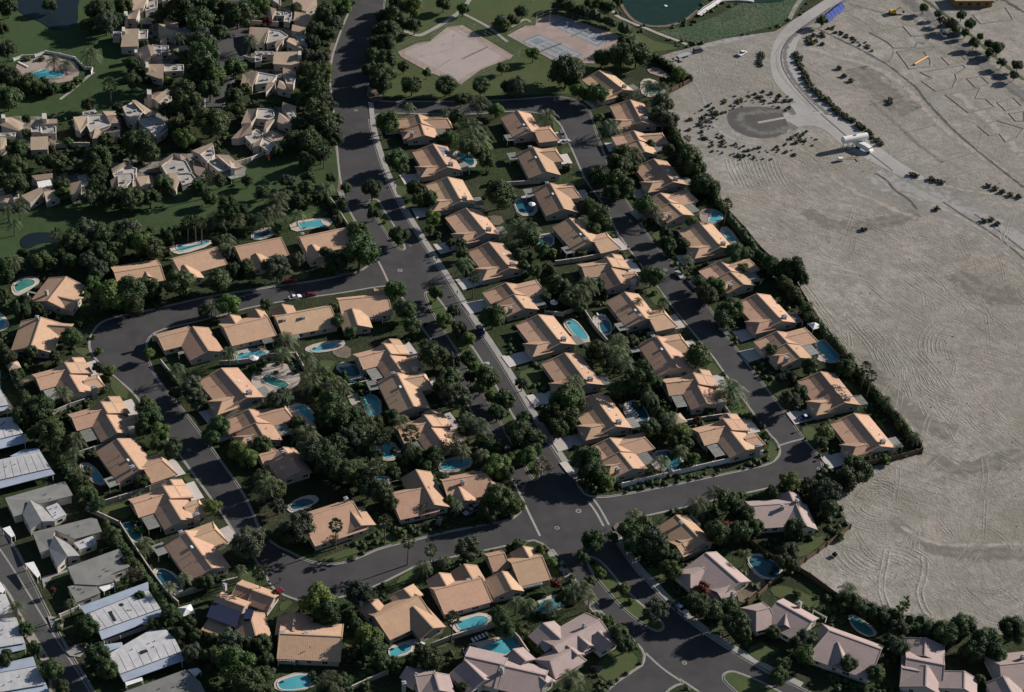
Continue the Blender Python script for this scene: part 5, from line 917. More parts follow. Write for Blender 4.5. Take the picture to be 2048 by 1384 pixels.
pool('deep blue pool with an electric-blue cover at its end', pts('L2',650,170,730,180,790,145,850,235,770,260,700,230), pts('L2',620,170,720,120,860,220,860,290,740,330,700,240), 'pool_dark')
pool('electric-blue covered spa beside the deep blue pool', pts('L2',720,292,790,285,805,300,735,316), pts('L2',700,280,860,270,860,300,740,330))
M['pool_cover'] = mat('pool_cover_blue', (0.02, 0.1, 0.42), 0.4); [c for c in bpy.data.objects if c.name.startswith('swimming_pool')][-1].children[0].data.materials[0] = M['pool_cover']
pool('wide blue pool with a yellow float behind the third boulevard-side house', pts('L2',825,410,900,398,985,420,990,560,880,572,870,480), pts('L2',720,420,770,375,1000,400,1010,580,860,590))
pool('curved blue pool with a pink spa rim among tall palms', pts('L2',965,850,985,800,1060,770,1100,830,1140,880,1060,912,985,890), pts('L2',925,760,1090,750,1180,880,1070,935,950,900))
pool('pool half in shade left of the long bright roof', pts('L2',930,1062,1000,1050,1060,1075,1050,1110,960,1100), pts('L2',850,1080,950,1040,1090,1050,1070,1130,900,1130))
pool('long green-blue pool above the junction house', pts('L2',1460,960,1560,912,1690,915,1720,950,1650,985,1500,1005), pts('L2',1440,950,1570,890,1720,880,1740,960,1640,1010,1480,1030))
pool('dark blue pool behind the house with the white driveway', pts('L2',265,1290,330,1240,420,1225,480,1260,400,1290,300,1325), pts('L2',230,1300,330,1220,460,1190,520,1240,400,1310,290,1350), 'pool_dark')
pool('narrow blue pool behind the third house by the mobile homes', pts('L1',650,955,735,955,840,1090,800,1112,700,1040), pts('L1',620,940,740,940,860,1110,790,1130,680,1050))
pool('dark blue rectangular pool with one white edge by the mobile homes', pts('B1',968,52,1055,28,1130,120,1135,180,1070,195), pts('B1',955,50,1060,15,1150,180,1075,205), 'pool_dark', 1)
pool('dark round pool with a curved white seat wall by the mobile homes', pts('B1',1248,430,1300,400,1400,460,1460,560,1400,590,1320,560,1260,500), pts('B1',1215,420,1260,390,1420,440,1480,580,1410,630,1340,590,1240,480), 'pool_dark')
pool('kidney pool in a cream surround at the bottom centre', pts('B2',170,1310,230,1290,330,1258,420,1262,450,1300,420,1350,330,1370,190,1375), pts('B2',140,1300,220,1265,340,1225,450,1240,495,1290,480,1340,360,1384,150,1384))
pool('small blue pool below the house with a bright gable', pts('B2',1060,1045,1120,1035,1200,1000,1250,1025,1225,1070,1150,1095,1080,1118), pts('B2',1050,1030,1200,980,1300,960,1330,1000,1250,1080,1080,1130))
pool('lagoon-shaped pool below the long grey patio cover', pts('B2',1590,830,1660,820,1760,780,1850,790,1855,830,1800,870,1640,905), pts('B2',1530,830,1760,750,1880,770,1900,820,1640,950,1570,880))
pool('bright rectangular pool beside the wrapped rose-roofed house', pts('B2',1755,1050,1930,980,2075,940,2110,1010,1960,1120,1830,1165), pts('B2',1700,1110,1640,1020,1930,950,2090,920,2120,1020,1850,1190), smooth=0)
pool('round spa beside the bright rectangular pool', pts('B2',1680,1055,1710,1030,1750,1035,1760,1065,1730,1090,1690,1085))
pool('shaded blue pool under palms beside the boulevard', pts('B3',165,720,230,670,330,640,410,640,425,690,330,720,240,755), pts('B3',140,720,220,640,380,600,440,640,430,710,250,780))
pool('dark green kidney pool behind the rose-roofed house at the sand edge', pts('B4',640,790,690,780,760,830,850,905,830,945,770,930,690,880), pts('B4',620,780,700,765,880,900,850,960,700,900), 'pool_green')
pool('dark pool in the walled garden below the cross street', pts('B3',1880,335,1940,290,2060,330,2150,400,2120,480,2000,470,1940,410), pts('B3',1860,330,1940,270,2080,310,2180,400,2130,500,1960,480), 'pool_dark')
pool('shallow court of pink paving behind the uppermost site house', pts('R3',1195,655,1225,650,1240,670,1205,676), pts('R3',1055,575,1150,530,1280,625,1240,635), 'pool_green', dm='court_edge')

# ---------------------------------------------------------------- walls, fences, hedges
def wall(name, label, cat, px, h, th, m, cap=None, group='garden walls between the lots', posts=None):
    P = wpoly(px, 0, 0, False); c = P[len(P) // 2]; o = empty(name, (c.x, c.y, ZL)); tag(o, label, cat, group); P = [p - Vector((c.x, c.y, 0)) for p in P]
    mb = MB(); ribbon(mb, P, -th / 2, th / 2, h, None, h + .2); n = len(P)
    A = offset(P, -th / 2); B = offset(P, th / 2)
    for k, s_ in ((0, 1), (n - 1, -1)):
        a, b = A[k], B[k]; mb.face([(a.x, a.y, h), (b.x, b.y, h), (b.x, b.y, -.2), (a.x, a.y, -.2)])
    mb.build('wall_panel' if name != 'hedge' else 'foliage', M[m], o)
    if cap: mb = MB(); ribbon(mb, P, -th / 2 - .06, th / 2 + .06, h + .1, None, .1); mb.build('wall_cap', M[cap], o)
    d = 0
    for a, b in zip(P, P[1:]):
        L_ = (b - a).length; k = 0
        while k * 6 < L_:
            p = a.lerp(b, k * 6 / L_); pb = MB(); pb.box(p.x - .22, p.y - .22, -.1, p.x + .22, p.y + .22, h + .18); pb.build('pillar' if m != 'fence' else 'post', M[m], o); k += 1
    return o
WALLS = [('long white garden wall beside the east cross street', pts('L3',880,1135,1200,1060,1600,965,2000,875), 1.9, 'white'), ('grey garden wall beside the house with the corner tower', pts('R7',345,740,560,710,760,668), 1.9, 'bwall'),
 ('garden wall running down behind the two middle rows, upper length', pts('R7',560,1100,650,1240,760,1370), 1.8, 'bwall'), ('garden wall between the seventh and sixth boulevard houses', pts('R7',260,1140,400,1150,520,1105), 1.8, 'bwall'),
 ('dark garden wall under the loop corner house', pts('L1',1290,145,1430,320), 1.6, 'bwall'), ('garden wall between second and third houses by the mobile homes', pts('L1',610,890,830,820), 1.8, 'bwall'), ('pale garden wall between third and fourth houses by the mobile homes', pts('L1',805,1285,1050,1210,1330,1110), 1.9, 'bwall'),
 ('garden wall below the first house by the mobile homes', pts('L1',420,560,560,500,680,460), 1.8, 'bwall'), ('curved courtyard wall round the boulder pool', pts('L1',1760,160,1900,150,2048,130,2150,100,2370,90,2430,200), 1.9, 'bwall'), ('garden wall below the deep blue pool', pts('L2',740,345,900,310,1040,275), 1.8, 'bwall'),
 ('cream wall along the boulevard verge by the top corner pool', pts('R6',570,195,640,290,735,440), 1.7, 'bwall'), ('long wall behind the houses facing the mobile homes, upper length', pts('R5',-10,1400,60,1560,120,1700,200,1820), 1.8, 'bwall'), ('long wall behind the houses facing the mobile homes, lower length', pts('B1',700,-60,960,60,1080,250,1200,430,1340,620,1430,700), 1.8, 'bwall'),
 ('wall between bottom-row house gardens and the rectangular pool', pts('B2',1400,1035,1560,970,1700,925,1980,850), 1.8, 'bwall'), ('dark wall beside the hedge at the bottom centre', pts('B2',1980,850,2100,980,2180,1100), 1.8, 'bwall'), ('garden wall above the rose-roofed houses at the bottom', pts('B2',740,1384,900,1310,1060,1240), 1.7, 'bwall'),
 ('low wall above the dark solar panel house', pts('B1',1400,640,1660,560,1900,500), 1.6, 'bwall'), ('brown board fence below the uppermost rose-roofed house', pts('B4',655,78,560,150,400,270,215,400), 1.8, 'fence'), ('dark board fence bordering the sand corner', pts('B4',215,405,330,470,560,640), 1.8, 'fence'),
 ('brown board fence beside the shaded garden pool', pts('B3',1860,160,1960,240,2080,330,2180,400), 1.8, 'fence'), ('brown board fence beside the lower rose gardens', pts('B3',1880,690,1960,630,2080,520,2160,450), 1.8, 'fence'), ('dark fence at the bottom corner of the desert row', pts('L4',770,960,900,935,1060,900,1230,850,1230,820), 1.8, 'fence'),
 ('board fence round the uppermost site house garden', pts('R3',1140,470,1260,540,1440,650,1340,700,1260,745), 1.8, 'fence'), ('long desert fence, upper length', [(1345,250),(1370,300),(1400,345),(1434,396),(1454,426),(1489,463)], 1.8, 'fence'), ('long desert fence, middle length', [(1489,463),(1519,501),(1586,563),(1637,646)], 1.8, 'fence'), ('long desert fence, lower length', [(1637,646),(1690,710),(1730,760),(1775,813),(1842,897)], 1.8, 'fence'),
 ('garden wall behind the first two houses above the boulevard', pts('R7',-120,110,40,100,230,85), 1.7, 'bwall'), ('garden wall between the shaded pool and the lounger garden', pts('R7',1080,1310,1150,1300), 1.6, 'bwall'), ('wall of the garden beside the east street lawn', pts('L3',1380,630,1560,595,1740,570,1690,500), 1.7, 'bwall'), ('white wall ring round the golf lawn pool', pts('R1',110,490,180,465,280,460,370,430,480,450,600,480,680,560,740,560,730,600), 1.2, 'white'),
 ('courtyard wall below the white-parapet condominium', pts('R2',-60,200,180,215), 2.2, 'wall_w'), ('courtyard wall above the third condominium', pts('R2',-20,505,-100,480), 2.0, 'wall_w'), ('pale curving wall where the condominiums meet the fairway', pts('R2',-290,1370,-180,1330,-40,1290,70,1240,65,1200), 1.6, 'wall_w'), ('long wall along the lower condominium courts', pts('R1',440,1190,560,1180,720,1180), 2.0, 'wall_w'), ('wall along the mobile-home lane side', pts('B1',480,790,640,720), 1.2, 'wall_w'), ('low wall beside the mobile home with curved end', pts('B1',690,1060,960,960,1180,880), 1.4, 'wall_w')]
for lb, px, h, m in WALLS:
    wall('board_fence' if m == 'fence' else 'garden_wall', lb, 'fence' if m == 'fence' else 'wall', px, h, .2 if m != 'fence' else .12, m, None if m == 'fence' else 'coping', 'board fences' if m == 'fence' else 'garden walls between the lots')
# tennis-court netting: posts and rails
def netfence(lb, px, h=3.0):
    P = wpoly(px, 0, 0, False); c = P[0]; o = empty('court_fence', (c.x, c.y, ZL)); tag(o, lb, 'fence', 'tennis court fences'); P = [p - c for p in P]
    rl = MB()
    for a, b in zip(P, P[1:]):
        L_ = (b - a).length; n = max(1, int(L_ / 3.2))
        for k in range(n): p = a.lerp(b, k / n); pb = MB(); pb.tube((p.x, p.y, 0), (p.x, p.y, h), .05); pb.build('post', M['metal'], o)
        for z in (h, h * .5, .15): rl.tube((a.x, a.y, z), (b.x, b.y, z), .03, None, 4)
    rl.build('rail', M['metal'], o)
netfence('tall wire fence round the clay tennis courts', pp(795,104, 829,87, 862,84, 895,54, 925,51, 1040,112, 1036,118, 986,141, 920,172, 856,145, 795,108))
netfence('tall wire fence round the blue-grey tennis courts', pp(1014,73, 1050,53, 1071,52, 1073,41, 1098,30, 1117,30, 1257,78, 1240,91, 1187,129, 1116,128, 1014,76))
for lb, a, b in (('net on the left clay tennis court', (862,146), (902,122)), ('net on the right clay tennis court', (930,118), (975,97)), ('net on the near blue-grey court', (1082,105), (1122,90)), ('net on the far blue-grey court', (1146,74), (1178,60))):
    A = at(*a); B = at(*b); o = empty('tennis_net', (A.x, A.y, ZL), 0); tag(o, lb, 'net', 'tennis nets'); B = B - A; mb = MB(); ribbon(mb, [Vector((0, 0, 0)), B], -.03, .03, 1.0, None, .9); mb.build('mesh', M['cover'], o)
    for p in (Vector(), B): pb = MB(); pb.tube((p.x, p.y, 0), (p.x, p.y, 1.1), .06); pb.build('post', M['metal'], o)
from mathutils import noise as mn
# ---------------------------------------------------------------- foliage meshes shared by alike plants
def mesh_of(mb, name, m, smooth=False):
    me = bpy.data.meshes.new(name); me.from_pydata(mb.v, [], mb.f); me.materials.append(M[m]) if m else None
    return me
ICO = None
def ico(mb, c, r, sq=1.0):
    global ICO
    if ICO is None:
        b = bmesh.new(); bmesh.ops.create_icosphere(b, subdivisions=1, radius=1); ICO = ([v.co.copy() for v in b.verts], [[v.index for v in f.verts] for f in b.faces]); b.free()
    i = len(mb.v); mb.v += [(c.x + v.x * r, c.y + v.y * r, c.z + v.z * r * sq) for v in ICO[0]]; mb.f += [tuple(i + k for k in f) for f in ICO[1]]
def crown_mesh(seed, lobes=16, leaves=1500, flat=0.8, leaf=0.10, spread=0.62, lr=(0.26, 0.42), core=0.8, name='crown'):
    r = random.Random(seed); L = []; mb = MB()
    for k in range(lobes):
        t = 2 * math.pi * (k * .618 + r.uniform(-.1, .1)); ph = math.asin(max(-1, min(1, 1 - 1.75 * (k + .5) / lobes))) if lobes > 1 else 0
        d = spread * r.uniform(.78, 1.12); c = Vector((math.cos(t) * math.cos(ph) * d, math.sin(t) * math.cos(ph) * d, math.sin(ph) * d * flat))
        L.append((c, r.uniform(*lr)))
    L.append((Vector((0, 0, 0)), spread * .8))
    for c, q_ in L: ico(mb, c, q_ * core, .9)  # opaque cores added inside the lobes to block light through the leaves
    W_ = [q_ ** 2 for _, q_ in L[:-1]]
    for k in range(leaves):
        c, q_ = r.choices(L[:-1], W_)[0]
        n = Vector((r.gauss(0, 1), r.gauss(0, 1), r.gauss(.25, 1))).normalized(); p = c + n * q_ * r.uniform(.78, 1.1)
        o_ = (n + Vector((r.uniform(-.8, .8), r.uniform(-.8, .8), r.uniform(-.4, .9)))).normalized(); a = o_.orthogonal().normalized(); b = o_.cross(a)
        th = r.uniform(0, 6.28); u = a * math.cos(th) + b * math.sin(th); v = o_.cross(u); s_ = leaf * r.uniform(.6, 1.4)
        i = len(mb.v); mb.v += [tuple(p - u * s_), tuple(p + v * s_ * .55), tuple(p + u * s_), tuple(p - v * s_ * .55)]; mb.f.append((i, i + 1, i + 2, i + 3))
    return mb
CR = {}
def crowns(key, m, n, **k):
    CR[key] = []
    for s_ in range(n): mb = crown_mesh(hash(key) % 1 + s_ * 17 + sum(map(ord, key)), **k); CR[key].append(mesh_of(mb, 'crown', m))
crowns('D', 'leaf_D', 7, lobes=20, leaves=3000, leaf=.06, core=.88, lr=(.24, .42)); crowns('G', 'leaf_G', 6, lobes=16, leaves=2800, leaf=.062, core=.88); crowns('O', 'leaf_O', 5, lobes=26, leaves=2800, leaf=.055, lr=(.18, .32), spread=.72, core=.75)
crowns('B', 'leaf_B', 3, lobes=14, leaves=700, leaf=.07, lr=(.2, .32), spread=.72, core=.3); crowns('R', 'leaf_R', 3, lobes=12, leaves=1200, leaf=.09)
crowns('T', 'leaf_D', 4, lobes=26, leaves=2200, leaf=.06, lr=(.2, .32), spread=.78, flat=1.35, core=.7)
crowns('SD', 'leaf_D', 3, lobes=8, leaves=420, leaf=.15); crowns('SG', 'leaf_G', 3, lobes=8, leaves=420, leaf=.15); crowns('DS', 'leaf_S', 4, lobes=7, leaves=220, leaf=.16, flat=.6); crowns('C', 'leaf_G', 2, lobes=22, leaves=1500, leaf=.05, lr=(.2, .28), spread=.75, flat=2.2, core=.85)
def trunk_mesh(seed, limbs=4, m='trunk'):
    r = random.Random(seed); mb = MB(); mb.tube((0, 0, 0), (.02, .01, .62), .055, .038, 7)
    for k in range(limbs):
        t = k * 6.28 / limbs + r.uniform(-.4, .4); mb.tube((.015, .008, .5), (.3 * math.cos(t), .3 * math.sin(t), 1.02), .03, .012, 5)
    return mesh_of(mb, 'trunk', m)
TR = [trunk_mesh(s_) for s_ in range(4)]
def palm_fan(seed):
    r = random.Random(seed); mb = MB()
    for k in range(34):
        t = k * 2.4 + r.uniform(-.2, .2); el = R(78 - 125 * k / 34 + r.uniform(-6, 6)); d = Vector((math.cos(t) * math.cos(el), math.sin(t) * math.cos(el), math.sin(el))); s_ = Vector((-math.sin(t), math.cos(t), 0)); u = s_.cross(d).normalized() * -1
        p0 = d * .12; p1 = d * .5; mb.tube(p0, p1, .012, .01, 3, False)
        for j in range(-4, 5):
            a = j * .24; e = (d * math.cos(a) + s_ * math.sin(a)); L_ = (.52 - abs(j) * .035) * r.uniform(.85, 1.1); tip = p1 + e * L_ - Vector((0, 0, .12 * (1 - el)*.5)); w_ = (s_ * math.cos(a) - d * math.sin(a)) * .045
            i = len(mb.v); mb.v += [tuple(p1 - w_ * .3), tuple(p1 + e * L_ * .55 - w_ + u * .02), tuple(tip), tuple(p1 + e * L_ * .55 + w_ - u * .02)]; mb.f.append((i, i + 1, i + 2, i + 3))
    ico(mb, Vector((0, 0, .02)), .16)
    return mesh_of(mb, 'crown', 'leaf_P')
def palm_feather(seed):
    r = random.Random(seed); mb = MB()
    for k in range(24):
        t = k * 2.4 + r.uniform(-.2, .2); el = R(75 - 95 * k / 24 + r.uniform(-8, 8)); h = Vector((math.cos(t), math.sin(t), 0)); s_ = Vector((-math.sin(t), math.cos(t), 0)); P = []
        for j in range(7):
            f_ = j / 6; P.append(h * (f_ * math.cos(el) * 1.05) + Vector((0, 0, f_ * math.sin(el) * .9 - .55 * f_ * f_ * f_)))
        for j in range(6):
            a, b = P[j], P[j + 1]; dd = (b - a)
            for q_ in (0, .5):
                c = a + dd * q_; L_ = .30 * (1 - abs((j + q_) / 6 - .45)) * r.uniform(.8, 1.15)
                for sg in (-1, 1):
                    tip = c + s_ * sg * L_ + dd.normalized() * .14 - Vector((0, 0, .1 * r.random() + .05)); i = len(mb.v)
                    mb.v += [tuple(c), tuple(c + dd * .32), tuple(tip)]; mb.f.append((i, i + 1, i + 2))
    ico(mb, Vector((0, 0, 0)), .1)
    return mesh_of(mb, 'crown', 'leaf_P')
PF = [palm_fan(s_) for s_ in range(4)]; PQ = [palm_feather(s_) for s_ in range(4)]
mb = MB(); mb.tube((0, 0, 0), (.0, 0, 1), 1.15, .72, 8); PT = mesh_of(mb, 'trunk', 'palmtrunk')
def mobj(name, me, parent, loc=(0, 0, 0), sc=(1, 1, 1), rz=0.0):
    o = bpy.data.objects.new(name, me); COL.objects.link(o); o.parent = parent; o.location = loc; o.scale = sc; o.rotation_euler = (0, 0, rz); return o
PLANTS = []
VISX = lambda x, y: -60 < x < 2110 and -80 < y < 1450
NAMES = {'D': ('broadleaf_tree', 'dark green round tree', 'tree'), 'G': ('broadleaf_tree', 'bright green leafy tree', 'tree'), 'O': ('olive_tree', 'grey-green open tree', 'tree'), 'B': ('sparse_tree', 'sparse brownish tree', 'tree'), 'R': ('flowering_tree', 'red-leaved small tree', 'tree'), 'T': ('tall_tree', 'tall shaggy dark tree', 'tree'),
         'P': ('fan_palm', 'tall fan palm', 'palm'), 'Q': ('feather_palm', 'feathery palm', 'palm'), 'S': ('garden_shrub', 'rounded garden shrub', 'shrub'), 'C': ('cypress', 'columnar green cypress', 'tree')}
def plant(kd, x, y, r4, h=None):
    rr = random.Random(int(x * 31 + y * 17)); zc = 4.0
    for _ in range(2):
        p = at(x, y, zc); s_ = FPX / ((p - cam.location).dot(fw)); rm = r4 / 4 / s_ * 1.1
        if kd in 'DGOBRT': zc = rm * .82 + 1.4 if kd != 'T' else rm * 1.3 + 2
        elif kd == 'C': zc = rm * 2.2 + .3
        elif kd == 'S': zc = rm * .55
        elif kd == 'P': zc = h or 9.5
        else: zc = h or 5.6
    p = at(x, y, zc); nm, look, cat = NAMES[kd]
    if kd == 'D': nm = 'garden_tree' if rm < 3.3 else 'shade_tree'
    if kd == 'G': nm = 'leafy_tree'
    o = empty(nm, (p.x, p.y, ZL), rr.uniform(0, 6.28)); PLANTS.append([o, kd, x, y, rm, p.to_2d()]); o['category'] = cat
    zc -= ZL
    if kd in 'DGOBRTC':
        mobj('crown', rr.choice(CR[kd]), o, (0, 0, zc), (rm * rr.uniform(.98, 1.12), rm * rr.uniform(.98, 1.12), rm * rr.uniform(.9, 1.1)))
        mobj('trunk', rr.choice(TR), o, (0, 0, 0), (rm * 1.1 + 1, rm * 1.1 + 1, zc * 1.0))
    elif kd == 'S':
        mobj('foliage', rr.choice(CR[rr.choice(('SD', 'SD', 'SG'))]), o, (0, 0, zc), (rm, rm, rm * .8)); mobj('stem', rr.choice(TR), o, (0, 0, 0), (rm, rm, zc))
    elif kd == 'P':
        s_ = max(1.4, rm) * 1.15; mobj('crown', rr.choice(PF), o, (0, 0, zc), (s_, s_, s_)); mobj('trunk', PT, o, (0, 0, 0), (.2, .2, zc))
    else:
        s_ = max(1.6, rm) * 1.22; mobj('crown', rr.choice(PQ), o, (0, 0, zc), (s_, s_, s_)); mobj('trunk', PT, o, (0, 0, 0), (.19, .19, zc))
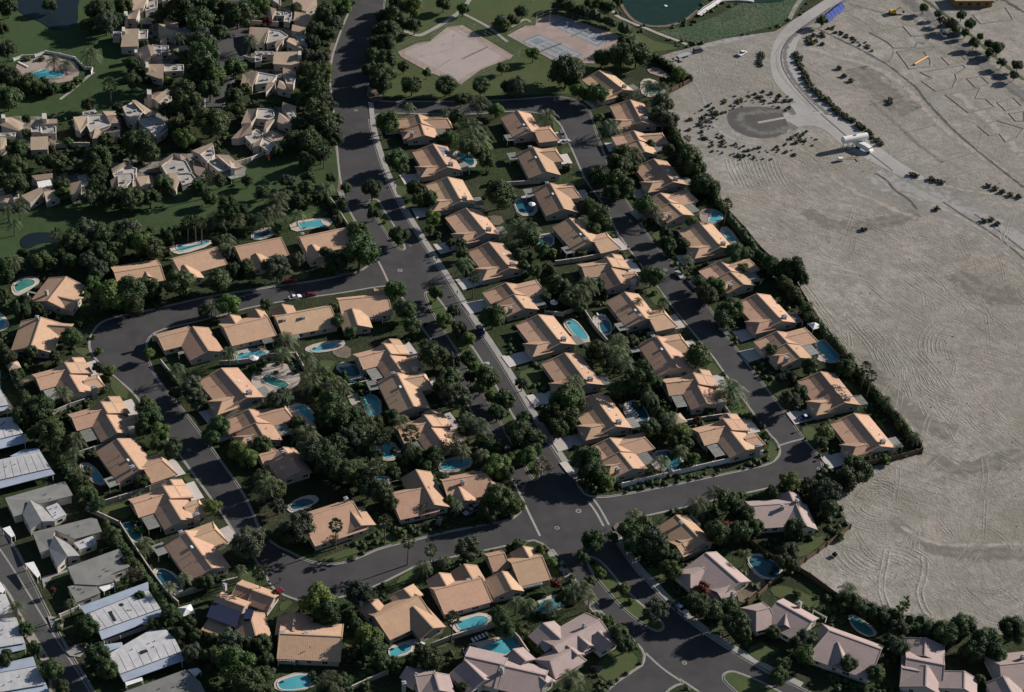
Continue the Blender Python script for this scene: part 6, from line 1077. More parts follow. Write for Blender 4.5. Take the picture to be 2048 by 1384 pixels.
TREES = '''R2 1990,190,45G
R6 940,320,55D 1500,1180,70G 1620,1240,60D 1700,1330,60G
L2 1700,100,70D 1790,330,60G 1930,530,75D 1660,680,60D 1720,240,60D 1560,120,70O
L3 120,880,80G 190,830,60D 100,580,70D
R2 900,560,60D 930,430,60D 960,330,60D 980,240,55D 1010,130,60D
B3 560,300,60D 700,430,55G 620,500,50D 900,560,55G
R1 60,50,90D 20,230,60D 790,90,110D 990,40,80D 850,180,100O 60,400,80O 70,620,110D 60,780,110D 230,660,90D 300,700,60D 420,700,50D 430,480,60Q 530,510,55Q 720,430,75Q 880,680,60P 350,650,50S 560,690,50S 620,650,45S 700,835,55D 940,860,45D 1450,60,130D 1590,60,100D 1760,60,110D 1900,110,120D 1600,170,120D 1620,340,120O 1640,480,130T 1700,600,100G 1560,600,100D 1680,720,90D 1870,540,90D 1870,770,80D 1900,870,60G 1480,800,120T 1550,890,90O 1690,970,140D 1460,1100,90G 1420,1000,80D 1100,1140,110D 1200,1220,90D 850,1120,70D 780,1260,120D 740,1340,80G 540,1130,40G 210,950,40D 205,1060,35D 130,1180,90D 120,1330,100D 330,1280,50D 450,1300,90D 640,1200,50S 990,1130,50D 1430,290,50Q 1150,350,40O 1050,650,70D 1140,560,50D 1180,640,45S 1350,640,45S 2010,60,80D 2000,320,70Q 950,150,60D 700,200,60D 330,470,30S 220,470,30S 400,40,60D 1060,500,60D 1350,880,80O 1760,250,70D 1480,450,60D 1960,700,50G 1280,130,60D
R2 30,50,80G 90,170,40R 560,100,90D 690,50,90G 640,190,70O 480,230,80D 590,270,70D 450,330,60O 420,440,60O 410,560,70G 500,620,95T 520,470,70O 560,560,60G 400,680,70D 500,730,80T 380,800,70D 570,830,80O 480,900,90T 560,1000,100D 640,960,70O 620,1090,85D 350,1000,80D 420,1120,100D 300,1110,80D 520,1230,80O 400,1280,70D 250,1150,60D 170,1210,50D 90,1262,28R 545,1180,60P 1240,50,110G 1100,120,90D 1180,190,60D 1270,200,70D 1060,240,90D 1040,340,90D 1040,480,95D 1000,590,100D 1000,660,95D 1180,530,50D 1250,680,85D 1370,580,40G 1520,680,90D 1800,680,75D 1640,790,60D 1780,820,95Q 1970,540,50G 1660,70,50G 1960,170,55D 2020,690,60D 2040,150,40D 1500,30,60D 1120,20,70D 1220,850,50Q 1510,890,40Q 1920,880,60G 1060,970,100G 1130,1270,95D 1170,1350,60D 1720,1000,90Q 1780,1120,90Q 1700,1180,80D 1850,1290,70D 1550,1100,65G 1480,1110,50D 1590,1010,40S 1830,1200,55S 1600,920,50D 320,60,50D 60,20,60D 740,10,60D
R3 80,90,55D 20,170,40D 620,30,50G 700,30,55G 780,50,50D 850,10,50D 400,20,50D 470,50,60D 560,80,60D 960,310,60Q 170,430,65G 440,560,150D 720,460,75D 880,440,115D 1000,440,110D 900,340,70D 540,720,75G 680,750,95D 40,690,90O 860,770,55S 1180,700,80Q 1090,680,60Q 1230,650,60S 1330,590,60G 1200,830,90O 1170,920,75O 1260,960,80O 790,1000,80Q 280,920,80Q 700,940,45S 980,1220,70Q 880,1230,90D 850,1320,100D 960,1330,60D 1430,1290,110D 1380,1200,60D 1500,1340,60D 440,1340,45S 1400,1110,35B 1110,1150,40D 1300,1100,60D 1260,1200,60D 60,1010,40S
R4 1245,60,40G 1360,110,35O 1390,160,35O 1470,190,50O 1580,260,35D 1650,340,45D 1770,350,40D 1840,380,55D 1770,420,40D 1870,500,40O 1970,600,40O 2000,520,50D 1550,120,45D 1620,190,50D 1500,230,35G 1700,290,30G 435,160,45D
R5 110,90,110D 30,60,70D 490,90,70D 500,160,60G 770,100,75T 720,200,80O 890,200,80D 780,0,80D 1050,210,110D 950,170,80D 1200,190,90D 1300,80,80D 1590,100,60D 1650,30,45P 1680,200,60G 1760,60,55D 155,270,60Q 60,290,50Q 110,400,50Q 450,490,50P 530,500,60Q 580,540,100D 690,460,110O 640,560,90D 830,490,110D 1020,460,110O 1000,540,90D 1150,560,110G 1220,600,100D 780,620,90D 870,690,70D 700,700,80O 790,770,80O 560,700,60D 40,730,80D 110,700,70Q 180,650,50D 60,820,60D 330,700,80D 420,720,50D 1040,930,140D 900,970,130G 1130,900,80G 1220,920,90D 1060,1050,100D 800,1020,90D 740,880,60G 1440,870,125D 1750,860,100D 1800,590,50Q 1830,640,60O 1870,760,60D 1970,740,60D 1500,390,50P 1560,380,45P 1610,400,45P 1740,360,90Q 1830,290,90T 1890,360,70Q 1930,290,60D 2000,380,50D 1810,520,60Q 1830,1050,95G 1690,1060,55Q 1630,1100,60D 570,1310,85D 640,1200,45S 200,1010,55D 180,1100,70D 300,1080,50D 370,1130,50S 480,1170,55S 20,960,45D 2000,820,45D 1350,500,45D 1420,490,40D 1350,560,40D 1980,60,50D 480,640,60D 920,620,80D
R6 180,200,85Q 240,180,60D 150,310,90Q 60,350,80Q 170,440,50S 340,220,60D 410,210,50D 420,40,70D 400,120,70D 490,180,55D 560,110,60Q 690,240,50D 650,370,45D 930,130,85D 820,470,88D 1140,500,85D 830,630,150D 640,720,90D 170,760,125O 330,690,60O 1410,360,70G 1280,120,75D 1390,200,75D 1310,210,70D 1390,450,40G 1450,490,40S 1950,170,130D 1650,640,55D 1670,720,70Q 1745,830,50P 1440,950,70D 1110,940,90G 1200,1090,90D 1250,1220,75D 1580,1110,60O 620,1080,50G 650,1180,60D 760,1270,55G 240,1320,80Q 80,1050,55D 1900,1140,115D 1350,1370,50D 560,640,60D 720,120,45D 60,150,60D 250,60,60O 600,40,45D 1560,560,40G 1640,560,45D 330,330,60Q
R7 50,420,95Q 130,440,90Q 150,520,80D 240,610,60D 320,640,50S 560,650,55S 620,250,60G 700,340,95D 650,440,60D 750,390,50D 690,20,90D 830,60,90G 900,110,90D 800,150,80D 1070,260,90G 1130,300,85Q 1440,390,55G 1230,480,60D 1240,570,85D 1370,560,55D 1400,690,50Q 1120,820,95D 1500,870,55G 1620,910,90G 1560,970,90D 1750,1080,105D 1690,1150,80D 1520,80,95D 1590,120,80D 1720,250,45P 1790,640,90D 1880,640,60D 610,880,80Q 540,940,80Q 690,900,60D 400,900,80D 330,870,60D 440,1000,70D 540,1060,60D 270,990,45D 1140,960,28S 1210,1040,50D 850,1340,85Q 960,1350,60D 1070,1340,45S 1020,1280,35S 60,650,60D 180,780,55D 1850,760,50D 1200,1060,45Q 90,740,50D 1010,1020,40Q
R8 20,730,80D 190,760,115D 270,840,60D 210,960,65D 310,1080,60D 130,880,70D 330,1150,50D
L1 250,40,60D 60,80,70D 200,100,60S 440,80,55D 160,220,50S 790,170,50D 890,190,45G 500,370,70Q 330,500,110D 180,560,85D 400,680,110D 600,740,75Q 540,800,60D 690,450,40S 620,510,35S 590,850,60Q 1170,480,85D 1190,560,105D 1150,660,75D 1280,690,80G 1380,810,80D 1260,790,60D 1540,310,90O 1570,430,85O 1420,170,50Q 1750,640,100D 1690,720,75D 1900,830,85G 1990,900,80G 1130,1080,60D 700,1010,55O 1700,1280,65G 830,350,40S 1830,50,70Q 660,1080,55D 1190,60,50G 240,460,70D 270,700,60D 720,1180,60D 780,1260,60D 1400,380,50D 480,960,45S 620,1000,50Q
L2 170,430,90O 220,400,75D 500,210,100Q 440,270,90Q 560,260,75G 610,310,80Q 640,290,75Q 700,340,60Q 400,90,70Q 210,60,80Q 590,430,90D 660,470,80D 640,560,120D 560,610,90D 770,560,90D 850,500,80Q 880,620,85Q 330,600,60D 400,690,95Q 340,700,55D 470,840,130O 570,910,130D 760,730,110O 640,810,110D 840,810,85D 700,1000,120D 800,960,80Q 860,1060,100D 960,730,70P 1015,730,65P 900,740,60P 1080,560,70D 1160,600,75Q 1240,700,70P 1230,820,70Q 1180,900,55G 1420,880,85D 1290,870,75D 970,960,70P 900,1140,85O 1000,1160,105D 1080,1260,65D 1570,790,100B 1650,830,60Q 1780,630,85Q 1690,570,60Q 1840,760,80D 1910,800,75D 1810,860,60Q 1430,80,120D 1550,260,105D 1600,400,120O 1500,350,95D 1850,240,105D 1740,170,50G 1890,400,55G 1990,430,85D 1950,940,90G 1900,990,90G 2000,1010,80D 1930,1220,130D 1850,1310,90D 100,1110,105Q 50,1060,80D 170,1150,80D 180,1280,65O 1550,1230,45G 1600,1270,50Q 1340,1290,50B 1500,1050,50D 50,790,80D 950,880,60D 1350,950,60D 730,880,80D 1100,1010,60D 960,620,70D 820,680,80D
L3 60,700,125D 200,730,75D 240,970,90B 500,280,75Q 440,440,135G 320,540,110D 450,570,100D 370,650,85D 80,300,55O 600,900,125D 650,990,105D 760,1080,70G 700,40,90D 830,60,95Q 890,130,90Q 1030,250,110T 960,320,70D 850,340,80D 1150,290,65D 930,310,60D 1100,400,60Q 1130,450,55D 1170,540,60D 1110,660,80D 1270,570,70Q 1350,690,80G 1300,760,60D 1400,780,55D 1350,830,60Q 1450,900,55G 1200,920,70Q 1480,590,35R 1570,530,50S 1740,350,130Q 1490,70,110D 1890,560,45S 2020,720,45S 1630,1170,80Q 1500,1260,85Q 1730,1250,100D 1850,1330,90D 980,1340,60Q 10,900,60G 20,1280,75G 1700,890,45S 1240,650,60D 760,140,60D 640,60,60D
L4 30,30,55D 180,440,95O 260,360,60D 180,240,60D 110,260,50O 640,100,60D 340,160,75D 620,170,75D 785,170,45P 830,240,45P 460,690,65G 420,770,60D 740,1000,110D 650,1060,110D 690,940,80D 930,910,55S 1060,630,45G 1180,720,50Q 950,430,50Q 180,1080,90G 330,1110,65O 470,1160,105O 430,1240,70D 490,1300,80D 40,1170,60D
B1 130,700,60Q 210,880,65D 305,1040,38D 40,1110,75D 420,1200,85D 500,1350,70D 560,670,45Q 900,130,75D 1150,190,70Q 1080,440,70B 780,1080,95D 860,1200,90D 690,850,100D 1350,540,60Q 1470,470,60Q 1650,500,70D 1590,510,55D 1720,480,50D 1980,190,140O 1920,400,50Q 1370,770,90D 1500,830,70D 1560,920,55D 1430,910,60D 1850,980,110O 1540,1070,75O 1960,1010,80D 1900,1170,145G 1980,1310,130D 1780,1110,100D 420,570,28R 850,600,35S 1000,490,38G 1640,1080,60D 1700,960,55D 940,210,50D 1010,330,50D 1120,620,50D 1240,840,60D
B2 330,70,140O 250,130,80D 640,50,55P 620,160,50B 1222,180,52P 1400,250,50P 1340,370,60Q 1510,320,50Q 1380,420,38D 1700,230,115O 1035,20,55P 1150,110,55S 490,650,140G 570,740,120D 840,600,115O 900,950,115G 950,1040,105D 1000,1130,80D 1400,1120,105D 1330,1060,70D 40,1000,90D 600,1290,110Q 700,1300,75D 940,1210,55S 1575,790,55P 1950,780,90D 2000,880,80D 30,430,60P 160,600,42R 60,140,70D 2030,230,38D 320,1190,28S 1250,1130,65D 1650,1340,45G 1130,1180,60D 80,1110,60D 760,760,50D 800,840,50D 50,1240,80D
B3 50,210,55D 650,170,100D 960,90,110D 1040,60,105D 1140,180,115O 1180,260,90D 1260,400,90G 810,150,45D 560,550,85Q 480,570,70Q 620,630,60Q 130,680,65Q 290,690,65Q 350,520,48R 240,250,55G 320,340,45G 770,820,55G 860,910,85D 900,1000,85D 1150,730,105O 1520,560,70R 1500,690,105D 1620,720,85D 1790,820,115D 1740,700,80D 1650,110,105D 1720,55,55R 1830,100,95D 1950,60,80D 1870,280,45Q 480,1260,85Q 280,1200,55S 1460,640,60D 1290,300,60D 980,200,90D 400,640,60D 40,660,60Q 1850,900,70D
B4 220,80,90D 180,260,85O 120,330,70D 200,370,60D 650,560,75Q 680,650,65D 720,690,50D 880,760,75D 1100,680,42C 1060,720,40C 1030,780,60D 1050,880,80O 1040,1010,85O 310,950,85O 300,1090,85G 230,1010,80D 650,1160,75D 90,1260,85D 1560,860,110D 1420,910,105D 1300,890,75D 1750,980,120D 1650,1060,95D 1840,1080,80D 1960,880,120D 860,1230,75D 1700,1280,45D 130,1160,60D 40,900,60D 1180,880,60D 780,740,60D 960,800,50D'''
import re
for line in TREES.split('\n'):
    t = line.split(); r_ = t[0]
    for e_ in t[1:]:
        a, b, c = e_.split(','); kd = c[-1]; x, y = q(r_, float(a), float(b)); plant(kd, x, y, float(c[:-1]))
# labels: what kind, and where beside which house
def scr(p, z=1.0):
    v = Vector((p.x, p.y, z)) - cam.location; k = FPX / v.dot(fw); return Vector((1024 + v.dot(cx) * k, 692 - v.dot(cy) * k))
HS = [(h[0], h[1], h[2], scr(h[1], 3)) for h in HOUSES]
EXTRA = [('turning circle', scr(at(1520, 247).to_2d())), ('clay tennis courts', scr(at(915, 110).to_2d())), ('blue-grey tennis courts', scr(at(1130, 80).to_2d())), ('golf lawn pool', scr(at(95, 148).to_2d())), ('golf pond', scr(at(80, 482).to_2d())), ('street of the building site', Vector((1940, 120))), ('boulevard bend at the top', Vector((715, 140))), ('lower boulevard median', Vector((1250, 1190))), ('cross street at the lower centre', Vector((1400, 985))), ('dark lake at top left', Vector((90, 20))), ('park path junction', Vector((915, 30))), ('fairway beside the boulevard', Vector((600, 350))), ('long boulevard median', Vector((960, 770))), ('loop street lower leg', Vector((850, 1110))), ('condominium lane', Vector((430, 190)))]
TG = [(h[2], h[3]) for h in HS] + EXTRA
grp = {}
for P_ in PLANTS:
    o, kd, x, y, rm, pw = P_; pos = Vector((x, y)); nm, sp = min(TG, key=lambda t: (t[1] - pos).length); d = pos - sp
    rel = ('right of' if d.x > 0 else 'left of') if abs(d.x) > abs(d.y) * 1.25 else ('below' if d.y > 0 else 'above')
    grp.setdefault((NAMES[kd][1], rel, nm), []).append((d.length, o, rm))
NTH = ['nearest', 'second nearest', 'third nearest', 'fourth nearest', 'fifth nearest', 'sixth nearest', 'seventh nearest', 'eighth nearest', 'ninth nearest', 'tenth nearest']
for (look, rel, nm), L_ in grp.items():
    L_.sort(key=lambda t: t[0])
    for k, (dd, o, rm) in enumerate(L_):
        size = 'small ' if rm < 2.3 else 'large ' if rm > 4.6 else ''
        o['label'] = (size + look if len(L_) == 1 else NTH[min(k, 9)] + ' ' + look) + ' ' + rel + ' the ' + nm
        kd = look.split()[-1]; o['group'] = {'tree': 'trees among the houses', 'palm': 'palms among the houses', 'shrub': 'garden shrubs', 'cypress': 'cypresses'}[kd]
# hedges
def hedge(lb, px, wd, h, m='leaf_D', dens=26):
    P = wpoly(px, 0, 1, False); c = P[len(P) // 2]; o = empty('hedge', (c.x, c.y, ZL)); tag(o, lb, 'hedge', 'hedges'); r = random.Random(len(lb)); mb = MB(); P = [p - Vector((c.x, c.y, 0)) for p in P]
    for a, b in zip(P, P[1:]):
        d = b - a; L_ = d.length
        if L_ < .1: continue
        s_ = Vector((-d.y, d.x, 0)) / L_; n = max(1, int(L_ / (wd * .42)))
        for k in range(n):
            w_ = wd * r.uniform(.42, .62); hh = h * r.uniform(.75, 1.2); p = a + d * ((k + r.random()) / n) + s_ * r.uniform(-.12, .12) * wd; ico(mb, Vector((p.x, p.y, hh * .5)), w_ * .85, hh / w_ / 2 * 1.05)
            for j in range(int(dens * wd)):
                n_ = Vector((r.gauss(0, 1), r.gauss(0, 1), abs(r.gauss(.3, 1)))).normalized(); q_ = Vector((p.x + n_.x * w_, p.y + n_.y * w_, hh * .45 + n_.z * hh * .58)); o_ = (n_ + Vector((r.uniform(-.7, .7), r.uniform(-.7, .7), r.uniform(-.4, .6)))).normalized(); u = o_.orthogonal().normalized(); v = o_.cross(u); z_ = r.uniform(.15, .34)
                i = len(mb.v); mb.v += [tuple(q_ - u * z_), tuple(q_ + v * z_ * .6), tuple(q_ + u * z_), tuple(q_ - v * z_ * .6)]; mb.f.append((i, i + 1, i + 2, i + 3))
    mb.build('foliage', M[m], o); return o
for lb, px, wd, h, m in (('dark hedge inside the desert fence, upper length', [(1318,222),(1338,262),(1358,300),(1388,345),(1418,385),(1448,428)], 3.4, 3.4, 'leaf_D'), ('dark hedge inside the desert fence, middle length', [(1455,440),(1480,472),(1508,505),(1545,545),(1572,575),(1600,612)], 3.2, 3.2, 'leaf_D'), ('dark hedge inside the desert fence, lower length', [(1608,625),(1630,652),(1684,715),(1724,766),(1768,818),(1812,870),(1834,895)], 3.2, 3.4, 'leaf_D'),
    ('tall dark hedge behind the blue-grey tennis courts', pts('R3',340,85,450,110,560,140,700,190,820,240,920,290), 6.5, 5.5, 'leaf_D'), ('long clipped hedge between two rose-roofed gardens', pts('B3',-10,850,100,950,200,1060,330,1190), 2.6, 2.4, 'leaf_G'), ('hedge between the two middle rows, lower length', pts('L3',1030,350,1100,470,1150,540,1210,630), 3.6, 3.2, 'leaf_D'), ('hedge between the two middle rows, upper length', pts('R7',300,780,380,920,460,1060,560,1120), 3.2, 3.0, 'leaf_D'),
    ('hedge round the uppermost site house garden', pts('R3',1130,480,1230,540,1340,610,1420,650), 3.2, 3.2, 'leaf_D'), ('hedge behind the mobile homes, upper length', pts('R5',0,1384,60,1500,150,1700,230,1900), 3.0, 3.0, 'leaf_D'), ('hedge behind the mobile homes, middle length', pts('L1',420,820,480,940,560,1060,660,1200,740,1330), 3.4, 3.0, 'leaf_D'), ('hedge behind the mobile homes, lower length', pts('B1',850,60,960,220,1100,400,1240,600,1340,760), 2.6, 2.4, 'leaf_D'),
    ('hedge below the desert garden corner', pts('L4',770,940,880,900,960,890), 2.2, 2.2, 'leaf_D'), ('tree-like hedge at the edge of the sand, lower right', pts('B4',560,640,700,700,860,750,1000,800), 3.6, 3.0, 'leaf_D'), ('dark hedge along the sand edge left of the corner rose house', pts('B4',1120,850,1300,880,1500,930,1700,1000), 4.5, 3.6, 'leaf_D'), ('hedge along the golf lawn pool terrace', pts('R1',120,690,260,740,400,760,560,710,640,650), 3.4, 2.4, 'leaf_D'), ('hedge along the fairway fence of the golf-side houses', pts('R5',1300,500,1400,475,1560,470,1700,460,1850,440), 3.0, 2.6, 'leaf_D'),
    ('hedge on the garden side of the corner pool', pts('R6',540,190,610,290,680,400), 2.2, 2.4, 'leaf_D'), ('hedge beside the dark loop wall', pts('L1',1330,210,1400,300,1460,370), 2.2, 2.0, 'leaf_D'), ('row of shrubs between the second and third loop gardens', pts('L2',700,240,760,330,860,330), 2.2, 2.0, 'leaf_D'), ('hedge between the garden of the wide bottom-row house and the rose houses', pts('B2',720,1330,880,1270,1040,1200,1080,1150), 3.2, 2.4, 'leaf_D')):
    hedge(lb, px, wd, h, m)
# garden planting too even to tell one from the next
rs = random.Random(11); cnt = 0; SMALL = []
GARD = [(840,260,880,300), (905,240,985,300), (960,330,1010,400), (1030,420,1100,470), (1040,480,1120,560), (1130,560,1200,640), (1190,680,1280,740), (1240,740,1330,830), (1290,790,1380,880), (1340,880,1400,950), (680,700,780,860), (620,760,760,900), (560,860,700,960), (640,900,790,1030), (470,700,600,760), (160,880,260,980), (120,830,190,900), (230,990,320,1080), (280,1080,360,1150), (560,1330,760,1384), (1020,1180,1160,1240), (1440,1080,1560,1160), (1500,1190,1700,1260), (20,660,200,760), (1320,220,1360,300), (300,290,480,370), (90,330,260,420), (240,30,380,180), (560,60,660,320), (1290,1040,1350,1120), (1480,980,1680,1120), (900,880,1040,960), (780,640,860,760), (300,440,560,480)]
for (x0, y0, x1, y1) in GARD:
    for k in range(int((x1 - x0) * (y1 - y0) / 1300) + 3):
        if cnt >= 290: break
        x = rs.uniform(x0, x1); y = rs.uniform(y0, y1); p = at(x, y, .6).to_2d()
        if min((p - h[1]).length for h in HOUSES) < 11: continue
        rm = rs.uniform(.8, 1.9); o = empty('small_shrub', (p.x, p.y, ZL), rs.uniform(0, 6)); SMALL.append((o, x, y)); o['category'] = 'shrub'; mobj('foliage', rs.choice(CR['SD'] + CR['SG'][:1]), o, (0, 0, rm * .5), (rm, rm, rm * .85)); cnt += 1
grp = {}
for o, x, y in SMALL:
    pos = Vector((x, y)); nm, sp = min(TG, key=lambda t: (t[1] - pos).length); d = pos - sp
    rel = ('right of' if d.x > 0 else 'left of') if abs(d.x) > abs(d.y) else ('below' if d.y > 0 else 'above'); grp.setdefault((rel, nm), []).append((d.length, o))
for (rel, nm), L_ in grp.items():
    for k, (dd, o) in enumerate(sorted(L_, key=lambda t: t[0])): tag(o, (NTH[min(k, 9)] + ' ' if len(L_) > 1 else '') + 'low bedding bush ' + rel + ' the ' + nm, 'shrub', 'low bushes in the garden beds')
# desert scrub on the building site
def scrub(x, y, rm, lb, gp, m=None):
    p = at(x, y, .3); o = empty('desert_shrub', (p.x, p.y, 0), rs.uniform(0, 6)); tag(o, lb, 'shrub', gp); mobj('foliage', rs.choice(CR['DS'] + (CR['SD'] if rs.random() < .1 else CR['DS'])), o, (0, 0, rm * .4), (rm, rm, rm * .8))
n_ = 0
for k in range(400):
    a = rs.uniform(0, 6.28); e = rs.uniform(1.05, 1.75); x = 1520 + 78 * e * math.cos(a) - 6; y = 252 + 40 * e * math.sin(a)
    if x > 1585 and 195 < y < 262: continue
    if x > 1660 or x < 1335 or (x > 1600 and y < 290 - (x - 1600) * -.4 and y < 262): continue
    if n_ < 170: scrub(x, y, rs.choice((rs.uniform(.35, .8), rs.uniform(.5, 1.3))), ('dry', 'low', 'scrubby')[0] + ' low shrub on the sand ' + ('right of', 'above and right of', 'above', 'above and left of', 'left of', 'below and left of', 'below', 'below and right of')[int((math.atan2(-(y - 247), x - 1520) % 6.283) / .7854 + .5) % 8] + ' the turning circle', 'desert shrubs round the turning circle'); n_ += 1
line = pts('R4',235,430,250,500,280,590,330,680,420,760,480,820,560,890,640,940,740,1020,820,1090,930,1160)
for k in range(78):
    t = k / 78 * (len(line) - 1); i = int(t); f_ = t - i; a, b = line[i], line[i + 1]; scrub(a[0] + (b[0] - a[0]) * f_ + rs.uniform(-4, 4), a[1] + (b[1] - a[1]) * f_ + rs.uniform(-3, 3), rs.uniform(1.1, 1.9), 'green bush in the dense line along the dusty road', 'bushes lining the dusty road')
for k in range(12): scrub(1612 + rs.uniform(0, 36), 68 + rs.uniform(0, 22), rs.uniform(1, 1.7), 'bush in the clump inside the bend of the dusty road', 'bushes inside the road bend')
for k in range(7): scrub(1521 + rs.uniform(-5, 6), 106 + k * 4.2, rs.uniform(1, 1.5), 'bush in the short row left of the dusty road', 'bushes left of the dusty road')
for k in range(40):
    t = rs.random(); x = 1655 + t * 90 + rs.uniform(-6, 6); y = 52 + t * 46 + rs.uniform(-5, 5); scrub(x, y, rs.uniform(.5, 1.0), 'scrub on the bank of the site ditch', 'scrub along the site ditch')
for x, y in ((1678,137),(1688,152),(1702,162),(1780,200),(1781,207),(1823,350),(1832,352),(1862,358),(1872,362),(1884,365),(1976,372),(1990,378),(2005,384),(2020,390),(2038,394),(1874,418),(1968,442),(1982,440),(1728,460),(1994,448)): scrub(x, y, 1.6, 'isolated dark bush beyond the dirt road', 'isolated bushes on the open sand')
db = MB()
for k in range(620):
    x = rs.uniform(1400, 2048); y = rs.uniform(60, 1240)
    if x < 1420 + (y - 330) * .78 + 20 and y > 200: continue
    if y > 900 and x < 1720: continue
    if y > 1150 and x < 1700 + (y - 1150): continue
    p = at(x, y); r_ = rs.uniform(.08, .24)
    if mn.noise(Vector((p.x * .03, p.y * .03, 4))) < .02: continue
    ico(db, Vector((p.x, p.y, r_ * .4)), r_, .7)
tag(db.build('scattered_tufts', M['leaf_S']), 'tiny dry tufts scattered over the open sand', None, None, 'stuff')

for k in range(26):
    t = k / 26; i = [(742,408),(800,490),(858,595),(915,680),(965,760),(1010,825),(1050,895),(1076,950),(1185,1125),(1240,1185),(1310,1250),(1460,1352)]; u = t * (len(i) - 1); j = int(u); a, b = i[j], i[j + 1]
    if j in (1, 7, 10): continue
    x = a[0] + (b[0] - a[0]) * (u - j) + rs.uniform(-3, 3); y = a[1] + (b[1] - a[1]) * (u - j) + rs.uniform(-3, 3); p = at(x, y, .5); rm = rs.uniform(.6, 1.3); o = empty('median_shrub', (p.x, p.y, ZL), rs.uniform(0, 6)); tag(o, ('clipped bright shrub on the grass median of the boulevard' if j > 7 else 'low green shrub planted along the long boulevard median'), 'shrub', 'shrubs on the medians'); mobj('foliage', rs.choice(CR['SG'] + CR['SD']), o, (0, 0, rm * .5), (rm, rm, rm * .85))
# low ground cover that fills the gardens
HB = []
for h in HOUSES:
    h_ = h[0]; bb = [1e9, 1e9, -1e9, -1e9]
    for ch in h_.children:
        if ch.name.startswith('roof') or ch.name.startswith('wall') or ch.name.startswith('flat') or ch.name.startswith('patio'):
            for v in ch.data.vertices: bb = [min(bb[0], v.co.x), min(bb[1], v.co.y), max(bb[2], v.co.x), max(bb[3], v.co.y)]
    HB.append((h_.location.to_2d(), h_.rotation_euler.z, bb))
LW = [[p.to_2d() for p in wpoly(P_)] for _, P_, _ in LAWNS]
LWB = [(min(p.x for p in P), min(p.y for p in P), max(p.x for p in P), max(p.y for p in P), P) for P in LW]
PR = [(min(p.x for p in P), min(p.y for p in P), max(p.x for p in P), max(p.y for p in P), P, k) for P, k in zip(RP, kinds)]
KL = []
for k_ in (EASTK, pp(1222,1065, 1240,1095, 1274,1143, 1301,1168, 1326,1198, 1369,1235, 1414,1270, 1449,1293, 1519,1335, 1600,1376)):
    W_ = wpoly(k_)
    for a, b in zip(W_, W_[1:]):
        n_ = max(1, int((b - a).length / 3)); KL += [a.lerp(b, i / n_) for i in range(n_)]
LK = [[p.to_2d() for p in wpoly(P_)] for P_ in (pts('R3',870,-80,870,0,890,60,960,150,1050,195,1140,210,1250,203,1330,180,1410,140,1480,80,1520,20,1540,-80), pts('R3',1640,-80,1650,0,1700,14,1800,22,1900,24,2048,28,2200,10,2200,-80), pp(790,100, 830,86, 930,50, 1045,112, 920,176), pp(1010,72, 1100,28, 1262,78, 1188,132, 1112,128))]
def free(p):
    ks = {k for x0, y0, x1, y1, P, k in PR if x0 <= p.x <= x1 and y0 <= p.y <= y1 and inside(p, P)}
    if 'lot' not in ks or len(ks) > 1: return False
    for x0, y0, x1, y1, P in LWB:
        if x0 <= p.x <= x1 and y0 <= p.y <= y1 and inside(p, P): return False
    for P in DRV:
        if inside(p, P): return False
    if any(math.hypot(p.x - u.x, p.y - u.y) < 4.0 for u in KL): return False
    if any(inside(p, P) for P in LK): return False
    for c, r_ in POOLS:
        if (p - c).length < r_ + 2.2: return False
    for c, a, b in HB:
        d = p - c; u = d.x * math.cos(a) + d.y * math.sin(a); v = -d.x * math.sin(a) + d.y * math.cos(a)
        if b[0] - .6 < u < b[2] + .6 and b[1] - .6 < v < b[3] + .6: return False
    return True
gc = MB(); gr = random.Random(21); n_ = 0
for k in range(30000):
    if n_ > 5200: break
    x = gr.uniform(-20, 1900); y = gr.uniform(-20, 1400); p = at(x, y, .4)
    if mn.noise(Vector((p.x * .09, p.y * .09, 0))) < -.12: continue
    if not free(p.to_2d()): continue
    if 560 < x < 1660 and y > 1250 and gr.random() < .3: continue
    r_ = gr.uniform(.4, 1.5); h = r_ * gr.uniform(.5, .9); ico(gc, Vector((p.x, p.y, h * .4 + ZL)), r_ * .8, h / r_); n_ += 1
    for j in range(14):
        n = Vector((gr.gauss(0, 1), gr.gauss(0, 1), abs(gr.gauss(.3, 1)))).normalized(); q_ = Vector((p.x + n.x * r_ * .9, p.y + n.y * r_ * .9, ZL + h * .4 + n.z * h * .9)); u = (n + Vector((gr.uniform(-.7, .7), gr.uniform(-.7, .7), .2))).normalized().orthogonal().normalized(); v = n.cross(u); z_ = gr.uniform(.12, .3); i = len(gc.v)
        gc.v += [tuple(q_ - u * z_), tuple(q_ + v * z_ * .6), tuple(q_ + u * z_), tuple(q_ - v * z_ * .6)]; gc.f.append((i, i + 1, i + 2, i + 3))
tag(gc.build('ground_cover', M['leaf_D']), 'low leafy ground cover filling the gardens between houses', None, None, 'stuff')
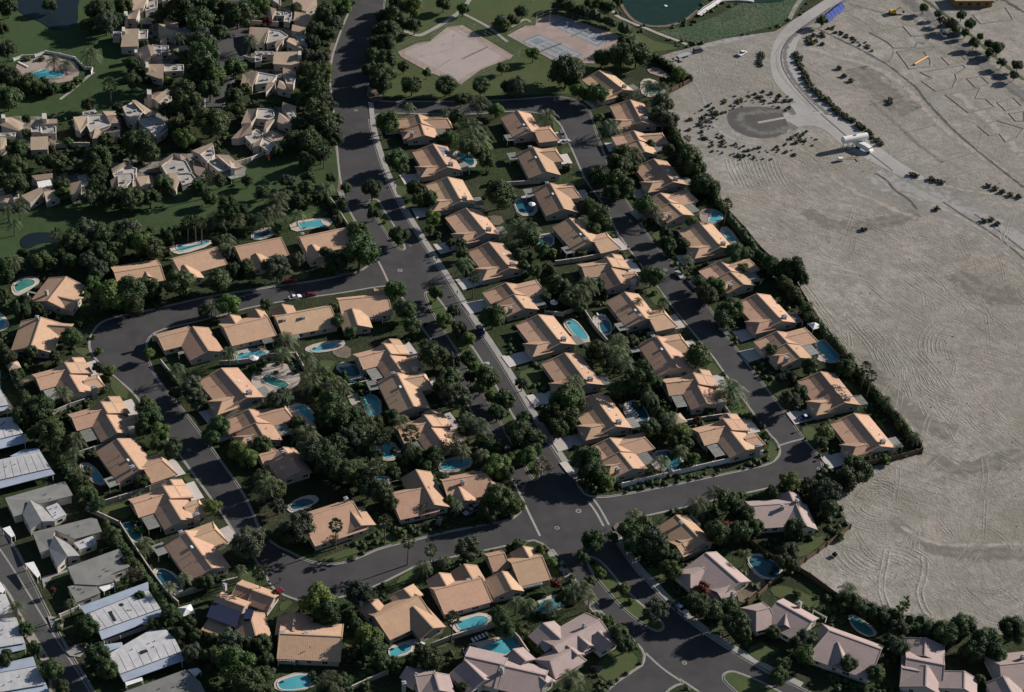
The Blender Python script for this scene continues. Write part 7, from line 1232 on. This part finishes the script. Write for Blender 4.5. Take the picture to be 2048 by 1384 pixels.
# ---------------------------------------------------------------- vehicles and street things
def prof_mesh(mb, prof, w0, w1=None):
    """side profile in x,z swept across the width; w per point"""
    n = len(prof); i = len(mb.v)
    for s_ in (-1, 1):
        for k, (x, z, w_) in enumerate(prof): mb.v.append((x, s_ * w_, z))
    mb.f.append(tuple(i + k for k in range(n))); mb.f.append(tuple(i + n + k for k in reversed(range(n))))
    for k in range(n): mb.f.append((i + k, i + n + k, i + n + (k + 1) % n, i + (k + 1) % n))
def car(lb, x, y, dx, dy, m, kind='sedan', z0=ZR, cat='car', top=None):
    a = at(x, y); b = at(x + dx, y + dy); d = b - a; o = empty({'sedan': 'parked_car', 'suv': 'parked_suv', 'pickup': 'pickup_truck', 'van': 'van'}[kind], (a.x, a.y, z0), math.atan2(d.y, d.x)); tag(o, lb, cat, 'cars parked along the streets')
    body = MB(); cab = MB()
    if kind == 'sedan':
        prof_mesh(body, [(-2.3, .35, .82), (-2.32, .75, .84), (-2.2, .92, .82), (-1.3, .98, .84), (.9, .96, .86), (1.9, .84, .82), (2.28, .68, .78), (2.3, .35, .78)], 0)
        prof_mesh(cab, [(-1.55, .96, .8), (-1.0, 1.38, .62), (.15, 1.42, .62), (.95, .95, .8)], 0); tp = (-.95, .1, 1.44)
    elif kind == 'suv':
        prof_mesh(body, [(-2.2, .4, .86), (-2.25, 1.05, .88), (.9, 1.08, .9), (1.9, .98, .86), (2.25, .8, .82), (2.25, .4, .82)], 0)
        prof_mesh(cab, [(-2.2, 1.04, .84), (-2.0, 1.66, .72), (.2, 1.7, .72), (1.0, 1.05, .84)], 0); tp = (-1.95, .15, 1.72)
    elif kind == 'van':
        prof_mesh(body, [(-2.4, .4, .92), (-2.45, 1.1, .95), (1.6, 1.1, .95), (2.35, .9, .85), (2.4, .4, .85)], 0)
        prof_mesh(cab, [(-2.4, 1.08, .92), (-2.35, 1.95, .8), (1.0, 1.98, .8), (1.75, 1.08, .9)], 0); tp = (-2.3, .95, 2.0)
    else:
        prof_mesh(body, [(-2.6, .45, .88), (-2.62, 1.0, .9), (-.9, 1.0, .9), (-.9, .75, .9), (-.85, 1.02, .9), (1.3, 1.02, .9), (2.3, .92, .86), (2.6, .7, .84), (2.6, .45, .84)], 0)
        prof_mesh(cab, [(-.85, 1.0, .84), (-.7, 1.65, .72), (.55, 1.68, .72), (1.2, 1.0, .84)], 0); tp = (-.65, .5, 1.7)
    body.build('body', M[m], o); cab.build('cabin_glass', M['glass'], o)
    t = MB(); t.box(tp[0], -.6, tp[2] - .06, tp[1], .6, tp[2]); t.build('cabin_roof', M[top or m], o)
    L_ = 1.42
    for wx in (-L_, L_):
        for wy in (-.78, .78):
            w_ = MB(); w_.tube((wx, wy - .1, .33), (wx, wy + .1, .33), .33, None, 10); wh = w_.build('wheel', M['tyre'], o); w_ = MB(); w_.tube((wx, wy - .11, .33), (wx, wy + .11, .33), .18, None, 8); w_.build('rim', M['metal'], wh)
    xf = {'sedan': 2.26, 'suv': 2.22, 'van': 2.36, 'pickup': 2.56}[kind]; xr = {'sedan': -2.3, 'suv': -2.22, 'van': -2.42, 'pickup': -2.6}[kind]
    for wy in (-.6, .6):
        h = MB(); h.box(xf - .03, wy - .14, .6, xf + .05, wy + .14, .76); h.build('headlight', M['white'], o); h = MB(); h.box(xr - .05, wy - .12, .65, xr + .03, wy + .12, .8); h.build('tail_light', M['car_red'], o)
    return o
car('bright red car parked under trees on the loop street', 582, 566, 10, -2, 'car_red', 'suv'); car('white sedan parked on the lower kerb of the loop street', 590, 597, 10, -2, 'car_white'); car('dark red sedan parked in front of the white sedan', 620, 592, 10, -2, 'car_maroon')
car('grey-blue car in deep shade at the mouth of the loop street', 686, 549, -10, 0, 'car_grey', 'suv'); car('silver car parked on the boulevard beside the long median', 977, 736, 5, 8, 'car_silver'); car('navy car with pale roof on a driveway beside the lower desert street', 1608, 839, -10, 2, 'car_navy', 'sedan', LZ + .15, top='car_white')
car('dark blue car half shaded at the boulevard kerb', 961, 664, 5, 8, 'car_navy', 'suv', ZR, top='car_silver'); car('maroon car at the end of the loop beside the small palm lawn', 552, 1189, 8, -4, 'car_maroon', 'sedan', LZ + .1); car('dark car in the driveway of the upper desert-street house', 1124, 273, 5, 8, 'car_grey', 'suv', ZR); car('pale grey car behind the dark one on the upper desert street', 1131, 286, 8, -3, 'car_silver', 'sedan', ZR)
car('silver car in tree shade on the middle desert street', 1358, 552, 6, 7, 'car_silver', 'sedan'); car('grey car at the kerb on the lower desert street', 1447, 665, 6, 6, 'car_grey'); car('silver car in shade before the junction house', 940, 1027, -8, 4, 'car_silver', 'sedan', LZ + .15); car('dark car beside the silver car before the junction house', 878, 1048, 4, -9, 'car_black', 'suv', LZ + .15)
car('pale van shaded beside the garage of the junction house', 950, 1020, -8, 4, 'car_tan', 'van', LZ + .15); car('white pickup truck on the open sand near the lake', 1484, 109, 9, -6, 'car_white', 'pickup', .02, 'truck'); car('white car in the condominium lane', 480, 48, 9, -2, 'car_white', 'sedan', ZR)
car('small white vehicle beside the street trees on the building site', 1886, 71, 4, 6, 'car_white', 'van', .06); car('white car at the boulevard kerb near the lower median', 1362, 1221, 7, 6, 'car_white', 'sedan', ZR); car('dark car at the boulevard kerb behind the white one', 1348, 1211, 7, 6, 'car_black', 'sedan', ZR)
# water tanker
a = at(1706, 294); b = at(1728, 290); d = b - a; o = empty('water_tank', (a.x, a.y, 0), math.atan2(d.y, d.x)); tag(o, 'long white cylindrical water tank raised on legs beside the dusty road', 'tank')
mb = MB(); mb.tube((-5.6, 0, 4.2), (5.6, 0, 4.2), 1.5, None, 16); mb.build('tank_shell', M['white'], o)
mb = MB(); mb.tube((-5.75, 0, 4.2), (-5.6, 0, 4.2), 1.1, 1.5, 16); mb.tube((5.6, 0, 4.2), (5.75, 0, 4.2), 1.5, 1.1, 16); mb.build('end_cap', M['white'], o)
for wx in (-4, -1.3, 1.3, 4):
    for wy in (-1.1, 1.1): mb = MB(); mb.tube((wx, wy * 1.2, 0), (wx, wy, 3.3), .13, None, 6); mb.build('leg', M['dark'], o)
mb = MB(); mb.tube((0, 0, 5.6), (0, 0, 6.1), .45, None, 10); mb.build('hatch', M['metal'], o)
a = at(1727, 300); o = empty('water_truck', (a.x, a.y, 0), R(-38)); tag(o, 'white water truck standing below the raised tank', 'truck')
mb = MB(); mb.box(-3.6, -1.15, 1.0, 1.5, 1.15, 2.9); mb.build('tank_body', M['white'], o); mb = MB(); prof_mesh(mb, [(1.6, .7, 1.1), (1.6, 2.6, 1.0), (2.7, 2.6, 1.0), (3.1, 1.7, 1.1), (3.9, 1.5, 1.1), (3.9, .7, 1.1)], 0); mb.build('cab', M['white'], o); mb = MB(); mb.box(2.72, -.9, 1.75, 3.0, .9, 2.4); mb.build('windscreen', M['glass'], o)
for wx in (-2.8, -1.6, 2.9):
    for wy in (-1, 1): mb = MB(); mb.tube((wx, wy - .15, .5), (wx, wy + .15, .5), .5, None, 12); mb.build('wheel', M['tyre'], o)
a = at(1703, 318); o = empty('yellow_hose_reel', (a.x, a.y, 0), 0); tag(o, 'yellow pipe frame lying on the sand below the water truck', 'pipe')
mb = MB(); mb.tube((-2, 0, .5), (2.4, .8, .5), .18); mb.tube((2.4, .8, .5), (3, -1.2, .5), .18); mb.build('pipe', M['yellow'], o)
a = at(1680, 322); o = empty('pump', (a.x, a.y, 0), .3); tag(o, 'small pale pump unit left of the yellow pipes', 'pump'); mb = MB(); mb.box(-.9, -.6, .3, .9, .6, 1.6); mb.build('housing', M['white'], o); mb = MB(); mb.tube((-.5, -.7, .3), (-.5, .7, .3), .3, None, 8); mb.tube((.5, -.7, .3), (.5, .7, .3), .3, None, 8); mb.build('wheel', M['tyre'], o)
# flatbed with trailer and blue tarpaulin load
a = at(1664, 28); b = at(1684, 12); d = b - a; o = empty('covered_stockpile', (a.x, a.y, 0), math.atan2(d.y, d.x)); tag(o, 'long stockpile under a wrinkled blue tarpaulin beside the site road', 'tarpaulin')
mb = MB(); rr = random.Random(4); N_ = 14
for s0, s1 in ((-1, 0), (0, 1)):
    for k in range(N_):
        def hp(k, s_): rr2 = random.Random(k * 7 + s_); return (-9 + 18 * k / N_, s_ * (2.6 + rr2.uniform(-.2, .2)), 2.3 + rr2.uniform(-.25, .25) if s_ == 0 else .1)
        mb.face([hp(k, s0), hp(k + 1, s0), hp(k + 1, s1), hp(k, s1)])
mb.build('tarpaulin', M['blue_tarp'], o); mb = MB(); mb.box(-9, -2.3, 0, 9, 2.3, .5); mb.build('pile', M['sand_dark'], o); mb = MB(); mb.tube((9, -2, .3), (10.5, 1.5, .3), .2); mb.build('orange_barrier', M['orange'], o)
o = car('dark blue-grey truck on the sand left of the white pickup', 1396, 104, 9, -2, 'car_grey', 'van', .02, 'truck'); o['group'] = 'site vehicles'
a = at(1368, 113); b = at(1384, 108); d = b - a; o = empty('flat_trailer', (a.x, a.y, 0), math.atan2(d.y, d.x)); tag(o, 'flat grey trailer parked behind the blue-grey truck', 'trailer'); mb = MB(); mb.box(-3.6, -1.1, .75, 3.6, 1.1, .95); mb.build('deck', M['metal'], o); mb = MB(); mb.box(3.6, -.08, .6, 5.0, .08, .75); mb.build('drawbar', M['dark'], o)
for wx in (-1.2, 0):
    for wy in (-1, 1): mb = MB(); mb.tube((wx, wy - .12, .38), (wx, wy + .12, .38), .38, None, 10); mb.build('wheel', M['tyre'], o)
a = at(1352, 120); o = empty('debris_pile', (a.x, a.y, 0)); tag(o, 'grey pile of broken concrete by the trailer', 'rubble'); mb = MB(); rr = random.Random(2)
for k in range(16): x_, y_ = rr.uniform(-2.2, 2.2), rr.uniform(-1.5, 1.5); s_ = rr.uniform(.3, .8); mb.box(-s_, -s_ * .7, -.1, s_, s_ * .7, s_, Matrix.Translation((x_, y_, 0)) @ Matrix.Rotation(rr.uniform(0, 3), 4, 'Z'))
mb.build('chunks', M['concrete'], o)
# building under yellow sheathing, excavator, orange pipe, site poles
a = at(1940, 6); o = empty('site_building', (a.x, a.y, 0), R(12)); tag(o, 'ochre building shell at the top right corner', 'building'); mb = MB(); mb.box(-9, -4, 0, 9, 4, 3.2); mb.build('wall', mat('ochre_sheathing', (.26, .16, .05), .9, [(.5, (.2, .12, .04), .6, 4)]), o); mb = MB(); mb.box(-9.4, -4.4, 3.2, 9.4, 4.4, 3.5); mb.build('roof', M['roof_tan'], o)
for k in range(4): mb = MB(); mb.box(-7 + k * 4.2, -4.06, 1, -5.4 + k * 4.2, -3.98, 2.3); mb.build('window_opening', M['dark'], o)
for lb, x, y in (('yellow digger among the trenches at the top of the site', 1785, 28), ('second yellow digger beside the ochre building', 1972, 3)):
    a = at(x, y); o = empty('excavator', (a.x, a.y, 0), R(10)); tag(o, lb, 'excavator'); mb = MB(); mb.box(-1.6, -1.3, 0, 1.6, -.8, .8); mb.box(-1.6, .8, 0, 1.6, 1.3, .8); mb.build('track', M['dark'], o); mb = MB(); mb.box(-1.5, -1.1, .8, 1.1, 1.1, 1.9); mb.box(.2, -1.0, 1.9, 1.1, -.1, 2.7); mb.build('body', M['yellow'], o)
    mb = MB(); mb.tube((1.0, .3, 1.5), (3.2, .3, 3.2), .22); mb.tube((3.2, .3, 3.2), (5.0, .3, 1.4), .18); mb.build('boom', M['yellow'], o); mb = MB(); mb.box(4.6, -.2, .6, 5.4, .8, 1.4); mb.build('bucket', M['dark'], o)
a = at(1829, 128, .5); b = at(1855, 113, .5); o = empty('orange_pipe', (a.x, a.y, 0)); tag(o, 'long orange pipe lying inside a trench outline', 'pipe'); mb = MB(); mb.tube((0, 0, .45), (b.x - a.x, b.y - a.y, .45), .4, None, 8); mb.build('pipe_length', M['orange'], o); mb = MB(); mb.box(-.4, -.6, 0, .4, .6, .2); mb.box(b.x - a.x - .4, b.y - a.y - .6, 0, b.x - a.x + .4, b.y - a.y + .6, .2); mb.build('sleeper', M['trunk'], o)
def pole(nm, lb, x, y, h, m='metal', arm=0, r=.1, grp_=None):
    a = at(x, y); o = empty(nm, (a.x, a.y, 0)); tag(o, lb, 'pole', grp_); mb = MB(); mb.tube((0, 0, 0), (0, 0, h), r, r * .6, 7); mb.build('post', M[m], o)
    mb = MB(); mb.box(-.5, -.08, h - .05, .5 + arm, .08, h + .12); mb.build('lamp_head' if arm else 'cap', M['metal'], o)
pole('survey_pole', 'thin grey pole beside the pale site track', 1808, 192, 8, grp_='poles on the site'); pole('survey_pole', 'thin grey pole beside the ditch, lower right of the other pole', 1871, 250, 7, grp_='poles on the site'); pole('survey_pole', 'slender pole at the foot of the site ditch', 1952, 305, 8, grp_='poles on the site')
for k, (x, y) in enumerate(((1004,62),(1064,30),(947,78),(905,100),(1098,52),(1132,74),(1172,94),(1208,112))): pole('court_lamp', ORD[k + 1] + ' slim lamp pole from the left among the tennis courts', x, y, 7, 'metal', 0, .07, 'lamp poles at the tennis courts')
# manhole covers
for lb, x, y, r_ in (('pale manhole cover on the upper boulevard', 712, 221, .75), ('manhole ring at the boulevard mouth of the loop street', 800, 541, .9), ('small manhole cover north of the junction', 820, 491, .5), ('manhole ring in the lower boulevard junction', 1157, 1022, .9), ('manhole ring just below the lower junction', 1114, 1056, .8), ('manhole ring on the desert street', 1331, 540, .8), ('pale manhole cover on the desert street below', 1496, 783, .5), ('manhole ring on the loop street', 378, 900, .7), ('pale cover at the loop kerb', 336, 848, .6), ('manhole ring at the east street corner', 1637, 937, .6), ('manhole cover on the lower boulevard', 1369, 1326, .7)):
    a = at(x, y); o = empty('manhole_cover', (a.x, a.y, ZR)); tag(o, lb, 'manhole cover', 'manhole covers'); mb = MB(); mb.tube((0, 0, 0), (0, 0, .03), r_, None, 20); mb.build('collar', M['concrete'], o); mb = MB(); mb.tube((0, 0, .02), (0, 0, .05), r_ * .6, None, 16); mb.build('lid', M['asphalt_old'], o)
# kerbside mailboxes
for k, (x, y) in enumerate(((789,372),(865,517),(873,522),(914,590),(1340,1215),(1352,1226),(1232,640),(1255,500),(1403,724),(1600,862),(1644,918),(560,1165),(538,1170))):
    a = at(x, y); o = empty('mailbox', (a.x, a.y, ZL), .5 * k); tag(o, ORD[min(k + 1, 12)] + (' kerbside mailbox on a dark post, counted from the top' if k < 12 else ' kerbside mailbox on a post by the loop palm lawn'), 'mailbox', 'kerbside mailboxes'); mb = MB(); mb.box(-.08, -.08, 0, .08, .08, 1.05); mb.build('post', M['dark'], o); mb = MB(); mb.box(-.35, -.2, 1.05, .35, .2, 1.5); mb.build('box', M['car_black'], o)
# garden furniture
def umb(lb, x, y, r=1.5, m='white'):
    a = at(x, y, 2.2); o = empty('garden_umbrella', (a.x, a.y, ZL + .1)); tag(o, lb, 'umbrella', 'garden umbrellas'); mb = MB(); mb.tube((0, 0, 0), (0, 0, 2.5), .04); mb.build('pole', M['metal'], o); mb = MB(); P = [Vector((r * math.cos(k * .785), r * math.sin(k * .785), 1.95)) for k in range(8)]
    for k in range(8): mb.face([P[k], P[(k + 1) % 8], (0, 0, 2.5)])
    mb.build('canopy', M[m], o)
umb('white umbrella over the pool under the loop corner house', 508, 715, 1.7); umb('cream umbrella folded wide beside the wrapped rose house', 980, 1334, 1.6); umb('white umbrella beside the shaded dark garden pool, upper middle', 1064, 408, 1.4); umb('white umbrella on the terrace of the sixth boulevard house', 1108, 605, 1.5); umb('small blue umbrella by the L-shaped wall pool', 1341, 940, 1.3, 'car_navy')
def gazebo(lb, x, y, s_, m='white'):
    a = at(x, y, 2.3); o = empty('garden_shelter', (a.x, a.y, ZL), R(30)); tag(o, lb, 'shelter', 'garden shelters'); mb = MB(); mb.face([(-s_, -s_, 2.2), (s_, -s_, 2.2), (0, 0, 3.1)]); mb.face([(s_, -s_, 2.2), (s_, s_, 2.2), (0, 0, 3.1)]); mb.face([(s_, s_, 2.2), (-s_, s_, 2.2), (0, 0, 3.1)]); mb.face([(-s_, s_, 2.2), (-s_, -s_, 2.2), (0, 0, 3.1)]); mb.build('roof', M[m], o)
    for sx in (-1, 1):
        for sy in (-1, 1): mb = MB(); mb.tube((sx * s_ * .9, sy * s_ * .9, 0), (sx * s_ * .9, sy * s_ * .9, 2.2), .06); mb.build('post', M['white'], o)
gazebo('bright white garden shelter against the desert fence', 1629, 651, 1.9); gazebo('white garden shelter left of the dark solar roof', 373, 1221, 1.9); gazebo('small brown garden shelter left of the first loop house', 27, 731, 2.0, 'roof_tan'); gazebo('tan garden house behind the eighth desert-street house', 1355, 838, 2.4, 'roof_tan')
def lounger(lb, grpn, x, y, dx, dy):
    a = at(x, y); b = at(x + dx, y + dy); d = b - a; o = empty('sun_lounger', (a.x, a.y, ZL + .2), math.atan2(d.y, d.x)); tag(o, lb, 'sun lounger', grpn); mb = MB(); mb.box(-.95, -.32, .28, .4, .32, .38); mb.build('seat', M['white'], o); mb = MB(); mb.face([(.4, -.32, .36), (1.0, -.32, .8), (1.0, .32, .8), (.4, .32, .36)]); mb.build('backrest', M['white'], o)
    for lx in (-.8, .3):
        for ly in (-.28, .28): mb = MB(); mb.box(lx - .03, ly - .03, 0, lx + .03, ly + .03, .28); mb.build('leg', M['white'], o)
for k in range(6): lounger('white lounger in the row beside the dark pool of the ninth boulevard house', 'loungers at the dark pool', 1252 + k * 4, 815 + k * 4.2, 6, -3)
for k in range(5): lounger('white lounger in the row above the bright rectangular pool', 'loungers at the rectangular pool', 946 + k * 7, 1284 - k * 3, 3, 5)
for k in range(3): lounger('white lounger on the terrace of the small blue pool', 'loungers at the small pool', 835 + k * 6, 1290 + (k % 2) * 5, 5, 2)
for k in range(3): lounger('white lounger beside the dark desert-street pool', 'loungers at the desert-street pool', 1196 + k * 7, 632 + k * 2, 3, 5)
for k in range(4): lounger('pale lounger on the round golf lawn terrace', 'loungers on the golf lawn terrace', 40 + k * 5, 128 + k * 2.5, 5, 3)
for k in range(3): lounger('pale lounger on the shaded terrace of the blue-pool garden inside the loop', 'loungers inside the loop', 640 + k * 5, 838 + k * 6, 6, -2)
# white lake bridge
P_ = [at(*p) for p in pts('R3',1495,135,1550,90,1600,60,1650,25,1700,5,1690,-60)]; c = P_[2]; o = empty('lake_bridge', (c.x, c.y, ZL)); tag(o, 'white footbridge curving over the neck of the lake', 'bridge'); P_ = [p - c for p in P_]; mb = MB(); ribbon(mb, P_, -1.0, 1.0, .9, None, .2); mb.build('deck', M['white'], o)
for d_ in (-1.0, 1.0):
    mb = MB(); ribbon(mb, P_, d_ - .05, d_ + .05, 1.9, None, .12); ribbon(mb, P_, d_ - .05, d_ + .05, 1.45, None, .08); mb.build('railing', M['white'], o)
P_ = [at(*p) for p in pts('R3',1650,14,1800,8,1880,14,1935,22)]; c = P_[1]; o = empty('lake_jetty', (c.x, c.y, ZL)); tag(o, 'thin white jetty wall along the far lake edge', 'jetty'); P_ = [p - c for p in P_]; mb = MB(); ribbon(mb, P_, -.5, .5, .7, None, .7); mb.build('deck', M['white'], o); mb = MB(); ribbon(mb, P_, .5, .6, 1.4, None, .1); mb.build('railing', M['white'], o)
a = at(1331, 13); o = empty('lake_fountain', (a.x, a.y, ZL + .02)); tag(o, 'small white fountain float on the lake', 'fountain'); mb = MB(); mb.tube((0, 0, 0), (0, 0, .35), .9, .7, 10); mb.build('float', M['white'], o); mb = MB(); mb.tube((0, 0, .3), (0, 0, 1.0), .15, .05); mb.build('nozzle', M['metal'], o)
